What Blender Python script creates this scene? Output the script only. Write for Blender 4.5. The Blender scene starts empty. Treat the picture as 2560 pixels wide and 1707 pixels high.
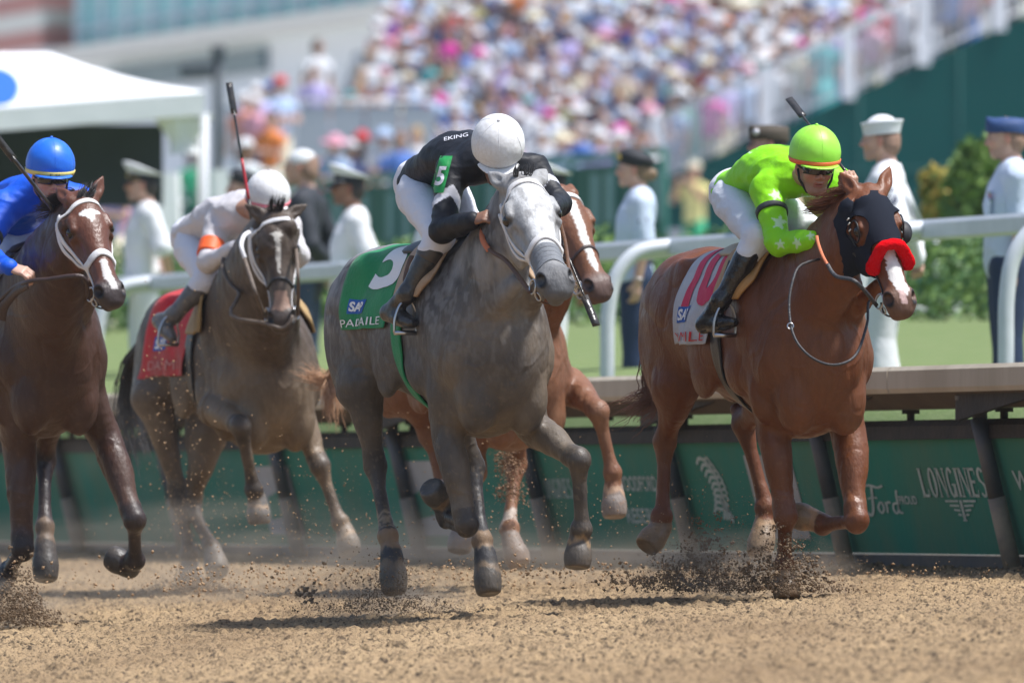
import bpy, bmesh, math, random
import numpy as np
from mathutils import Vector, Matrix, noise as mnoise
from mathutils.bvhtree import BVHTree

# ------------------------------------------------------------------ camera, sky, sun, exposure
SC = bpy.context.scene
COL = SC.collection
FPX, CX, HY, ZC = 28000.0, 1280.0, 1250.0, 0.36      # focal length in photo pixels, centre column, eye-level row, eye height

cam_data = bpy.data.cameras.new('camera')
cam = bpy.data.objects.new('camera', cam_data)
COL.objects.link(cam)
cam.location = (0, 0, ZC)
cam.rotation_euler = (math.radians(90), 0, 0)
cam_data.sensor_width = 36.0
cam_data.lens = FPX / 2560 * 36.0
cam_data.shift_y = (HY - 853.5) / 2560
cam_data.clip_start = 1.0
cam_data.clip_end = 2000.0
cam_data.dof.use_dof = True
cam_data.dof.focus_distance = 52.0
cam_data.dof.aperture_fstop = 4.0
SC.camera = cam

SUN_EL, SUN_AZ = math.radians(65), math.radians(104)    # azimuth clockwise from +Y (away from the camera)
world = bpy.data.worlds.new('World')
SC.world = world
world.use_nodes = True
wn = world.node_tree
sky = wn.nodes.new('ShaderNodeTexSky')
sky.sky_type = 'NISHITA'
sky.sun_disc = False
sky.sun_elevation = SUN_EL
sky.sun_rotation = SUN_AZ
sky.dust_density = 1.5
bg = wn.nodes['Background']
bg.inputs['Strength'].default_value = 0.095
wn.links.new(sky.outputs['Color'], bg.inputs['Color'])

sun_data = bpy.data.lights.new('sun', 'SUN')
sun_data.energy = 3.6
sun_data.angle = math.radians(8.0)
sun_data.color = (1.0, 0.985, 0.965)
sun = bpy.data.objects.new('sun', sun_data)
COL.objects.link(sun)
_sd = Vector((math.sin(SUN_AZ) * math.cos(SUN_EL), math.cos(SUN_AZ) * math.cos(SUN_EL), math.sin(SUN_EL)))
sun.rotation_euler = _sd.to_track_quat('Z', 'Y').to_euler()
SC.view_settings.view_transform = 'Standard'
SC.view_settings.look = 'None'
SC.view_settings.exposure = 0.80
SC.cycles.max_bounces = 6
SC.cycles.volume_bounces = 0
SC.cycles.transparent_max_bounces = 12
SC.cycles.use_denoising = True

# ------------------------------------------------------------------ small helpers
def want(k): return True          # every group of the scene is built

def W(px, py, Y):
    """the world point seen at photo pixel (px, py) at distance Y"""
    return Vector(((px - CX) * Y / FPX, Y, ZC + (HY - py) * Y / FPX))

def V(*a): return Vector(a)
def A(v): return np.array(v, dtype=np.float64)

def tag(o, label, cat, group=None):
    o['label'] = label
    o['category'] = cat
    if group: o['group'] = group
    return o

def empty(name, loc, label, cat, group=None):
    o = bpy.data.objects.new(name, None)
    o.empty_display_size = 0.2
    o.location = loc
    COL.objects.link(o)
    return tag(o, label, cat, group)

def link_mesh(name, me, mats, parent=None):
    o = bpy.data.objects.new(name, me)
    COL.objects.link(o)
    for m in (mats if isinstance(mats, (list, tuple)) else [mats]):
        me.materials.append(m)
    if parent is not None:
        o.parent = parent
        o.matrix_parent_inverse = Matrix.Translation(parent.location).inverted() if parent.rotation_euler[2] == 0 else parent.matrix_basis.inverted()
    return o

def np_mesh(name, v, f, smooth=True, mat_idx=None, colors=None):
    """mesh from numpy vertices and an (n,4) or (n,3) face array"""
    me = bpy.data.meshes.new(name)
    v = np.asarray(v, np.float32); f = np.asarray(f, np.int32)
    k = f.shape[1]
    me.vertices.add(len(v)); me.vertices.foreach_set('co', v.ravel())
    me.loops.add(f.size); me.loops.foreach_set('vertex_index', f.ravel())
    me.polygons.add(len(f))
    me.polygons.foreach_set('loop_start', np.arange(0, f.size, k, dtype=np.int32))
    me.polygons.foreach_set('loop_total', np.full(len(f), k, np.int32))
    if mat_idx is not None: me.polygons.foreach_set('material_index', np.asarray(mat_idx, np.int32))
    me.polygons.foreach_set('use_smooth', np.full(len(f), smooth, bool))
    me.update(calc_edges=True)
    if colors is not None:
        at = me.color_attributes.new('Col', 'FLOAT_COLOR', 'POINT')
        c = np.ones((len(v), 4), np.float32); c[:, :3] = colors
        at.data.foreach_set('color', c.ravel())
    me.validate()
    return me

class Geo:
    """collects polygons for one mesh"""
    def __init__(s): s.v = []; s.f = []; s.m = []; s.smooth = []
    def add(s, vs, fs, m=0, smooth=False):
        b = len(s.v); s.v += [tuple(p) for p in vs]
        for f in fs: s.f.append([b + i for i in f]); s.m.append(m); s.smooth.append(smooth)
    def box(s, c, size, ax=None, m=0, bev=0.0):
        c = Vector(c); ax = ax or (V(1,0,0), V(0,1,0), V(0,0,1))
        h = [x / 2 for x in size]
        if bev <= 0:
            vs = [c + ax[0]*h[0]*i + ax[1]*h[1]*j + ax[2]*h[2]*k for i in (-1,1) for j in (-1,1) for k in (-1,1)]
            s.add(vs, [(0,1,3,2),(4,6,7,5),(0,4,5,1),(2,3,7,6),(0,2,6,4),(1,5,7,3)], m)
        else:                                                   # chamfered box
            vs = []; fs = []
            idx = {}
            for a in range(3):
                for i in (-1,1):
                    for j in (-1,1):
                        for k in (-1,1):
                            sg = (i,j,k)
                            p = [h[q]*sg[q] - (bev*sg[q] if q != a else 0) for q in range(3)]
                            idx[(a,i,j,k)] = len(vs)
                            vs.append(c + ax[0]*p[0] + ax[1]*p[1] + ax[2]*p[2])
            bm = bmesh.new()
            for p in vs: bm.verts.new(p)
            r = bmesh.ops.convex_hull(bm, input=bm.verts)
            bm.verts.index_update()
            s.add([v.co.copy() for v in bm.verts], [[v.index for v in f.verts] for f in bm.faces], m)
            bm.free()
    def tube(s, pts, r, n=8, m=0, caps=True, flat=None, up=None, smooth=True):
        """tube along pts; r number or list; flat = list of normals gives a flat strap of (width, thickness)"""
        pts = [Vector(p) for p in pts]
        N = len(pts)
        rs = r if isinstance(r, (list, tuple)) and not isinstance(r[0], (list, tuple)) and len(r) == N else None
        b = len(s.v); rings = []
        pu = up or V(0,0,1)
        for i, p in enumerate(pts):
            t = (pts[min(i+1, N-1)] - pts[max(i-1, 0)])
            if t.length < 1e-9: t = V(0,0,1)
            t.normalize()
            if flat: nrm = Vector(flat[i])
            else: nrm = pu
            nrm = nrm - t * nrm.dot(t)
            if nrm.length < 1e-4:
                nrm = V(1,0,0) - t * t.x
                if nrm.length < 1e-3: nrm = V(0,1,0) - t * t.y
            nrm.normalize()
            if not flat: pu = nrm
            sd = t.cross(nrm)
            if flat: w, th = (r[i] if isinstance(r[0], (list, tuple)) else r)
            else: w = th = rs[i] if rs else r
            ring = []
            for k in range(n):
                a = 2*math.pi*(k+0.5)/n
                ca, sa = math.cos(a), math.sin(a)
                if flat:
                    ca = math.copysign(abs(ca)**0.5, ca); sa = math.copysign(abs(sa)**0.5, sa)
                ring.append(p + sd*w*ca + nrm*th*sa)
            rings.append(ring)
        vs = [q for g in rings for q in g]; fs = []
        for i in range(N-1):
            for k in range(n):
                fs.append((i*n+k, i*n+(k+1)%n, (i+1)*n+(k+1)%n, (i+1)*n+k))
        if caps: fs.append(tuple(reversed(range(n)))); fs.append(tuple((N-1)*n+k for k in range(n)))
        s.add(vs, fs, m, smooth)
    def ring(s, c, axis, R, r, n=20, k=6, m=0, sx=1.0):
        axis = Vector(axis).normalized()
        u = axis.orthogonal().normalized(); w = axis.cross(u)
        pts = [Vector(c) + u*R*math.cos(2*math.pi*i/n) + w*R*sx*math.sin(2*math.pi*i/n) for i in range(n+1)]
        s.tube(pts, r, k, m, caps=False)
    def ball(s, c, rad, ax=None, nu=16, nv=10, m=0, v0=-1.0, v1=1.0):
        """ellipsoid, or the band of it between v0 and v1 (sine of latitude)"""
        c = Vector(c); ax = ax or (V(1,0,0), V(0,1,0), V(0,0,1))
        if not isinstance(rad, (list, tuple)): rad = (rad,)*3
        a0, a1 = math.asin(v0), math.asin(v1)
        vs = []; fs = []
        for j in range(nv+1):
            la = a0 + (a1-a0)*j/nv
            for i in range(nu):
                lo = 2*math.pi*i/nu
                vs.append(c + ax[0]*rad[0]*math.cos(la)*math.cos(lo) + ax[1]*rad[1]*math.cos(la)*math.sin(lo) + ax[2]*rad[2]*math.sin(la))
        for j in range(nv):
            for i in range(nu):
                fs.append((j*nu+i, j*nu+(i+1)%nu, (j+1)*nu+(i+1)%nu, (j+1)*nu+i))
        s.add(vs, fs, m, True)
    def build(s, name, mats, parent=None):
        me = bpy.data.meshes.new(name)
        me.from_pydata(s.v, [], s.f)
        me.polygons.foreach_set('material_index', s.m)
        me.polygons.foreach_set('use_smooth', s.smooth)
        me.update()
        return link_mesh(name, me, mats, parent)

# ------------------------------------------------------------------ procedural materials
def mat(name, color, rough=0.6, spec=0.5, metal=0.0, attr=False, noise=None, bump=None, dark=None, coat=0.0, sheen=0.0, scale_v=None, sss=0.0):
    """noise = (scale, amount, other colour or None); bump = (scale, strength[, detail]); attr multiplies by vertex colour 'Col'"""
    m = bpy.data.materials.new(name); m.use_nodes = True
    nt = m.node_tree; N = nt.nodes; L = nt.links
    p = N['Principled BSDF']
    p.inputs['Roughness'].default_value = rough
    p.inputs['Specular IOR Level'].default_value = spec
    p.inputs['Metallic'].default_value = metal
    if coat: p.inputs['Coat Weight'].default_value = coat; p.inputs['Coat Roughness'].default_value = 0.25
    if sheen: p.inputs['Sheen Weight'].default_value = sheen; p.inputs['Sheen Roughness'].default_value = 0.4
    if sss: p.inputs['Subsurface Weight'].default_value = sss; p.inputs['Subsurface Scale'].default_value = 0.01
    tc = N.new('ShaderNodeTexCoord')
    co = tc.outputs['Object']
    if scale_v:
        mp = N.new('ShaderNodeMapping'); mp.inputs['Scale'].default_value = scale_v
        L.new(co, mp.inputs['Vector']); co = mp.outputs['Vector']
    if attr:
        at = N.new('ShaderNodeAttribute'); at.attribute_name = 'Col'; src = at.outputs['Color']
    else:
        rgb = N.new('ShaderNodeRGB'); rgb.outputs[0].default_value = (*color, 1); src = rgb.outputs[0]
    if noise:
        sc, am, oc = noise
        nz = N.new('ShaderNodeTexNoise'); nz.inputs['Scale'].default_value = sc; nz.inputs['Detail'].default_value = 5
        nz.inputs['Roughness'].default_value = 0.62
        L.new(co, nz.inputs['Vector'])
        rp = N.new('ShaderNodeValToRGB'); rp.color_ramp.elements[0].position = 0.36; rp.color_ramp.elements[1].position = 0.66
        L.new(nz.outputs['Fac'], rp.inputs['Fac'])
        mx = N.new('ShaderNodeMix'); mx.data_type = 'RGBA'
        ml = N.new('ShaderNodeMath'); ml.operation = 'MULTIPLY'; ml.inputs[1].default_value = am
        L.new(rp.outputs['Color'], ml.inputs[0]); L.new(ml.outputs[0], mx.inputs['Factor'])
        L.new(src, mx.inputs['A'])
        if oc is None:
            hs = N.new('ShaderNodeHueSaturation'); hs.inputs['Value'].default_value = 0.55
            L.new(src, hs.inputs['Color']); L.new(hs.outputs['Color'], mx.inputs['B'])
        else:
            mx.inputs['B'].default_value = (*oc, 1)
        src = mx.outputs['Result']
    L.new(src, p.inputs['Base Color'])
    if bump:
        nb = N.new('ShaderNodeTexNoise'); nb.inputs['Scale'].default_value = bump[0]
        nb.inputs['Detail'].default_value = bump[2] if len(bump) > 2 else 4
        L.new(co, nb.inputs['Vector'])
        b = N.new('ShaderNodeBump'); b.inputs['Strength'].default_value = bump[1]; b.inputs['Distance'].default_value = 0.02
        L.new(nb.outputs['Fac'], b.inputs['Height']); L.new(b.outputs['Normal'], p.inputs['Normal'])
    return m

M = {}
def std(name, *a, **k):
    if name not in M: M[name] = mat(name, *a, **k)
    return M[name]

# ------------------------------------------------------------------ implicit surfaces -> one continuous mesh
def smin(a, b, k):
    if k <= 1e-6: return np.minimum(a, b)
    h = np.clip(0.5 + 0.5*(b-a)/k, 0, 1)
    return b + (a-b)*h - k*h*(1-h)

class SDF:
    def __init__(s, res): s.res = res; s.prims = []
    # every primitive: dict(kind, data, k, tag, sub, lo, hi)
    def loft(s, pts, k=0.03, tag=0, up=(0,0,1), n=1, smooth=False):
        """pts: [(pos, a, b)] a = radius along 'up', b across; smooth = Catmull-Rom through the points"""
        P = np.array([list(p[0]) for p in pts], float); R = np.array([[p[1], p[2]] for p in pts], float)
        if smooth and len(pts) > 2:
            n = max(n, 4); Q = []; S = []
            for i in range(len(P)-1):
                p0, p1, p2, p3 = P[max(i-1,0)], P[i], P[i+1], P[min(i+2,len(P)-1)]
                r0, r1, r2, r3 = R[max(i-1,0)], R[i], R[i+1], R[min(i+2,len(P)-1)]
                for j in range(n):
                    t = j/n
                    cr = lambda a,b,c,d: 0.5*((2*b)+(-a+c)*t+(2*a-5*b+4*c-d)*t*t+(-a+3*b-3*c+d)*t**3)
                    Q.append(cr(p0,p1,p2,p3)); S.append(np.maximum(cr(r0,r1,r2,r3), 0.004))
            Q.append(P[-1]); S.append(R[-1]); P = np.array(Q); R = np.array(S)
        segs = []
        up = np.array(up, float)
        for i in range(len(P)-1):
            T = P[i+1]-P[i]; Ln = np.linalg.norm(T)
            if Ln < 1e-6: continue
            T = T/Ln
            U = up - T*up.dot(T)
            if np.linalg.norm(U) < 1e-3: U = np.array([1.,0,0]) - T*T[0]
            U /= np.linalg.norm(U); Vv = np.cross(T, U)
            segs.append((P[i], P[i+1], R[i], R[i+1], T, U, Vv, Ln))
        mr = R.max()
        s.prims.append(dict(kind='loft', segs=segs, k=k, tag=tag, sub=False, lo=P.min(0)-mr, hi=P.max(0)+mr))
        return s
    def ell(s, c, rad, ax=None, k=0.03, tag=0, sub=False):
        ax = np.array([list(a) for a in ax], float) if ax is not None else np.eye(3)
        a0 = ax[0]/np.linalg.norm(ax[0]); a1 = ax[1]-a0*a0.dot(ax[1]); a1 /= np.linalg.norm(a1)
        a2 = np.cross(a0, a1); ax = np.array([a0, a1, a2*(1 if a2.dot(ax[2]) >= 0 else -1)])
        rad = np.array(rad if hasattr(rad, '__len__') else (rad,)*3, float)
        c = np.array(list(c), float); ext = np.abs(ax.T) @ rad
        s.prims.append(dict(kind='ell', c=c, ax=ax, rad=rad, k=k, tag=tag, sub=sub, lo=c-ext, hi=c+ext))
        return s
    def frustum(s, p0, p1, r0, r1, rd=0.006, k=0.01, tag=0, up=(0,0,1)):
        """capped cone with flat ends (a hoof, a boot heel); r = (a, b) ellipse radii"""
        p0 = np.array(list(p0), float); p1 = np.array(list(p1), float)
        T = p1-p0; Ln = np.linalg.norm(T); T /= Ln
        U = np.array(up, float); U = U-T*U.dot(T); U /= np.linalg.norm(U)
        m = max(max(r0), max(r1))
        s.prims.append(dict(kind='fr', seg=(p0, p1, np.array(r0, float), np.array(r1, float), T, U, np.cross(T, U), Ln), rd=rd, k=k, tag=tag, sub=False,
                            lo=np.minimum(p0, p1)-m, hi=np.maximum(p0, p1)+m))
        return s
    @staticmethod
    def dist(p, x, y, z):
        if p['kind'] == 'ell':
            c, ax, rad = p['c'], p['ax'], p['rad']
            q = 0; g = 0
            for i in range(3):
                u = ((x-c[0])*ax[i][0] + (y-c[1])*ax[i][1] + (z-c[2])*ax[i][2])/rad[i]
                q = q+u*u; g = g+(u/rad[i])**2
            q = np.sqrt(q)
            return q*(q-1)/np.sqrt(g+1e-9)
        if p['kind'] == 'fr':
            p0, p1, r0, r1, T, U, Vv, Ln = p['seg']
            vx, vy, vz = x-p0[0], y-p0[1], z-p0[2]
            w = vx*T[0]+vy*T[1]+vz*T[2]
            t = np.clip(w/Ln, 0, 1)
            a = r0[0]+(r1[0]-r0[0])*t; b = r0[1]+(r1[1]-r0[1])*t
            u = vx*U[0]+vy*U[1]+vz*U[2]; v = vx*Vv[0]+vy*Vv[1]+vz*Vv[2]
            q = np.sqrt((u/a)**2+(v/b)**2)
            d1 = (q-1)*np.minimum(a, b)+p['rd']; d2 = np.abs(w-Ln/2)-Ln/2+p['rd']
            return np.minimum(np.maximum(d1, d2), 0)+np.sqrt(np.maximum(d1, 0)**2+np.maximum(d2, 0)**2)-p['rd']
        out = None
        for sg in p['segs']:
            d = SDF.seg(sg, x, y, z)
            out = d if out is None else np.minimum(out, d)
        return out
    @staticmethod
    def seg(sg, x, y, z):
        p0, p1, r0, r1, T, U, Vv, Ln = sg
        vx, vy, vz = x-p0[0], y-p0[1], z-p0[2]
        w = vx*T[0]+vy*T[1]+vz*T[2]
        t = np.clip(w/Ln, 0, 1)
        a = r0[0]+(r1[0]-r0[0])*t; b = r0[1]+(r1[1]-r0[1])*t
        u = vx*U[0]+vy*U[1]+vz*U[2]; v = vx*Vv[0]+vy*Vv[1]+vz*Vv[2]
        e = w-t*Ln; m = np.minimum(a, b)
        q = np.sqrt((u/a)**2+(v/b)**2+(e/m)**2)
        g = np.sqrt((u/(a*a))**2+(v/(b*b))**2+(e/(m*m))**2)
        return np.where(q < 0.3, (q-1)*m, q*(q-1)/(g+1e-6))
    def field(s):
        h = s.res; pad = 3*h+0.02
        pos = [p for p in s.prims if not p['sub']]
        lo = np.min([p['lo'] for p in pos], 0)-pad; hi = np.max([p['hi'] for p in pos], 0)+pad
        n = np.ceil((hi-lo)/h).astype(int)+1
        ax = [(lo[i]+h*np.arange(n[i])).astype(np.float32) for i in range(3)]
        D = np.full(n, 0.5, np.float32)
        def blk(l, hh, mg):
            return [slice(max(int((l[i]-mg-lo[i])/h), 0), min(int((hh[i]+mg-lo[i])/h)+2, n[i])) for i in range(3)]
        for p in s.prims:
            mg = p['k']*1.2+2*h
            B = blk(p['lo'], p['hi'], mg)
            if p['kind'] == 'loft' and len(p['segs']) > 1:
                loc = np.full([b.stop-b.start for b in B], 0.5, np.float32)
                for sg in p['segs']:
                    mr = max(sg[2].max(), sg[3].max())+mg
                    l = np.minimum(sg[0], sg[1])-mr; hh = np.maximum(sg[0], sg[1])+mr
                    b = blk(l, hh, 0)
                    b = [slice(max(b[i].start, B[i].start), min(b[i].stop, B[i].stop)) for i in range(3)]
                    if any(q.stop <= q.start for q in b): continue
                    d = SDF.seg(sg, ax[0][b[0]][:, None, None], ax[1][b[1]][None, :, None], ax[2][b[2]][None, None, :])
                    r = tuple(slice(b[i].start-B[i].start, b[i].stop-B[i].start) for i in range(3))
                    loc[r] = np.minimum(loc[r], d)
                d = loc
            else:
                d = SDF.dist(p, ax[0][B[0]][:, None, None], ax[1][B[1]][None, :, None], ax[2][B[2]][None, None, :])
            B = tuple(B)
            if p['sub']: D[B] = -smin(-D[B], d, p['k'])
            else: D[B] = smin(D[B], d, p['k'])
        return D, lo, h
    def mesh(s, clip=None):
        """surface nets -> (verts, quads)"""
        D, lo, h = s.field()
        if clip is not None: D = clip(D, lo, h)
        S = D < 0
        n = S.shape
        C = np.zeros([q-1 for q in n], np.int8)
        cn = [(i,j,k) for i in (0,1) for j in (0,1) for k in (0,1)]
        for i,j,k in cn: C += S[i:n[0]-1+i, j:n[1]-1+j, k:n[2]-1+k]
        act = np.argwhere((C > 0) & (C < 8))
        val = {c: D[act[:,0]+c[0], act[:,1]+c[1], act[:,2]+c[2]] for c in cn}
        acc = np.zeros((len(act), 3)); cnt = np.zeros(len(act))
        for a in cn:
            for ax in range(3):
                if a[ax] == 0:
                    b = list(a); b[ax] = 1; b = tuple(b)
                    va, vb = val[a], val[b]
                    x = (va < 0) != (vb < 0)
                    t = np.where(x, va/np.where(x, va-vb, 1), 0)
                    p = np.array(a, float)[None, :].repeat(len(act), 0); p[:, ax] += t
                    acc += p*x[:, None]; cnt += x
        verts = lo + (act + acc/cnt[:, None])*h
        idx = np.full(C.shape, -1, np.int32); idx[act[:,0], act[:,1], act[:,2]] = np.arange(len(act))
        faces = []
        for ax in range(3):
            o1, o2 = (ax+1) % 3, (ax+2) % 3
            s0 = [slice(None)]*3; s1 = [slice(None)]*3
            s0[ax] = slice(0, n[ax]-1); s1[ax] = slice(1, n[ax])
            a, b = S[tuple(s0)], S[tuple(s1)]
            e = np.argwhere(a != b)
            e = e[(e[:, o1] > 0) & (e[:, o2] > 0) & (e[:, o1] < n[o1]-1) & (e[:, o2] < n[o2]-1)]
            sg = a[e[:,0], e[:,1], e[:,2]]
            q = []
            for d1, d2 in ((-1,-1),(0,-1),(0,0),(-1,0)):
                c = e.copy(); c[:, o1] += d1; c[:, o2] += d2
                q.append(idx[c[:,0], c[:,1], c[:,2]])
            q = np.stack(q, 1)
            q[~sg] = q[~sg][:, ::-1]
            faces.append(q)
        return verts, np.concatenate(faces)
    def tags(s, v):
        """tag of the nearest primitive for each vertex"""
        x, y, z = v[:,0].astype(np.float32), v[:,1].astype(np.float32), v[:,2].astype(np.float32)
        best = np.full(len(v), 9.0, np.float32); tg = np.zeros(len(v), np.int32)
        for p in s.prims:
            if p['sub']: continue
            m = np.all((v > p['lo']-0.05) & (v < p['hi']+0.05), axis=1)
            if not m.any(): continue
            d = SDF.dist(p, x[m], y[m], z[m])
            i = np.flatnonzero(m); b = d < best[i]
            best[i[b]] = d[b]; tg[i[b]] = p['tag']
        return tg

def vnoise(p, sc, seed=0):
    """cheap vectorised value noise in [-1,1]"""
    q = np.asarray(p, np.float64)*sc+seed*17.13
    i = np.floor(q).astype(np.int64); f = q-i; f = f*f*(3-2*f)
    dim = q.shape[1]; out = np.zeros(len(q))
    for c in range(2**dim):
        w = np.ones(len(q)); hsh = np.zeros(len(q), np.int64)
        for d in range(dim):
            b = (c >> d) & 1
            w *= f[:, d] if b else 1-f[:, d]
            hsh = (hsh*1619 + (i[:, d]+b)*(31337+d*6971)) & 0x7fffffff
        hsh = (hsh ^ (hsh >> 13))*1274126177 & 0x7fffffff
        hsh = (hsh ^ (hsh >> 16)) & 0xffff
        out += w*(hsh/32767.5-1)
    return out

def fbm(p, sc, oct=4, seed=0, gain=0.5):
    a = 1; o = 0; t = 0
    for i in range(oct): o = o+a*vnoise(p, sc*2**i, seed+i); t += a; a *= gain
    return o/t

def vert_normals(v, f):
    a, b, c = v[f[:,0]], v[f[:,1]], v[f[:,2]]
    n = np.cross(b-a, c-a); N = np.zeros_like(v)
    for i in range(f.shape[1]): np.add.at(N, f[:, i], n)
    return N/(np.linalg.norm(N, axis=1)[:, None]+1e-12)
# ------------------------------------------------------------------ horses
def lerp(a, b, t): return a+(b-a)*t
def catmull(pts, n=6):
    P = [Vector(p) for p in pts]; out = []
    for i in range(len(P)-1):
        p0, p1, p2, p3 = P[max(i-1,0)], P[i], P[i+1], P[min(i+2,len(P)-1)]
        for j in range(n):
            t = j/n
            out.append(0.5*((2*p1)+(-p0+p2)*t+(2*p0-5*p1+4*p2-p3)*t*t+(-p0+3*p1-3*p2+p3)*t**3))
    out.append(P[-1]); return out

def smooth_attr(c, f, n, it):
    e = np.concatenate([f[:, [i, (i+1) % f.shape[1]]] for i in range(f.shape[1])])
    deg = np.zeros(n); np.add.at(deg, e[:,0], 1); np.add.at(deg, e[:,1], 1)
    for _ in range(it):
        o = np.zeros_like(c)
        for k in range(c.shape[1]):
            o[:, k] = np.bincount(e[:,0], c[e[:,1], k], n)+np.bincount(e[:,1], c[e[:,0], k], n)
        c = 0.4*c+0.6*o/deg[:, None]
    return c

TORSO = [(-1.50,-.22,.14,.11),(-1.36,-.28,.27,.22),(-1.12,-.31,.335,.275),(-.80,-.345,.34,.275),(-.45,-.38,.375,.285),
         (-.15,-.41,.42,.285),(.08,-.50,.41,.27),(.22,-.54,.29,.19)]

class Horse:
    def __init__(s, sp):
        s.sp = sp
        s.Y0 = sp['Y0']; th = math.radians(sp['theta'])
        s.F = V(math.sin(th), -math.cos(th), 0); s.L = V(math.cos(th), math.sin(th), 0); s.U = V(0,0,1)
        c = W(sp['cx'], 900, s.Y0); s.O = V(c.x, c.y, 0); s.zt = sp['zt']; s.hw = sp.get('hw', 1.12); s.sz = sp.get('size', 1.0)
        s.build()
    def P(s, q): return W(q[0], q[1], s.Y0+q[2])
    def H(s, f, l, dz): return s.O+s.F*f*s.sz+s.L*l*s.sz+V(0,0,s.zt+dz*s.sz)
    def HP(s, a, n, t): return s.poll+s.ha*a*s.hs+s.hn*n*s.hs+s.ht*t*s.hs*s.hw
    def local_head(s, v):
        d = v-A(s.poll)
        return d@A(s.ha)/s.hs, d@A(s.hn)/s.hs, d@A(s.ht)/s.hs/s.hw
    def build(s):
        sp, H, F, L = s.sp, s.H, s.F, s.L
        g = SDF(sp.get('res', 0.008)); k0 = s.sz
        T = sp.get('torso', TORSO)
        g.loft([(H(f,0,z), hh*k0, hw*k0) for f,z,hh,hw in T], k=.05, up=(0,0,1), smooth=True)
        # withers, back muscles, chest, shoulders, haunch
        g.loft([(H(-.5,0,-.10), .06*k0, .07*k0),(H(-.2,0,-.035), .07*k0, .05*k0),(H(.1,0,-.10), .06*k0, .05*k0)], k=.08)
        for q in (-1, 1):
            g.ell(H(.205,q*.118,-.70), (.115*k0,.10*k0,.18*k0), (F,L,V(0,0,1)), k=.03)                # breast
            g.ell(H(.13,q*.195,-.52), (.12*k0,.09*k0,.15*k0), (F,L,V(0,0,1)), k=.03)                   # point of shoulder
            ax = (F*.5+V(0,0,-.85), L, F*.85+V(0,0,.5))
            g.ell(H(-.05,q*.218,-.36), (.33*k0,.078*k0,.125*k0), ax, k=.03)                             # shoulder blade
            g.ell(H(-.20,q*.222,-.57), (.15*k0,.070*k0,.12*k0), (F*.9+V(0,0,-.4),L,V(0,0,1)), k=.025)
            g.ell(H(.02,q*.205,-.66), (.075*k0,.075*k0,.16*k0), (F,L,V(0,0,1)), k=.022)                   # triceps
            g.ell(H(-1.12,q*.15,-.25), (.26*k0,.13*k0,.22*k0), (F,L,V(0,0,1)), k=.07)                  # haunch
            g.ell(H(-.93,q*.22,-.09), (.05*k0,.02*k0,.04*k0), (F,L,V(0,0,1)), k=.10)                  # hip bone
            g.ell(H(-1.30,q*.17,-.42), (.17*k0,.10*k0,.30*k0), (F*.9+V(0,0,.3),L,V(0,0,1)), k=.03)
            g.ell(H(-.62,q*.235,-.50), (.16*k0,.05*k0,.20*k0), (F,L,V(0,0,1)), k=.05)
            g.ell(H(-.55,q*.1,-.09), (.35*k0,.09*k0,.07*k0), (F,L,V(0,0,1)), k=.08)
        # head frame
        s.poll = s.P(sp['poll']); muz = s.P(sp['muz'])
        s.ha = (muz-s.poll); s.hs = s.ha.length/.61; s.ha.normalize()
        fn = Vector(sp.get('face', (0.25,-1,0.35))); fn = (fn-s.ha*fn.dot(s.ha)).normalized(); s.hn = fn
        s.ht = s.ha.cross(s.hn)
        if s.ht.x < 0: s.ht = -s.ht
        HP = s.HP; hs = s.hs; hx = (s.ha, s.hn, s.ht)
        # neck
        N = [(s.P(p) if len(p) == 3 else H(*p[1]), a*k0, b*k0) for p, a, b in sp['neck']]
        nk = F if abs((N[-1][0]-N[0][0]).normalized().dot(F)) < .9 else V(0,0,1)
        g.loft(N+[(HP(.05,-.10,0), .115*hs, .075*hs)], k=.06, up=nk, smooth=True, tag=0)
        nk0, nk1 = N[0][0], N[-1][0]
        for q in (-1, 1):                                   # jugular groove and the strap muscle in front of it
            c0, c1 = H(.17,q*.10,-.36), HP(.30,-.26,q*.045)
            g.loft([(c0, .03,.028),(lerp(c0,c1,.45)+F*.012, .045,.04),(lerp(c0,c1,.85)-F*.03, .028,.026)], k=.06, up=F, smooth=True)
        if 'gullet' in sp: g.loft([(s.P(p), a, b) for p, a, b in sp['gullet']], k=.05, up=nk, smooth=True)
        # skull
        up = s.hn
        g.loft([(HP(-.01,-.06,0), .075*hs,.065*hs*s.hw),(HP(.08,-.07,0), .10*hs,.092*hs*s.hw),(HP(.17,-.075,0), .10*hs,.098*hs*s.hw),(HP(.28,-.082,0), .088*hs,.074*hs*s.hw),
                (HP(.40,-.085,0), .073*hs,.058*hs*s.hw),(HP(.49,-.085,0), .062*hs,.055*hs*s.hw),(HP(.56,-.085,0), .062*hs,.068*hs*s.hw),(HP(.605,-.095,0), .048*hs,.058*hs*s.hw)], k=.03, up=up, smooth=True, tag=1)
        for q in (-1, 1):
            g.ell(HP(.20,-.155,q*.062), (.125*hs,.105*hs,.032*hs), hx, k=.03, tag=1)                     # cheek
            g.loft([(HP(.13,-.018,q*.080), .020*hs,.020*hs),(HP(.185,-.024,q*.090), .021*hs,.016*hs)], k=.02, tag=1, up=up)   # brow
            g.loft([(HP(.215,-.065,q*.093), .015*hs,.014*hs),(HP(.37,-.085,q*.06), .010*hs,.010*hs)], k=.025, tag=1, up=up)  # cheek ridge
            g.ell(HP(.175,-.056,q*.106), (.032*hs,.023*hs,.020*hs), hx, k=.012, tag=1, sub=True)
            g.ell(HP(.055,-.03,q*.085), (.03*hs,.022*hs,.02*hs), hx, k=.03, tag=1, sub=True)             # hollow above the eye
            g.ell(HP(.30,-.06,q*.085), (.07*hs,.025*hs,.022*hs), hx, k=.03, tag=1, sub=True)
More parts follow.
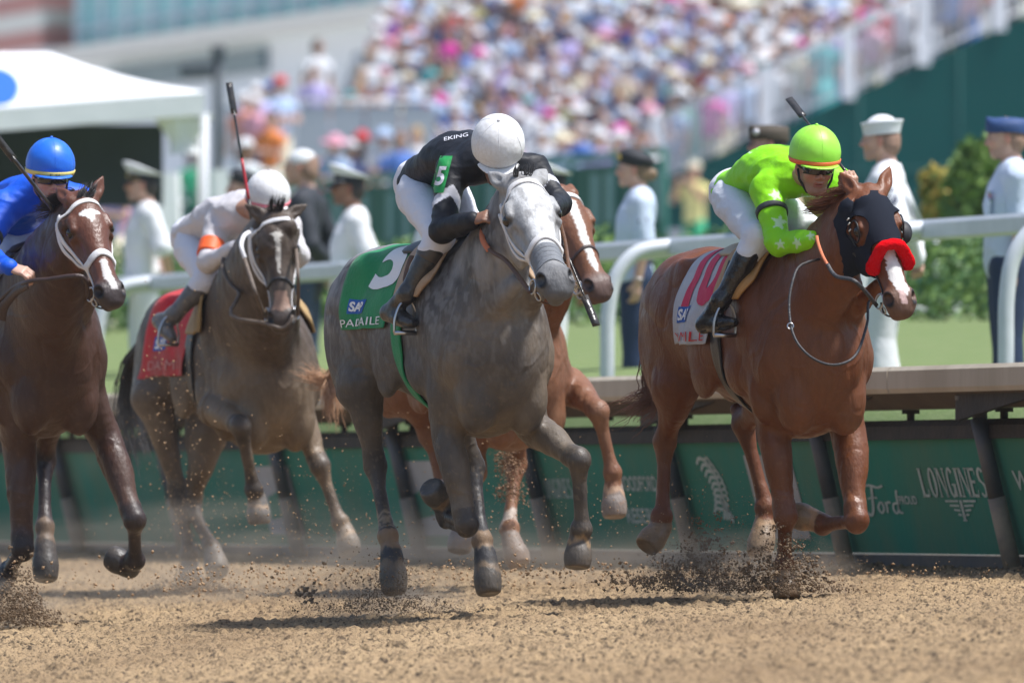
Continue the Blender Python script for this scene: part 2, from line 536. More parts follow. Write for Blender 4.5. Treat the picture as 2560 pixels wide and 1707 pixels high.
            g.ell(HP(.565,-.07,q*.043), (.048*hs,.040*hs,.033*hs), hx, k=.02, tag=2)                       # nostril wing
            na = (s.ha*.75+s.hn*.45+s.ht*q*.35, s.hn*.8-s.ha*.5, s.ht)
            g.ell(HP(.584,-.046,q*.068), (.046*hs,.023*hs,.026*hs), na, k=.010, tag=2, sub=True)
        g.loft([(HP(.24,-.185,0), .05*hs,.058*hs),(HP(.40,-.155,0), .035*hs,.036*hs),(HP(.53,-.150,0), .030*hs,.038*hs),(HP(.565,-.153,0), .030*hs,.036*hs)], k=.03, up=up, tag=1, smooth=True)
        g.ell(HP(.60,-.105,0), (.030*hs,.045*hs,.05*hs), hx, k=.025, tag=2)                                 # upper lip
        g.ell(HP(.575,-.165,0), (.035*hs,.03*hs,.036*hs), hx, k=.012, tag=2)                                # lower lip
        g.ell(HP(.60,-.139,0), (.085*hs,.0045*hs,.08*hs), (s.ha+s.hn*-.05, s.hn+s.ha*.05, s.ht), k=.008, sub=True)
        # ears
        for q, tip in zip((-1, 1), sp['ears']):
            b0 = HP(-.005,-.02,q*.058); t = s.P(tip)
            d = t-b0
            outw = (s.hn*.8+s.ht*q*.6).normalized()
            upv = d.cross(outw)
            g.loft([(b0-d*.05, .030*hs,.026*hs),(b0+d*.30, .036*hs,.022*hs),(b0+d*.55, .033*hs,.016*hs),(b0+d*.82, .018*hs,.010*hs),(t, .005,.005)], k=.018, up=upv, smooth=True, tag=1)
            g.ell(b0+d*.48+outw*.022*hs, (d.length*.33,.017*hs,.012*hs), (d, upv, outw), k=.008, sub=True)
        # legs
        s.hoofs = []
        for lg in sp['fore']:
            q = lg['side']; E, K, Ft, Co, To = [s.P(p) for p in lg['j']]
            b = lg.get('b', 1.0)*k0
            sh = H(.0,q*.165,-.55)
            g.loft([(H(.02,q*.16,-.42), .15*k0,.085*k0),(lerp(sh,E,.5), .14*b,.085*b),(E, .098*b,.074*b),(lerp(E,K,.35), .078*b,.064*b),(lerp(E,K,.7), .056*b,.051*b),(lerp(E,K,.88), .052*b,.050*b)], k=.045, up=F, smooth=True)
            g.ell(lerp(E,K,.22)+F*.03*b+L*q*.02, (.17*b,.05*b,.05*b), (K-E, F, L), k=.04)
            kn = (Ft-K).normalized(); fa = (K-E).normalized(); kf = (fa-kn); kf = kf.normalized() if kf.length > .3 else F
            s.leg_low(g, K, Ft, Co, To, b*1.12, lerp(E,K,.88), kneef=kf)
        for lg in sp['hind']:
            q = lg['side']; S, K, Ft, Co, To = [s.P(p) for p in lg['j']]
            b = lg.get('b', 1.0)*k0
            hip = H(-1.16,q*.14,-.28)
            g.loft([(hip, .26*k0,.13*k0),(lerp(hip,S,.55)-F*.03, .23*b,.115*b),(S-F*.02, .165*b,.10*b)], k=.06, up=F, smooth=True)
            g.loft([(S-F*.03, .14*b,.095*b),(lerp(S,K,.3), .108*b,.075*b),(lerp(S,K,.62), .068*b,.052*b),(lerp(S,K,.86), .05*b,.042*b),(K, .058*b,.047*b)], k=.04, up=F, smooth=True)
            kn = (Ft-K).normalized(); sk = (K-S).normalized()
            back = (sk-kn); back = back.normalized() if back.length > .15 else -F
            g.loft([(K+back*.035*b-kn*.055*b, .026*b,.024*b),(K+back*.03*b+kn*.06*b, .024*b,.024*b)], k=.03, up=F)   # point of hock
            g.loft([(K+back*.035*b-kn*.05*b, .02*b,.018*b),(lerp(S,K,.62)+back*.035*b, .016*b,.016*b)], k=.02, up=F)
            s.leg_low(g, K, Ft, Co, To, b*1.14, lerp(S,K,.86), hind=True)
        for p, rad, kk in sp.get('extra', []): g.ell(s.P(p) if len(p) == 3 else H(*p[1]), rad, (F, L, V(0,0,1)), k=kk)
        v, f = g.mesh()
        n = vert_normals(v, f)
        v = v + n*(fbm(v, 9.0, 3, 3)*0.003+fbm(v, 22.0, 2, 5)*0.0008)[:, None]
        tg0 = g.tags(v); bodym = smooth_attr(np.isin(tg0, (0,)).astype(float)[:,None], f, len(v), 12)[:,0]
        loc = v-A(s.O); q3 = np.stack([loc@A(F), loc@A(L)*1.0, loc[:,2]], 1)
        n = vert_normals(v, f)
        m1 = fbm(q3*np.array([1,1,.55])+3.1*s.Y0, 4.2, 2, 91); m2 = fbm(q3*np.array([.8,1,.6])+1.7*s.Y0, 8.5, 2, 95)
        groove = np.clip(1-np.abs(m1)/.16, 0, 1)**1.5*.0062+np.clip(1-np.abs(m2)/.14, 0, 1)**1.5*.0026
        vein = np.clip(1-np.abs(fbm(q3*np.array([1,1,.6])+9.0, 5.5, 2, 99))/.035, 0, 1)*.0028*sstep(s.zt-.05-v[:,2], 0, .3)
        v = v+n*((-groove+.004+vein)*bodym)[:,None]
        n = vert_normals(v, f)
        tg = tg0
        s.v, s.f, s.n = v, f, n
        s.bvh = BVHTree.FromPolygons(v.tolist(), f.tolist())
        col = s.sp['coat'](s, v, n, tg, f)
        root = s.O.copy(); root.z = sp.get('gz', 0)
        me = np_mesh('horse', v-A(root), f, True, None, col)
        s.body = link_mesh('horse', me, sp['mat'])
        s.body.location = root
        tag(s.body, sp['label'], 'horse', 'race horses galloping on the dirt')
        s.eyes()
    def leg_low(s, g, K, Ft, Co, To, b, above, kneef=None, hind=False):
        F = s.F
        kn = (Ft-K)
        g.loft([(above, .048*b,.046*b),(K, (.058 if hind else .056)*b,.050*b),(lerp(K,Ft,.17), .042*b,.037*b),(lerp(K,Ft,.32), .030*b,.029*b),(lerp(K,Ft,.7), .028*b,.028*b),(lerp(K,Ft,.88), .035*b,.033*b),(Ft, .045*b,.042*b)],
               k=.02, up=F, tag=3)
        if kneef is not None: g.ell(K+kneef*.016*b, (.036*b,.044*b,.052*b), (kneef, s.L, kn), k=.02, tag=3)
        t_ = kn.normalized(); bk = -(F-t_*F.dot(t_)); bk = bk.normalized() if bk.length > .1 else -F      # flexor tendon behind the bone
        g.loft([(lerp(K,Ft,.10)+bk*.036*b, .017*b,.019*b),(lerp(K,Ft,.5)+bk*.034*b, .0145*b,.0155*b),(lerp(K,Ft,.97)+bk*.030*b, .020*b,.021*b)], k=.008, up=F, tag=3)
        g.ell(Ft+bk*.034*b, (.022*b,.026*b,.024*b), (bk, s.L, t_), k=.015, tag=3)
        g.loft([(Ft, .042*b,.040*b),(lerp(Ft,Co,.5), .038*b,.038*b),(Co, .046*b,.046*b)], k=.018, up=F, tag=5)
        bend = ((K-Ft).normalized()+(Co-Ft).normalized())
        if bend.length > .2: g.ell(Ft-bend.normalized()*-.016*b, .034*b, k=.02, tag=3)
        d = (To-Co); ln = max(d.length, .055*b); d.normalize(); To2 = Co+d*ln
        ln2 = max((To2-Co).length, .075*b)
        uph = F if abs(d.dot(F)) < .93 else V(0,0,1)
        g.loft([(Co-d*.03*b, .043*b,.043*b),(Co+d*ln2*.22, .054*b,.051*b),(Co+d*ln2*.55, .064*b,.058*b),(Co+d*(ln2*.86), .060*b,.054*b)], k=.012, tag=4, up=uph, smooth=True)
        g.ell(Co+d*(ln2+.062*b), (.055*b,.12*b,.12*b), (d, uph, d.cross(uph)), k=.012, sub=True)
        s.hoofs.append((Co, To2))
    def eyes(s):
        for q in (-1, 1):
            g = Geo(); c = s.HP(.176,-.054,q*.088)
            g.ball(c, .028*s.hs, nu=14, nv=10)
            s.child(g.build('eye', std('eye', (.012,.008,.006), rough=.08, spec=.7)))
    def child(s, o, parent=None):
        p = parent or s.body
        o.parent = p
        o.matrix_parent_inverse = Matrix.Translation(s.body.location).inverted() if p is s.body else Matrix.Identity(4)
        return o
    # ---- things that lie on the body
    def snap(s, p, off=.004):
        loc, nr, i, d = s.bvh.find_nearest(p)
        n = Vector(s.n[s.f[i]].mean(0)).normalized()
        return loc+n*off, n
    def strap(s, name, guess, w, th, m, n=6, off=.003, head=True, parent=None, k=8):
        pts = catmull([s.HP(*p) if head else Vector(p) for p in guess], n)
        sp = [s.snap(p, off) for p in pts]
        P = [p for p, _ in sp]
        for _ in range(2): P = [P[0]]+[(P[i-1]+P[i]*2+P[i+1])/4 for i in range(1, len(P)-1)]+[P[-1]]
        g = Geo(); g.tube(P, (w/2, th/2), k, flat=[q for _, q in sp])
        return s.child(g.build(name, m), parent)
    def surf(s, f, phi, off=.012):
        """point on the barrel: f along the back, phi = angle from the spine, negative to the horse's right"""
        c = s.H(f, 0, -.36)
        d = (s.L*math.sin(phi)+V(0,0,math.cos(phi)))
        loc, nr, i, dist = s.bvh.ray_cast(c+d*1.2, -d)
        if loc is None: return c+d*.35, d
        nn = Vector(s.n[s.f[i]].mean(0)).normalized()
        return loc+nn*off, nn
    def cloth(s, name, fr, phis, m, th=.004, off=.012, nu=24, nv=60, wave=.012, parent=None, flap=None):
        """saddlecloth: fr(phi) -> (rear f, front f)"""
        rows = []
        for j in range(nv+1):
            ph = lerp(phis[0], phis[1], j/nv); r0, r1 = fr(ph); row = []
            for i in range(nu+1):
                u = i/nu
                p, n = s.surf(lerp(r0, r1, u), ph, off)
                a = abs(ph)
                p = p+n*wave*max(0, a-.5)*(math.sin(u*9+a*2.2)+.6*math.sin(u*17-a*5)+.6)
                if flap: p = p+flap(u, ph)
                row.append(p)
            rows.append(row)
        for _ in range(2):
            rows = [[(rows[max(j-1,0)][i]+rows[min(j+1,nv)][i]+rows[j][i]*2)/4 for i in range(nu+1)] for j in range(nv+1)]
        g = Geo(); nn = nu+1
        vs = [p for r in rows for p in r]
        fs = [(j*nn+i, j*nn+i+1, (j+1)*nn+i+1, (j+1)*nn+i) for j in range(nv) for i in range(nu)]
        g.add(vs, fs, 0, True)
        o = s.child(g.build(name, m), parent)
        md = o.modifiers.new('thick', 'SOLIDIFY'); md.thickness = th; md.offset = 0
        s.rows = (rows, fr, phis, nu, nv)
        return o
    def on_cloth(s, u, ph, off=.004):
        rows, fr, phis, nu, nv = s.rows
        y = (ph-phis[0])/(phis[1]-phis[0])*nv; x = u*nu
        x = min(max(x, 0), nu-1e-4); y = min(max(y, 0), nv-1e-4)
        i, j = int(x), int(y); a, b = x-i, y-j
        p00, p10, p01, p11 = rows[j][i], rows[j][i+1], rows[j+1][i], rows[j+1][i+1]
        p = p00*(1-a)*(1-b)+p10*a*(1-b)+p01*(1-a)*b+p11*a*b
        n = (p10-p00).cross(p01-p00)
        n = n.normalized() if n.length > 0 else V(0,0,1)
        if n.dot(p-s.H(-.7,0,-.36)) < 0: n = -n
        return p+n*off

def text_geo(txt, size=1.0, bold=0.0, extr=0.0):
    """flat lettering as (verts, faces) in x,y, centred"""
    cu = bpy.data.curves.new('lettering', 'FONT'); cu.body = txt; cu.size = size; cu.align_x = 'CENTER'; cu.align_y = 'CENTER'
    cu.offset = bold; cu.resolution_u = 6
    o = bpy.data.objects.new('lettering', cu); COL.objects.link(o)
    dg = bpy.context.evaluated_depsgraph_get(); dg.update()
    me = bpy.data.meshes.new_from_object(o.evaluated_get(dg))
    bm = bmesh.new(); bm.from_mesh(me)
    bmesh.ops.triangulate(bm, faces=bm.faces)
    vs = [v.co.copy() for v in bm.verts]; fs = [[v.index for v in f.verts] for f in bm.faces]
    bm.free(); bpy.data.objects.remove(o); bpy.data.curves.remove(cu); bpy.data.meshes.remove(me)
    if not vs: return [], []
    x0 = min(v.x for v in vs); x1 = max(v.x for v in vs); y0 = min(v.y for v in vs); y1 = max(v.y for v in vs)
    vs = [V((v.x-(x0+x1)/2)/(x1-x0), (v.y-(y0+y1)/2)/(y1-y0), 0) for v in vs]     # fitted to the unit square
    return vs, fs

def subdivide(vs, fs, lim):
    bm = bmesh.new()
    bv = [bm.verts.new(v) for v in vs]
    for f in fs:
        try: bm.faces.new([bv[i] for i in f])
        except ValueError: pass
    for _ in range(4):
        ed = [e for e in bm.edges if e.calc_length() > lim]
        if not ed: break
        bmesh.ops.subdivide_edges(bm, edges=ed, cuts=1)
        bmesh.ops.triangulate(bm, faces=[f for f in bm.faces if len(f.verts) > 3])
    bm.verts.index_update()
    r = [v.co.copy() for v in bm.verts], [[v.index for v in f.verts] for f in bm.faces]
    bm.free(); return r

def mapped(name, vs, fs, fn, m, lim=.06):
    vs, fs = subdivide(vs, fs, lim)
    g = Geo(); g.add([fn(v.x, v.y) for v in vs], fs, 0, True)
    return g.build(name, m)
QUAD = ([V(-.5,-.5,0), V(.5,-.5,0), V(.5,.5,0), V(-.5,.5,0)], [(0,1,2,3)])

def hair_tuft(g, root, tip, w, sag=0.0, n=5, side=None, jig=0.0, rng=random):
    pts = []
    mid = (root+tip)/2+V(0,0,-sag)+V(rng.uniform(-jig,jig), rng.uniform(-jig,jig), rng.uniform(-jig,jig))
    for i in range(n+1):
        t = i/n; pts.append(root*(1-t)**2+mid*2*t*(1-t)+tip*t*t)
    g.tube(pts, [w*(1-.85*(i/n)**2) for i in range(n+1)], 4, caps=False)
# ---- coats: real colours of the hair, skin and dried dirt
def mixc(c, d, w): return c*(1-w[:, None])+np.array(d)[None, :]*w[:, None]
def sstep(x, a, b):
    t = np.clip((x-a)/(b-a), 0, 1); return t*t*(3-2*t)
def star(s, a, t, pts):
    """mask of a polygon on the face, in head length a and width t (soft jagged edge)"""
    x = a; y = t; ins = np.zeros(len(a), bool); n = len(pts)
    for i in range(n):
        (x0,y0),(x1,y1) = pts[i], pts[(i+1) % n]
        c = ((y0 > y) != (y1 > y)) & (x < (x1-x0)*(y-y0)/(y1-y0+1e-12)+x0)
        ins ^= c
    return ins.astype(float)

def make_coat(base, dark, leg, hoof, muzzle, dust=(.30,.21,.13), dust_amt=.5, leg_amt=1.0, face=None, marks=(), dapple=None, socks=(), under=None, soft=None, ticks=None, chest=0.0):
    def fn(s, v, n, tg, f):
        N = len(v); c = np.tile(np.array(base, float), (N,1))
        big = fbm(v, 3.0, 3, 11)
        c = mixc(c, dark, np.clip(.35+.9*big, 0, 1)*.6)
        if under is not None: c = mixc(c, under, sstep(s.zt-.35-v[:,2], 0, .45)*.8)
        if dapple is not None: dapple(s, v, c)
        k = np.isin(tg, (3,5)).astype(float)
        c = mixc(c, leg, k*leg_amt)
        if face is not None: c = mixc(c, face, np.isin(tg, (1,2)).astype(float))
        a, nn, t = s.local_head(v)
        if soft:
            for pts, colr in soft:
                c = mixc(c, colr, star(s, a, t, pts)*(np.abs(nn) < .2)*np.isin(tg, (1,2))*np.clip(.75+fbm(v,30,3,4)*.9,0,1))
        c = smooth_attr(c, f, N, 10)
        if ticks is not None:
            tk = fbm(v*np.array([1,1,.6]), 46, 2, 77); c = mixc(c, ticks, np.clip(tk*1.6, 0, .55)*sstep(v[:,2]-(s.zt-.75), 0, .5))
        cd = np.clip(((v-A(s.H(.16,0,-.55)))@A(s.F))*6+1.0, 0, 1)*sstep(s.zt-.15-v[:,2], 0, .35)
        c = mixc(c, dust, cd*np.clip(.45+.9*fbm(v, 4.5, 4, 51), 0, 1)*chest*(tg == 0))
        hd = (np.abs(t) < .13) & (a > -.03) & (a < .70) & (np.abs(nn) < .26)
        mz = sstep(a, .47, .56)*hd*(nn > -.22)*np.isin(tg, (1,2))
        c = mixc(c, muzzle, mz*.9)
        for q in (-1, 1):
            d = ((a-.584)/.05)**2+((nn+.046)/.027)**2+((t-q*.070)/.030)**2
            c = mixc(c, (.012,.010,.010), sstep(1.5-d, 0, .8)*hd)
            d = ((a-.175)/.04)**2+((nn+.045)/.033)**2+((t-q*.09)/.035)**2
            c = mixc(c, (.02,.016,.014), sstep(1.3-d, 0, .5)*.75*hd)
        jx = fbm(v, 38, 2, 8)
        for pts, colr in marks:
            fr = hd & ((v-A(s.poll))@A(s.hn)/s.hs > -.085+0*a) & ((n@A(s.hn)) > .1)
            c = mixc(c, colr, star(s, a+jx*.006, t+np.roll(jx,1)*0+fbm(v, 45, 2, 9)*.006, pts)*fr)
        hoofm = (tg == 4)
        hv = fbm(v*np.array([1,1,6]), 10, 3, 2)
        c[hoofm] = np.array(hoof)[None,:]*(1+.35*hv[hoofm])[:,None]
        # dried track dirt thrown on chest, belly and legs: patchy
        low = sstep(s.zt-.25-v[:,2], 0, .8)
        dn = fbm(v, 5.5, 4, 21)
        c = mixc(c, dust, np.clip(low*(dn*1.1+.35), 0, 1)*dust_amt)
        sp = fbm(v, 60, 2, 31)
        c = mixc(c, dust, (sp > .42)*low*dust_amt*.8)
        for (i, d0, d1, cc) in socks:                      # around hoof i: between heights along the pastern
            Co, To = s.hoofs[i]
            ax = (To-Co).normalized()
            w = (v-A(Co))@A(ax); r = np.linalg.norm(v-A(Co)-w[:,None]*A(ax)[None,:], axis=1)
            jw = fbm(v*np.array([1,1,.35]), 26, 3, 12)*.045
            m = sstep(w+jw, d0-.006, d0+.012)*(1-sstep(w+jw, d1-.012, d1+.006))*(r < .10)
            c = mixc(c, cc, m*np.clip(.85+fbm(v, 20, 2, 13)*.6, .3, 1))
        return np.clip(c, 0.004, .95)
    return fn

def coat_mat(name, rough=.42, spec=.38, coat=.25):
    m = mat(name, (1,1,1), rough=rough, spec=spec, attr=True, noise=(34, .42, None), bump=(90, .22, 5), coat=coat, scale_v=(1,1,.4))
    nt = m.node_tree; N = nt.nodes; p = N['Principled BSDF']
    tc = N.new('ShaderNodeTexCoord'); nz = N.new('ShaderNodeTexNoise'); nz.inputs['Scale'].default_value = 5.5; nz.inputs['Detail'].default_value = 5
    nt.links.new(tc.outputs['Object'], nz.inputs['Vector'])
    mr = N.new('ShaderNodeMapRange'); mr.inputs['From Min'].default_value = .38; mr.inputs['From Max'].default_value = .62
    mr.inputs['To Min'].default_value = rough-.06; mr.inputs['To Max'].default_value = rough+.16       # sweat-wet and dry patches
    nt.links.new(nz.outputs['Fac'], mr.inputs['Value']); nt.links.new(mr.outputs['Result'], p.inputs['Roughness'])
    return m

def bridle(H, m, nose=True, brow=True, cheeks=True, w=.022, nosew=.03, metal=None, mbit=None):
    metal = metal or std('bit_steel', (.55,.55,.56), rough=.25, metal=1.0)
    root = None
    parts = []
    if brow: parts.append(H.strap('browband', [(.10,-.13,-.10),(.07,-.05,-.11),(.05,.03,-.07),(.042,.06,0),(.05,.03,.07),(.07,-.05,.11),(.10,-.13,.10)], w*1.15, .009, m))
    if cheeks:
        for q in (-1, 1):
            H.strap('cheek_strap', [(.04,-.07,q*.11),(.16,-.115,q*.12),(.30,-.12,q*.1),(.42,-.115,q*.085),(.515,-.118,q*.07)], w, .008, m)
            H.strap('cheek_strap', [(.06,-.11,q*.11),(.2,-.15,q*.12),(.33,-.15,q*.1),(.40,-.13,q*.085)], w*.8, .008, m)
    if nose: H.strap('noseband', [(.42,-.17,-.05),(.405,-.12,-.08),(.385,-.05,-.075),(.37,.0,-.04),(.365,.02,0),(.37,.0,.04),(.385,-.05,.075),(.405,-.12,.08),(.42,-.17,.05)], nosew, .014, m, n=8)
    for q in (-1, 1):
        g = Geo(); c = H.HP(.525,-.125,q*.076)
        g.ring(c, H.ht*q+H.hn*.35, .034, .0045)
        g.ring(H.HP(.545,-.165,q*.06), H.ht*q+H.ha*.5, .02, .004)
        H.child(g.build('bit', metal))
    g = Geo()
    g.tube(catmull([H.HP(.53,-.13,-.07), H.HP(.555,-.185,-.05), H.HP(.565,-.20,0), H.HP(.555,-.185,.05), H.HP(.53,-.13,.07)], 5), .0045, 6)
    H.child(g.build('chin_strap', mbit or m))

def free_band(H, name, pts, w, th, m, nrm=None, n=8, parent=None):
    P = catmull(pts, n); g = Geo()
    g.tube(P, (w/2, th/2), 6, flat=[nrm or V(0,-1,.2)]*len(P))
    return H.child(g.build(name, m), parent)

def make_mane(H, m, pts, n=120, length=.18, blow=V(.0,.25,.05), seed=1, w=.006):
    """pts: crest line (world) from poll to withers"""
    rng = random.Random(seed); g = Geo(); C = catmull(pts, 10)
    for i in range(n):
        t = rng.random()*(len(C)-1.001); j = int(t); p = C[j].lerp(C[j+1], t-j)
        q, nr = H.snap(p, -.004)
        d = blow+V(rng.uniform(-.1,.1), rng.uniform(-.12,.12), rng.uniform(-.06,.1))
        tip = q+d.normalized()*length*rng.uniform(.5,1.1)+nr*.02
        hair_tuft(g, q, tip, w*rng.uniform(.6,1.2), sag=rng.uniform(-.03,.02), jig=.02, rng=rng)
    return H.child(g.build('mane', m))

def make_tail(H, m, base, path, n=260, seed=2, spread=.09, w=.0035):
    rng = random.Random(seed); g = Geo()
    C = catmull([base]+path, 6)
    for i in range(n):
        o = V(rng.gauss(0,1), rng.gauss(0,1), rng.gauss(0,1))
        e = rng.uniform(.55, 1.0); k = max(4, int(len(C)*e))
        pts = [C[j]+o*spread*(j/(len(C)-1))**1.2*.6+V(rng.uniform(-.006,.006), 0, rng.uniform(-.006,.006)) for j in range(k)]
        g.tube(pts, [w*rng.uniform(.7,1.3)*(1-.8*(j/(k-1))**2) for j in range(k)], 4, caps=False)
    g.tube(C[:6], [.035,.034,.03,.026,.02,.012], 8)
    return H.child(g.build('tail', m))

def saddle(H, flap_m, seat_m, girth_m, steel, f0=-.06):
    """small racing saddle: seat, two flaps, girth"""
    e = H.cloth('saddle', lambda p: (f0-.50+.12*max(0, abs(p)-.2), f0-.06-.10*min(abs(p), .5)), (-.55, .55), seat_m, th=.016, off=.026, nu=10, nv=20, wave=0)
    for q in (-1, 1):
        H.cloth('saddle_flap', lambda p: (f0-.34+.02*abs(p), f0-.02+.09*math.sin(min(abs(p), 1.25)*2.2)-.02), tuple(sorted((q*.25, q*1.22))), flap_m, th=.014, off=.03, nu=10, nv=24, wave=.004, parent=e)
    H.cloth('girth', lambda p: (f0-.36, f0-.24), (-3.0, -1.15), girth_m, th=.008, off=.010, nu=6, nv=40, wave=.0, parent=e)

def stirrup(H, foot, up, side, m, leather, top):
    """iron round the ball of the foot, hung from a strap"""
    g = Geo(); w = .055; s_ = side.normalized(); u = up.normalized()
    pts = [foot-s_*w-u*.045, foot-s_*w*1.0+u*.02, foot-s_*w*.6+u*.085, foot+u*.105, foot+s_*w*.6+u*.085, foot+s_*w*1.0+u*.02, foot+s_*w-u*.045]
    g.tube(catmull(pts, 4), .0065, 6)
    g.tube([pts[0], pts[-1]], .011, 6)
    H.child(g.build('stirrup', m))
    g = Geo(); P = catmull([foot+u*.105, lerp(foot+u*.105, top, .5)-H.L*.02, top], 5); g.tube(P, (.012,.003), 6, flat=[V(-.3,-1,.1)]*len(P)); H.child(g.build('stirrup_leather', leather))

def grain(g, p, r, rng):
    """one irregular crumb of dirt"""
    ax = V(rng.gauss(0,1), rng.gauss(0,1), rng.gauss(0,1)).normalized(); bx = ax.orthogonal().normalized(); cx = ax.cross(bx)
    j = [rng.uniform(.5,1.3) for _ in range(6)]
    g.add([p+ax*r*j[0], p-ax*r*j[1], p+bx*r*j[2]*.8, p-bx*r*j[3]*.8, p+cx*r*j[4]*.8, p-cx*r*j[5]*.8],
          [(0,2,4),(2,1,4),(1,3,4),(3,0,4),(2,0,5),(1,2,5),(3,1,5),(0,3,5)], 0, True)
def grains(g, p, sig, n, r0, r1, rng):
    """a loose clump of crumbs"""
    for i in range(n):
        grain(g, p+V(rng.gauss(0,sig), rng.gauss(0,sig), rng.gauss(0,sig*.8)), r0+(r1-r0)*rng.random()**2.2, rng)
# ------------------------------------------------------------------ people
SKIN = {'pale': (.55,.33,.25), 'mid': (.42,.23,.155), 'tan': (.27,.135,.085), 'dark': (.11,.055,.035)}
def skin_mat(k):
    return std('skin_'+k, SKIN[k], rough=.5, noise=(30,.3,tuple(c*.72 for c in SKIN[k])), bump=(160,.08), sss=.05)
def face_mat():
    return std('skin_face', (1,1,1), rough=.48, attr=True, noise=(40,.16,None), bump=(160,.1), sss=.05)
def face_colors(c, f, u, k, base, brow=(.06,.04,.03), stubble=.35):
    """flushed cheeks, nose and ears, lips, brows and shaved jaw"""
    f = f.normalized(); u = (u-f*u.dot(f)).normalized(); r = f.cross(u)
    def fn(v, g):
        d = (v-A(c))/k; x, y, z = d@A(f), d@A(r), d@A(u)
        col = np.tile(np.array(base, float), (len(v),1)); hd = (x > -.13) & (x < .16) & (np.abs(y) < .12) & (z > -.15) & (z < .14)
        red = np.array(base)*np.array([1.05,.62,.58])
        w = np.exp(-(((x-.085)/.03)**2+((np.abs(y)-.04)/.022)**2+((z+.03)/.022)**2))*.6+np.exp(-(((x-.115)/.02)**2+(y/.016)**2+((z+.025)/.016)**2))*.6+((np.abs(y) > .076) & (np.abs(z) < .04))*.6
        col = mixc(col, red, np.clip(w, 0, .8)*hd)
        col = mixc(col, np.array(base)*.52, stubble*sstep(-.038-z, 0, .03)*sstep(x, -.01, .04)*hd)
        col = mixc(col, np.array(base)*np.array([.85,.45,.42]), ((np.abs(z+.065) < .011) & (np.abs(y) < .024) & (x > .088))*.8)
        col = mixc(col, brow, ((np.abs(z-.027-.05*(np.abs(y)-.03)) < .006) & (np.abs(y) > .012) & (np.abs(y) < .052) & (x > .07))*.85)
        col = mixc(col, np.array(base)*.35, ((np.abs(z-.004) < .011) & (np.abs(np.abs(y)-.031) < .020) & (x > .068))*.55)
        return col
    return fn

def head_sdf(g, c, f, u, k=1.0, tag=1):
    f = f.normalized(); u = (u-f*u.dot(f)).normalized(); r = f.cross(u)
    P = lambda a, b, d: c+f*a*k+r*b*k+u*d*k
    ax = (f, r, u)
    g.ell(P(-.012,0,.025), (.098*k,.077*k,.098*k), ax, k=.02, tag=tag)
    g.loft([(P(.04,0,.03), .052*k,.062*k),(P(.048,0,-.03), .050*k,.058*k),(P(.05,0,-.075), .038*k,.043*k)], k=.03, up=f, tag=tag, smooth=True)
    g.ell(P(.072,0,-.098), (.024*k,.026*k,.020*k), ax, k=.02, tag=tag)
    for q in (-1, 1):
        g.loft([(P(-.008,q*.058,-.045), .022*k,.018*k),(P(.06,q*.025,-.098), .018*k,.018*k)], k=.025, tag=tag)
        g.ell(P(.062,q*.042,-.02), (.024*k,.022*k,.022*k), ax, k=.025, tag=tag)
        g.ell(P(.098,q*.031,.008), (.011*k,.016*k,.010*k), ax, k=.010, tag=tag, sub=True)
        g.ell(P(.084,q*.031,.006), (.013*k,.013*k,.0115*k), ax, k=.004, tag=tag)
        g.loft([(P(.094,q*.012,.024), .009*k,.009*k),(P(.082,q*.048,.022), .009*k,.009*k)], k=.012, tag=tag)
        ea = (f*.9-r*q*.35, r*q+f*.3, u)
        g.ell(P(-.008,q*.080,-.008), (.020*k,.007*k,.033*k), ea, k=.008, tag=tag)
        g.ell(P(-.002,q*.089,-.004), (.010*k,.005*k,.016*k), ea, k=.004, tag=tag, sub=True)
        g.ell(P(.103,q*.013,-.033), (.011*k,.009*k,.008*k), ax, k=.008, tag=tag)
    g.loft([(P(.094,0,.018), .009*k,.009*k),(P(.114,0,-.026), .013*k,.011*k)], k=.012, tag=tag, up=f)
    g.ell(P(.094,0,-.059), (.010*k,.024*k,.007*k), ax, k=.008, tag=tag)
    g.ell(P(.090,0,-.071), (.010*k,.021*k,.008*k), ax, k=.008, tag=tag)
    g.ell(P(.103,0,-.0648), (.014*k,.026*k,.0022*k), ax, k=.003, tag=tag, sub=True)
    return P, r

def hand_sdf(g, w, d, pn, curl=1.0, side=1, k=1.0, spread=.0):
    """w wrist, d direction of the hand, pn normal of the palm (towards the inside of the grip); side +1: thumb on +(d x pn)"""
    d = d.normalized(); pn = (pn-d*pn.dot(d)).normalized(); t = d.cross(pn)*side
    k *= .95
    g.loft([(w-d*.03*k, .024*k,.028*k),(w+d*.01*k, .019*k,.030*k),(w+d*.05*k, .017*k,.040*k),(w+d*.085*k, .014*k,.040*k)], k=.012, up=pn, tag=2, smooth=True)
    ln = (.043,.047,.044,.035)
    for i in range(4):
        o = (1.5-i)*.0205*k
        b = w+d*.085*k+t*o-pn*.002; ang = 0.0; p = b
        for j, fr in enumerate((1.0,.68,.52)):
            ang += curl*(.62,1.15,.75)[j]
            dd = d*math.cos(ang)+pn*math.sin(ang)+t*(1.5-i)*spread
            q = p+dd*ln[i]*fr*k
            g.loft([(p, .0098*k,.0098*k),(q, .0085*k if j == 2 else .0092*k,)*1+(.0085*k,) if False else (q, .0088*k,.0088*k)], k=.004, tag=2)
            p = q
    b = w+d*.022*k+t*.028*k
    q = b+(d*.55+t*.5+pn*.5)*.042*k; z = q+(d*.75-t*.15*curl+pn*.7)*.034*k
    g.loft([(b, .014*k,.014*k),(q, .0115*k,.0115*k)], k=.010, tag=2)
    g.loft([(q, .0108*k,.0108*k),(z, .009*k,.009*k)], k=.004, tag=2)

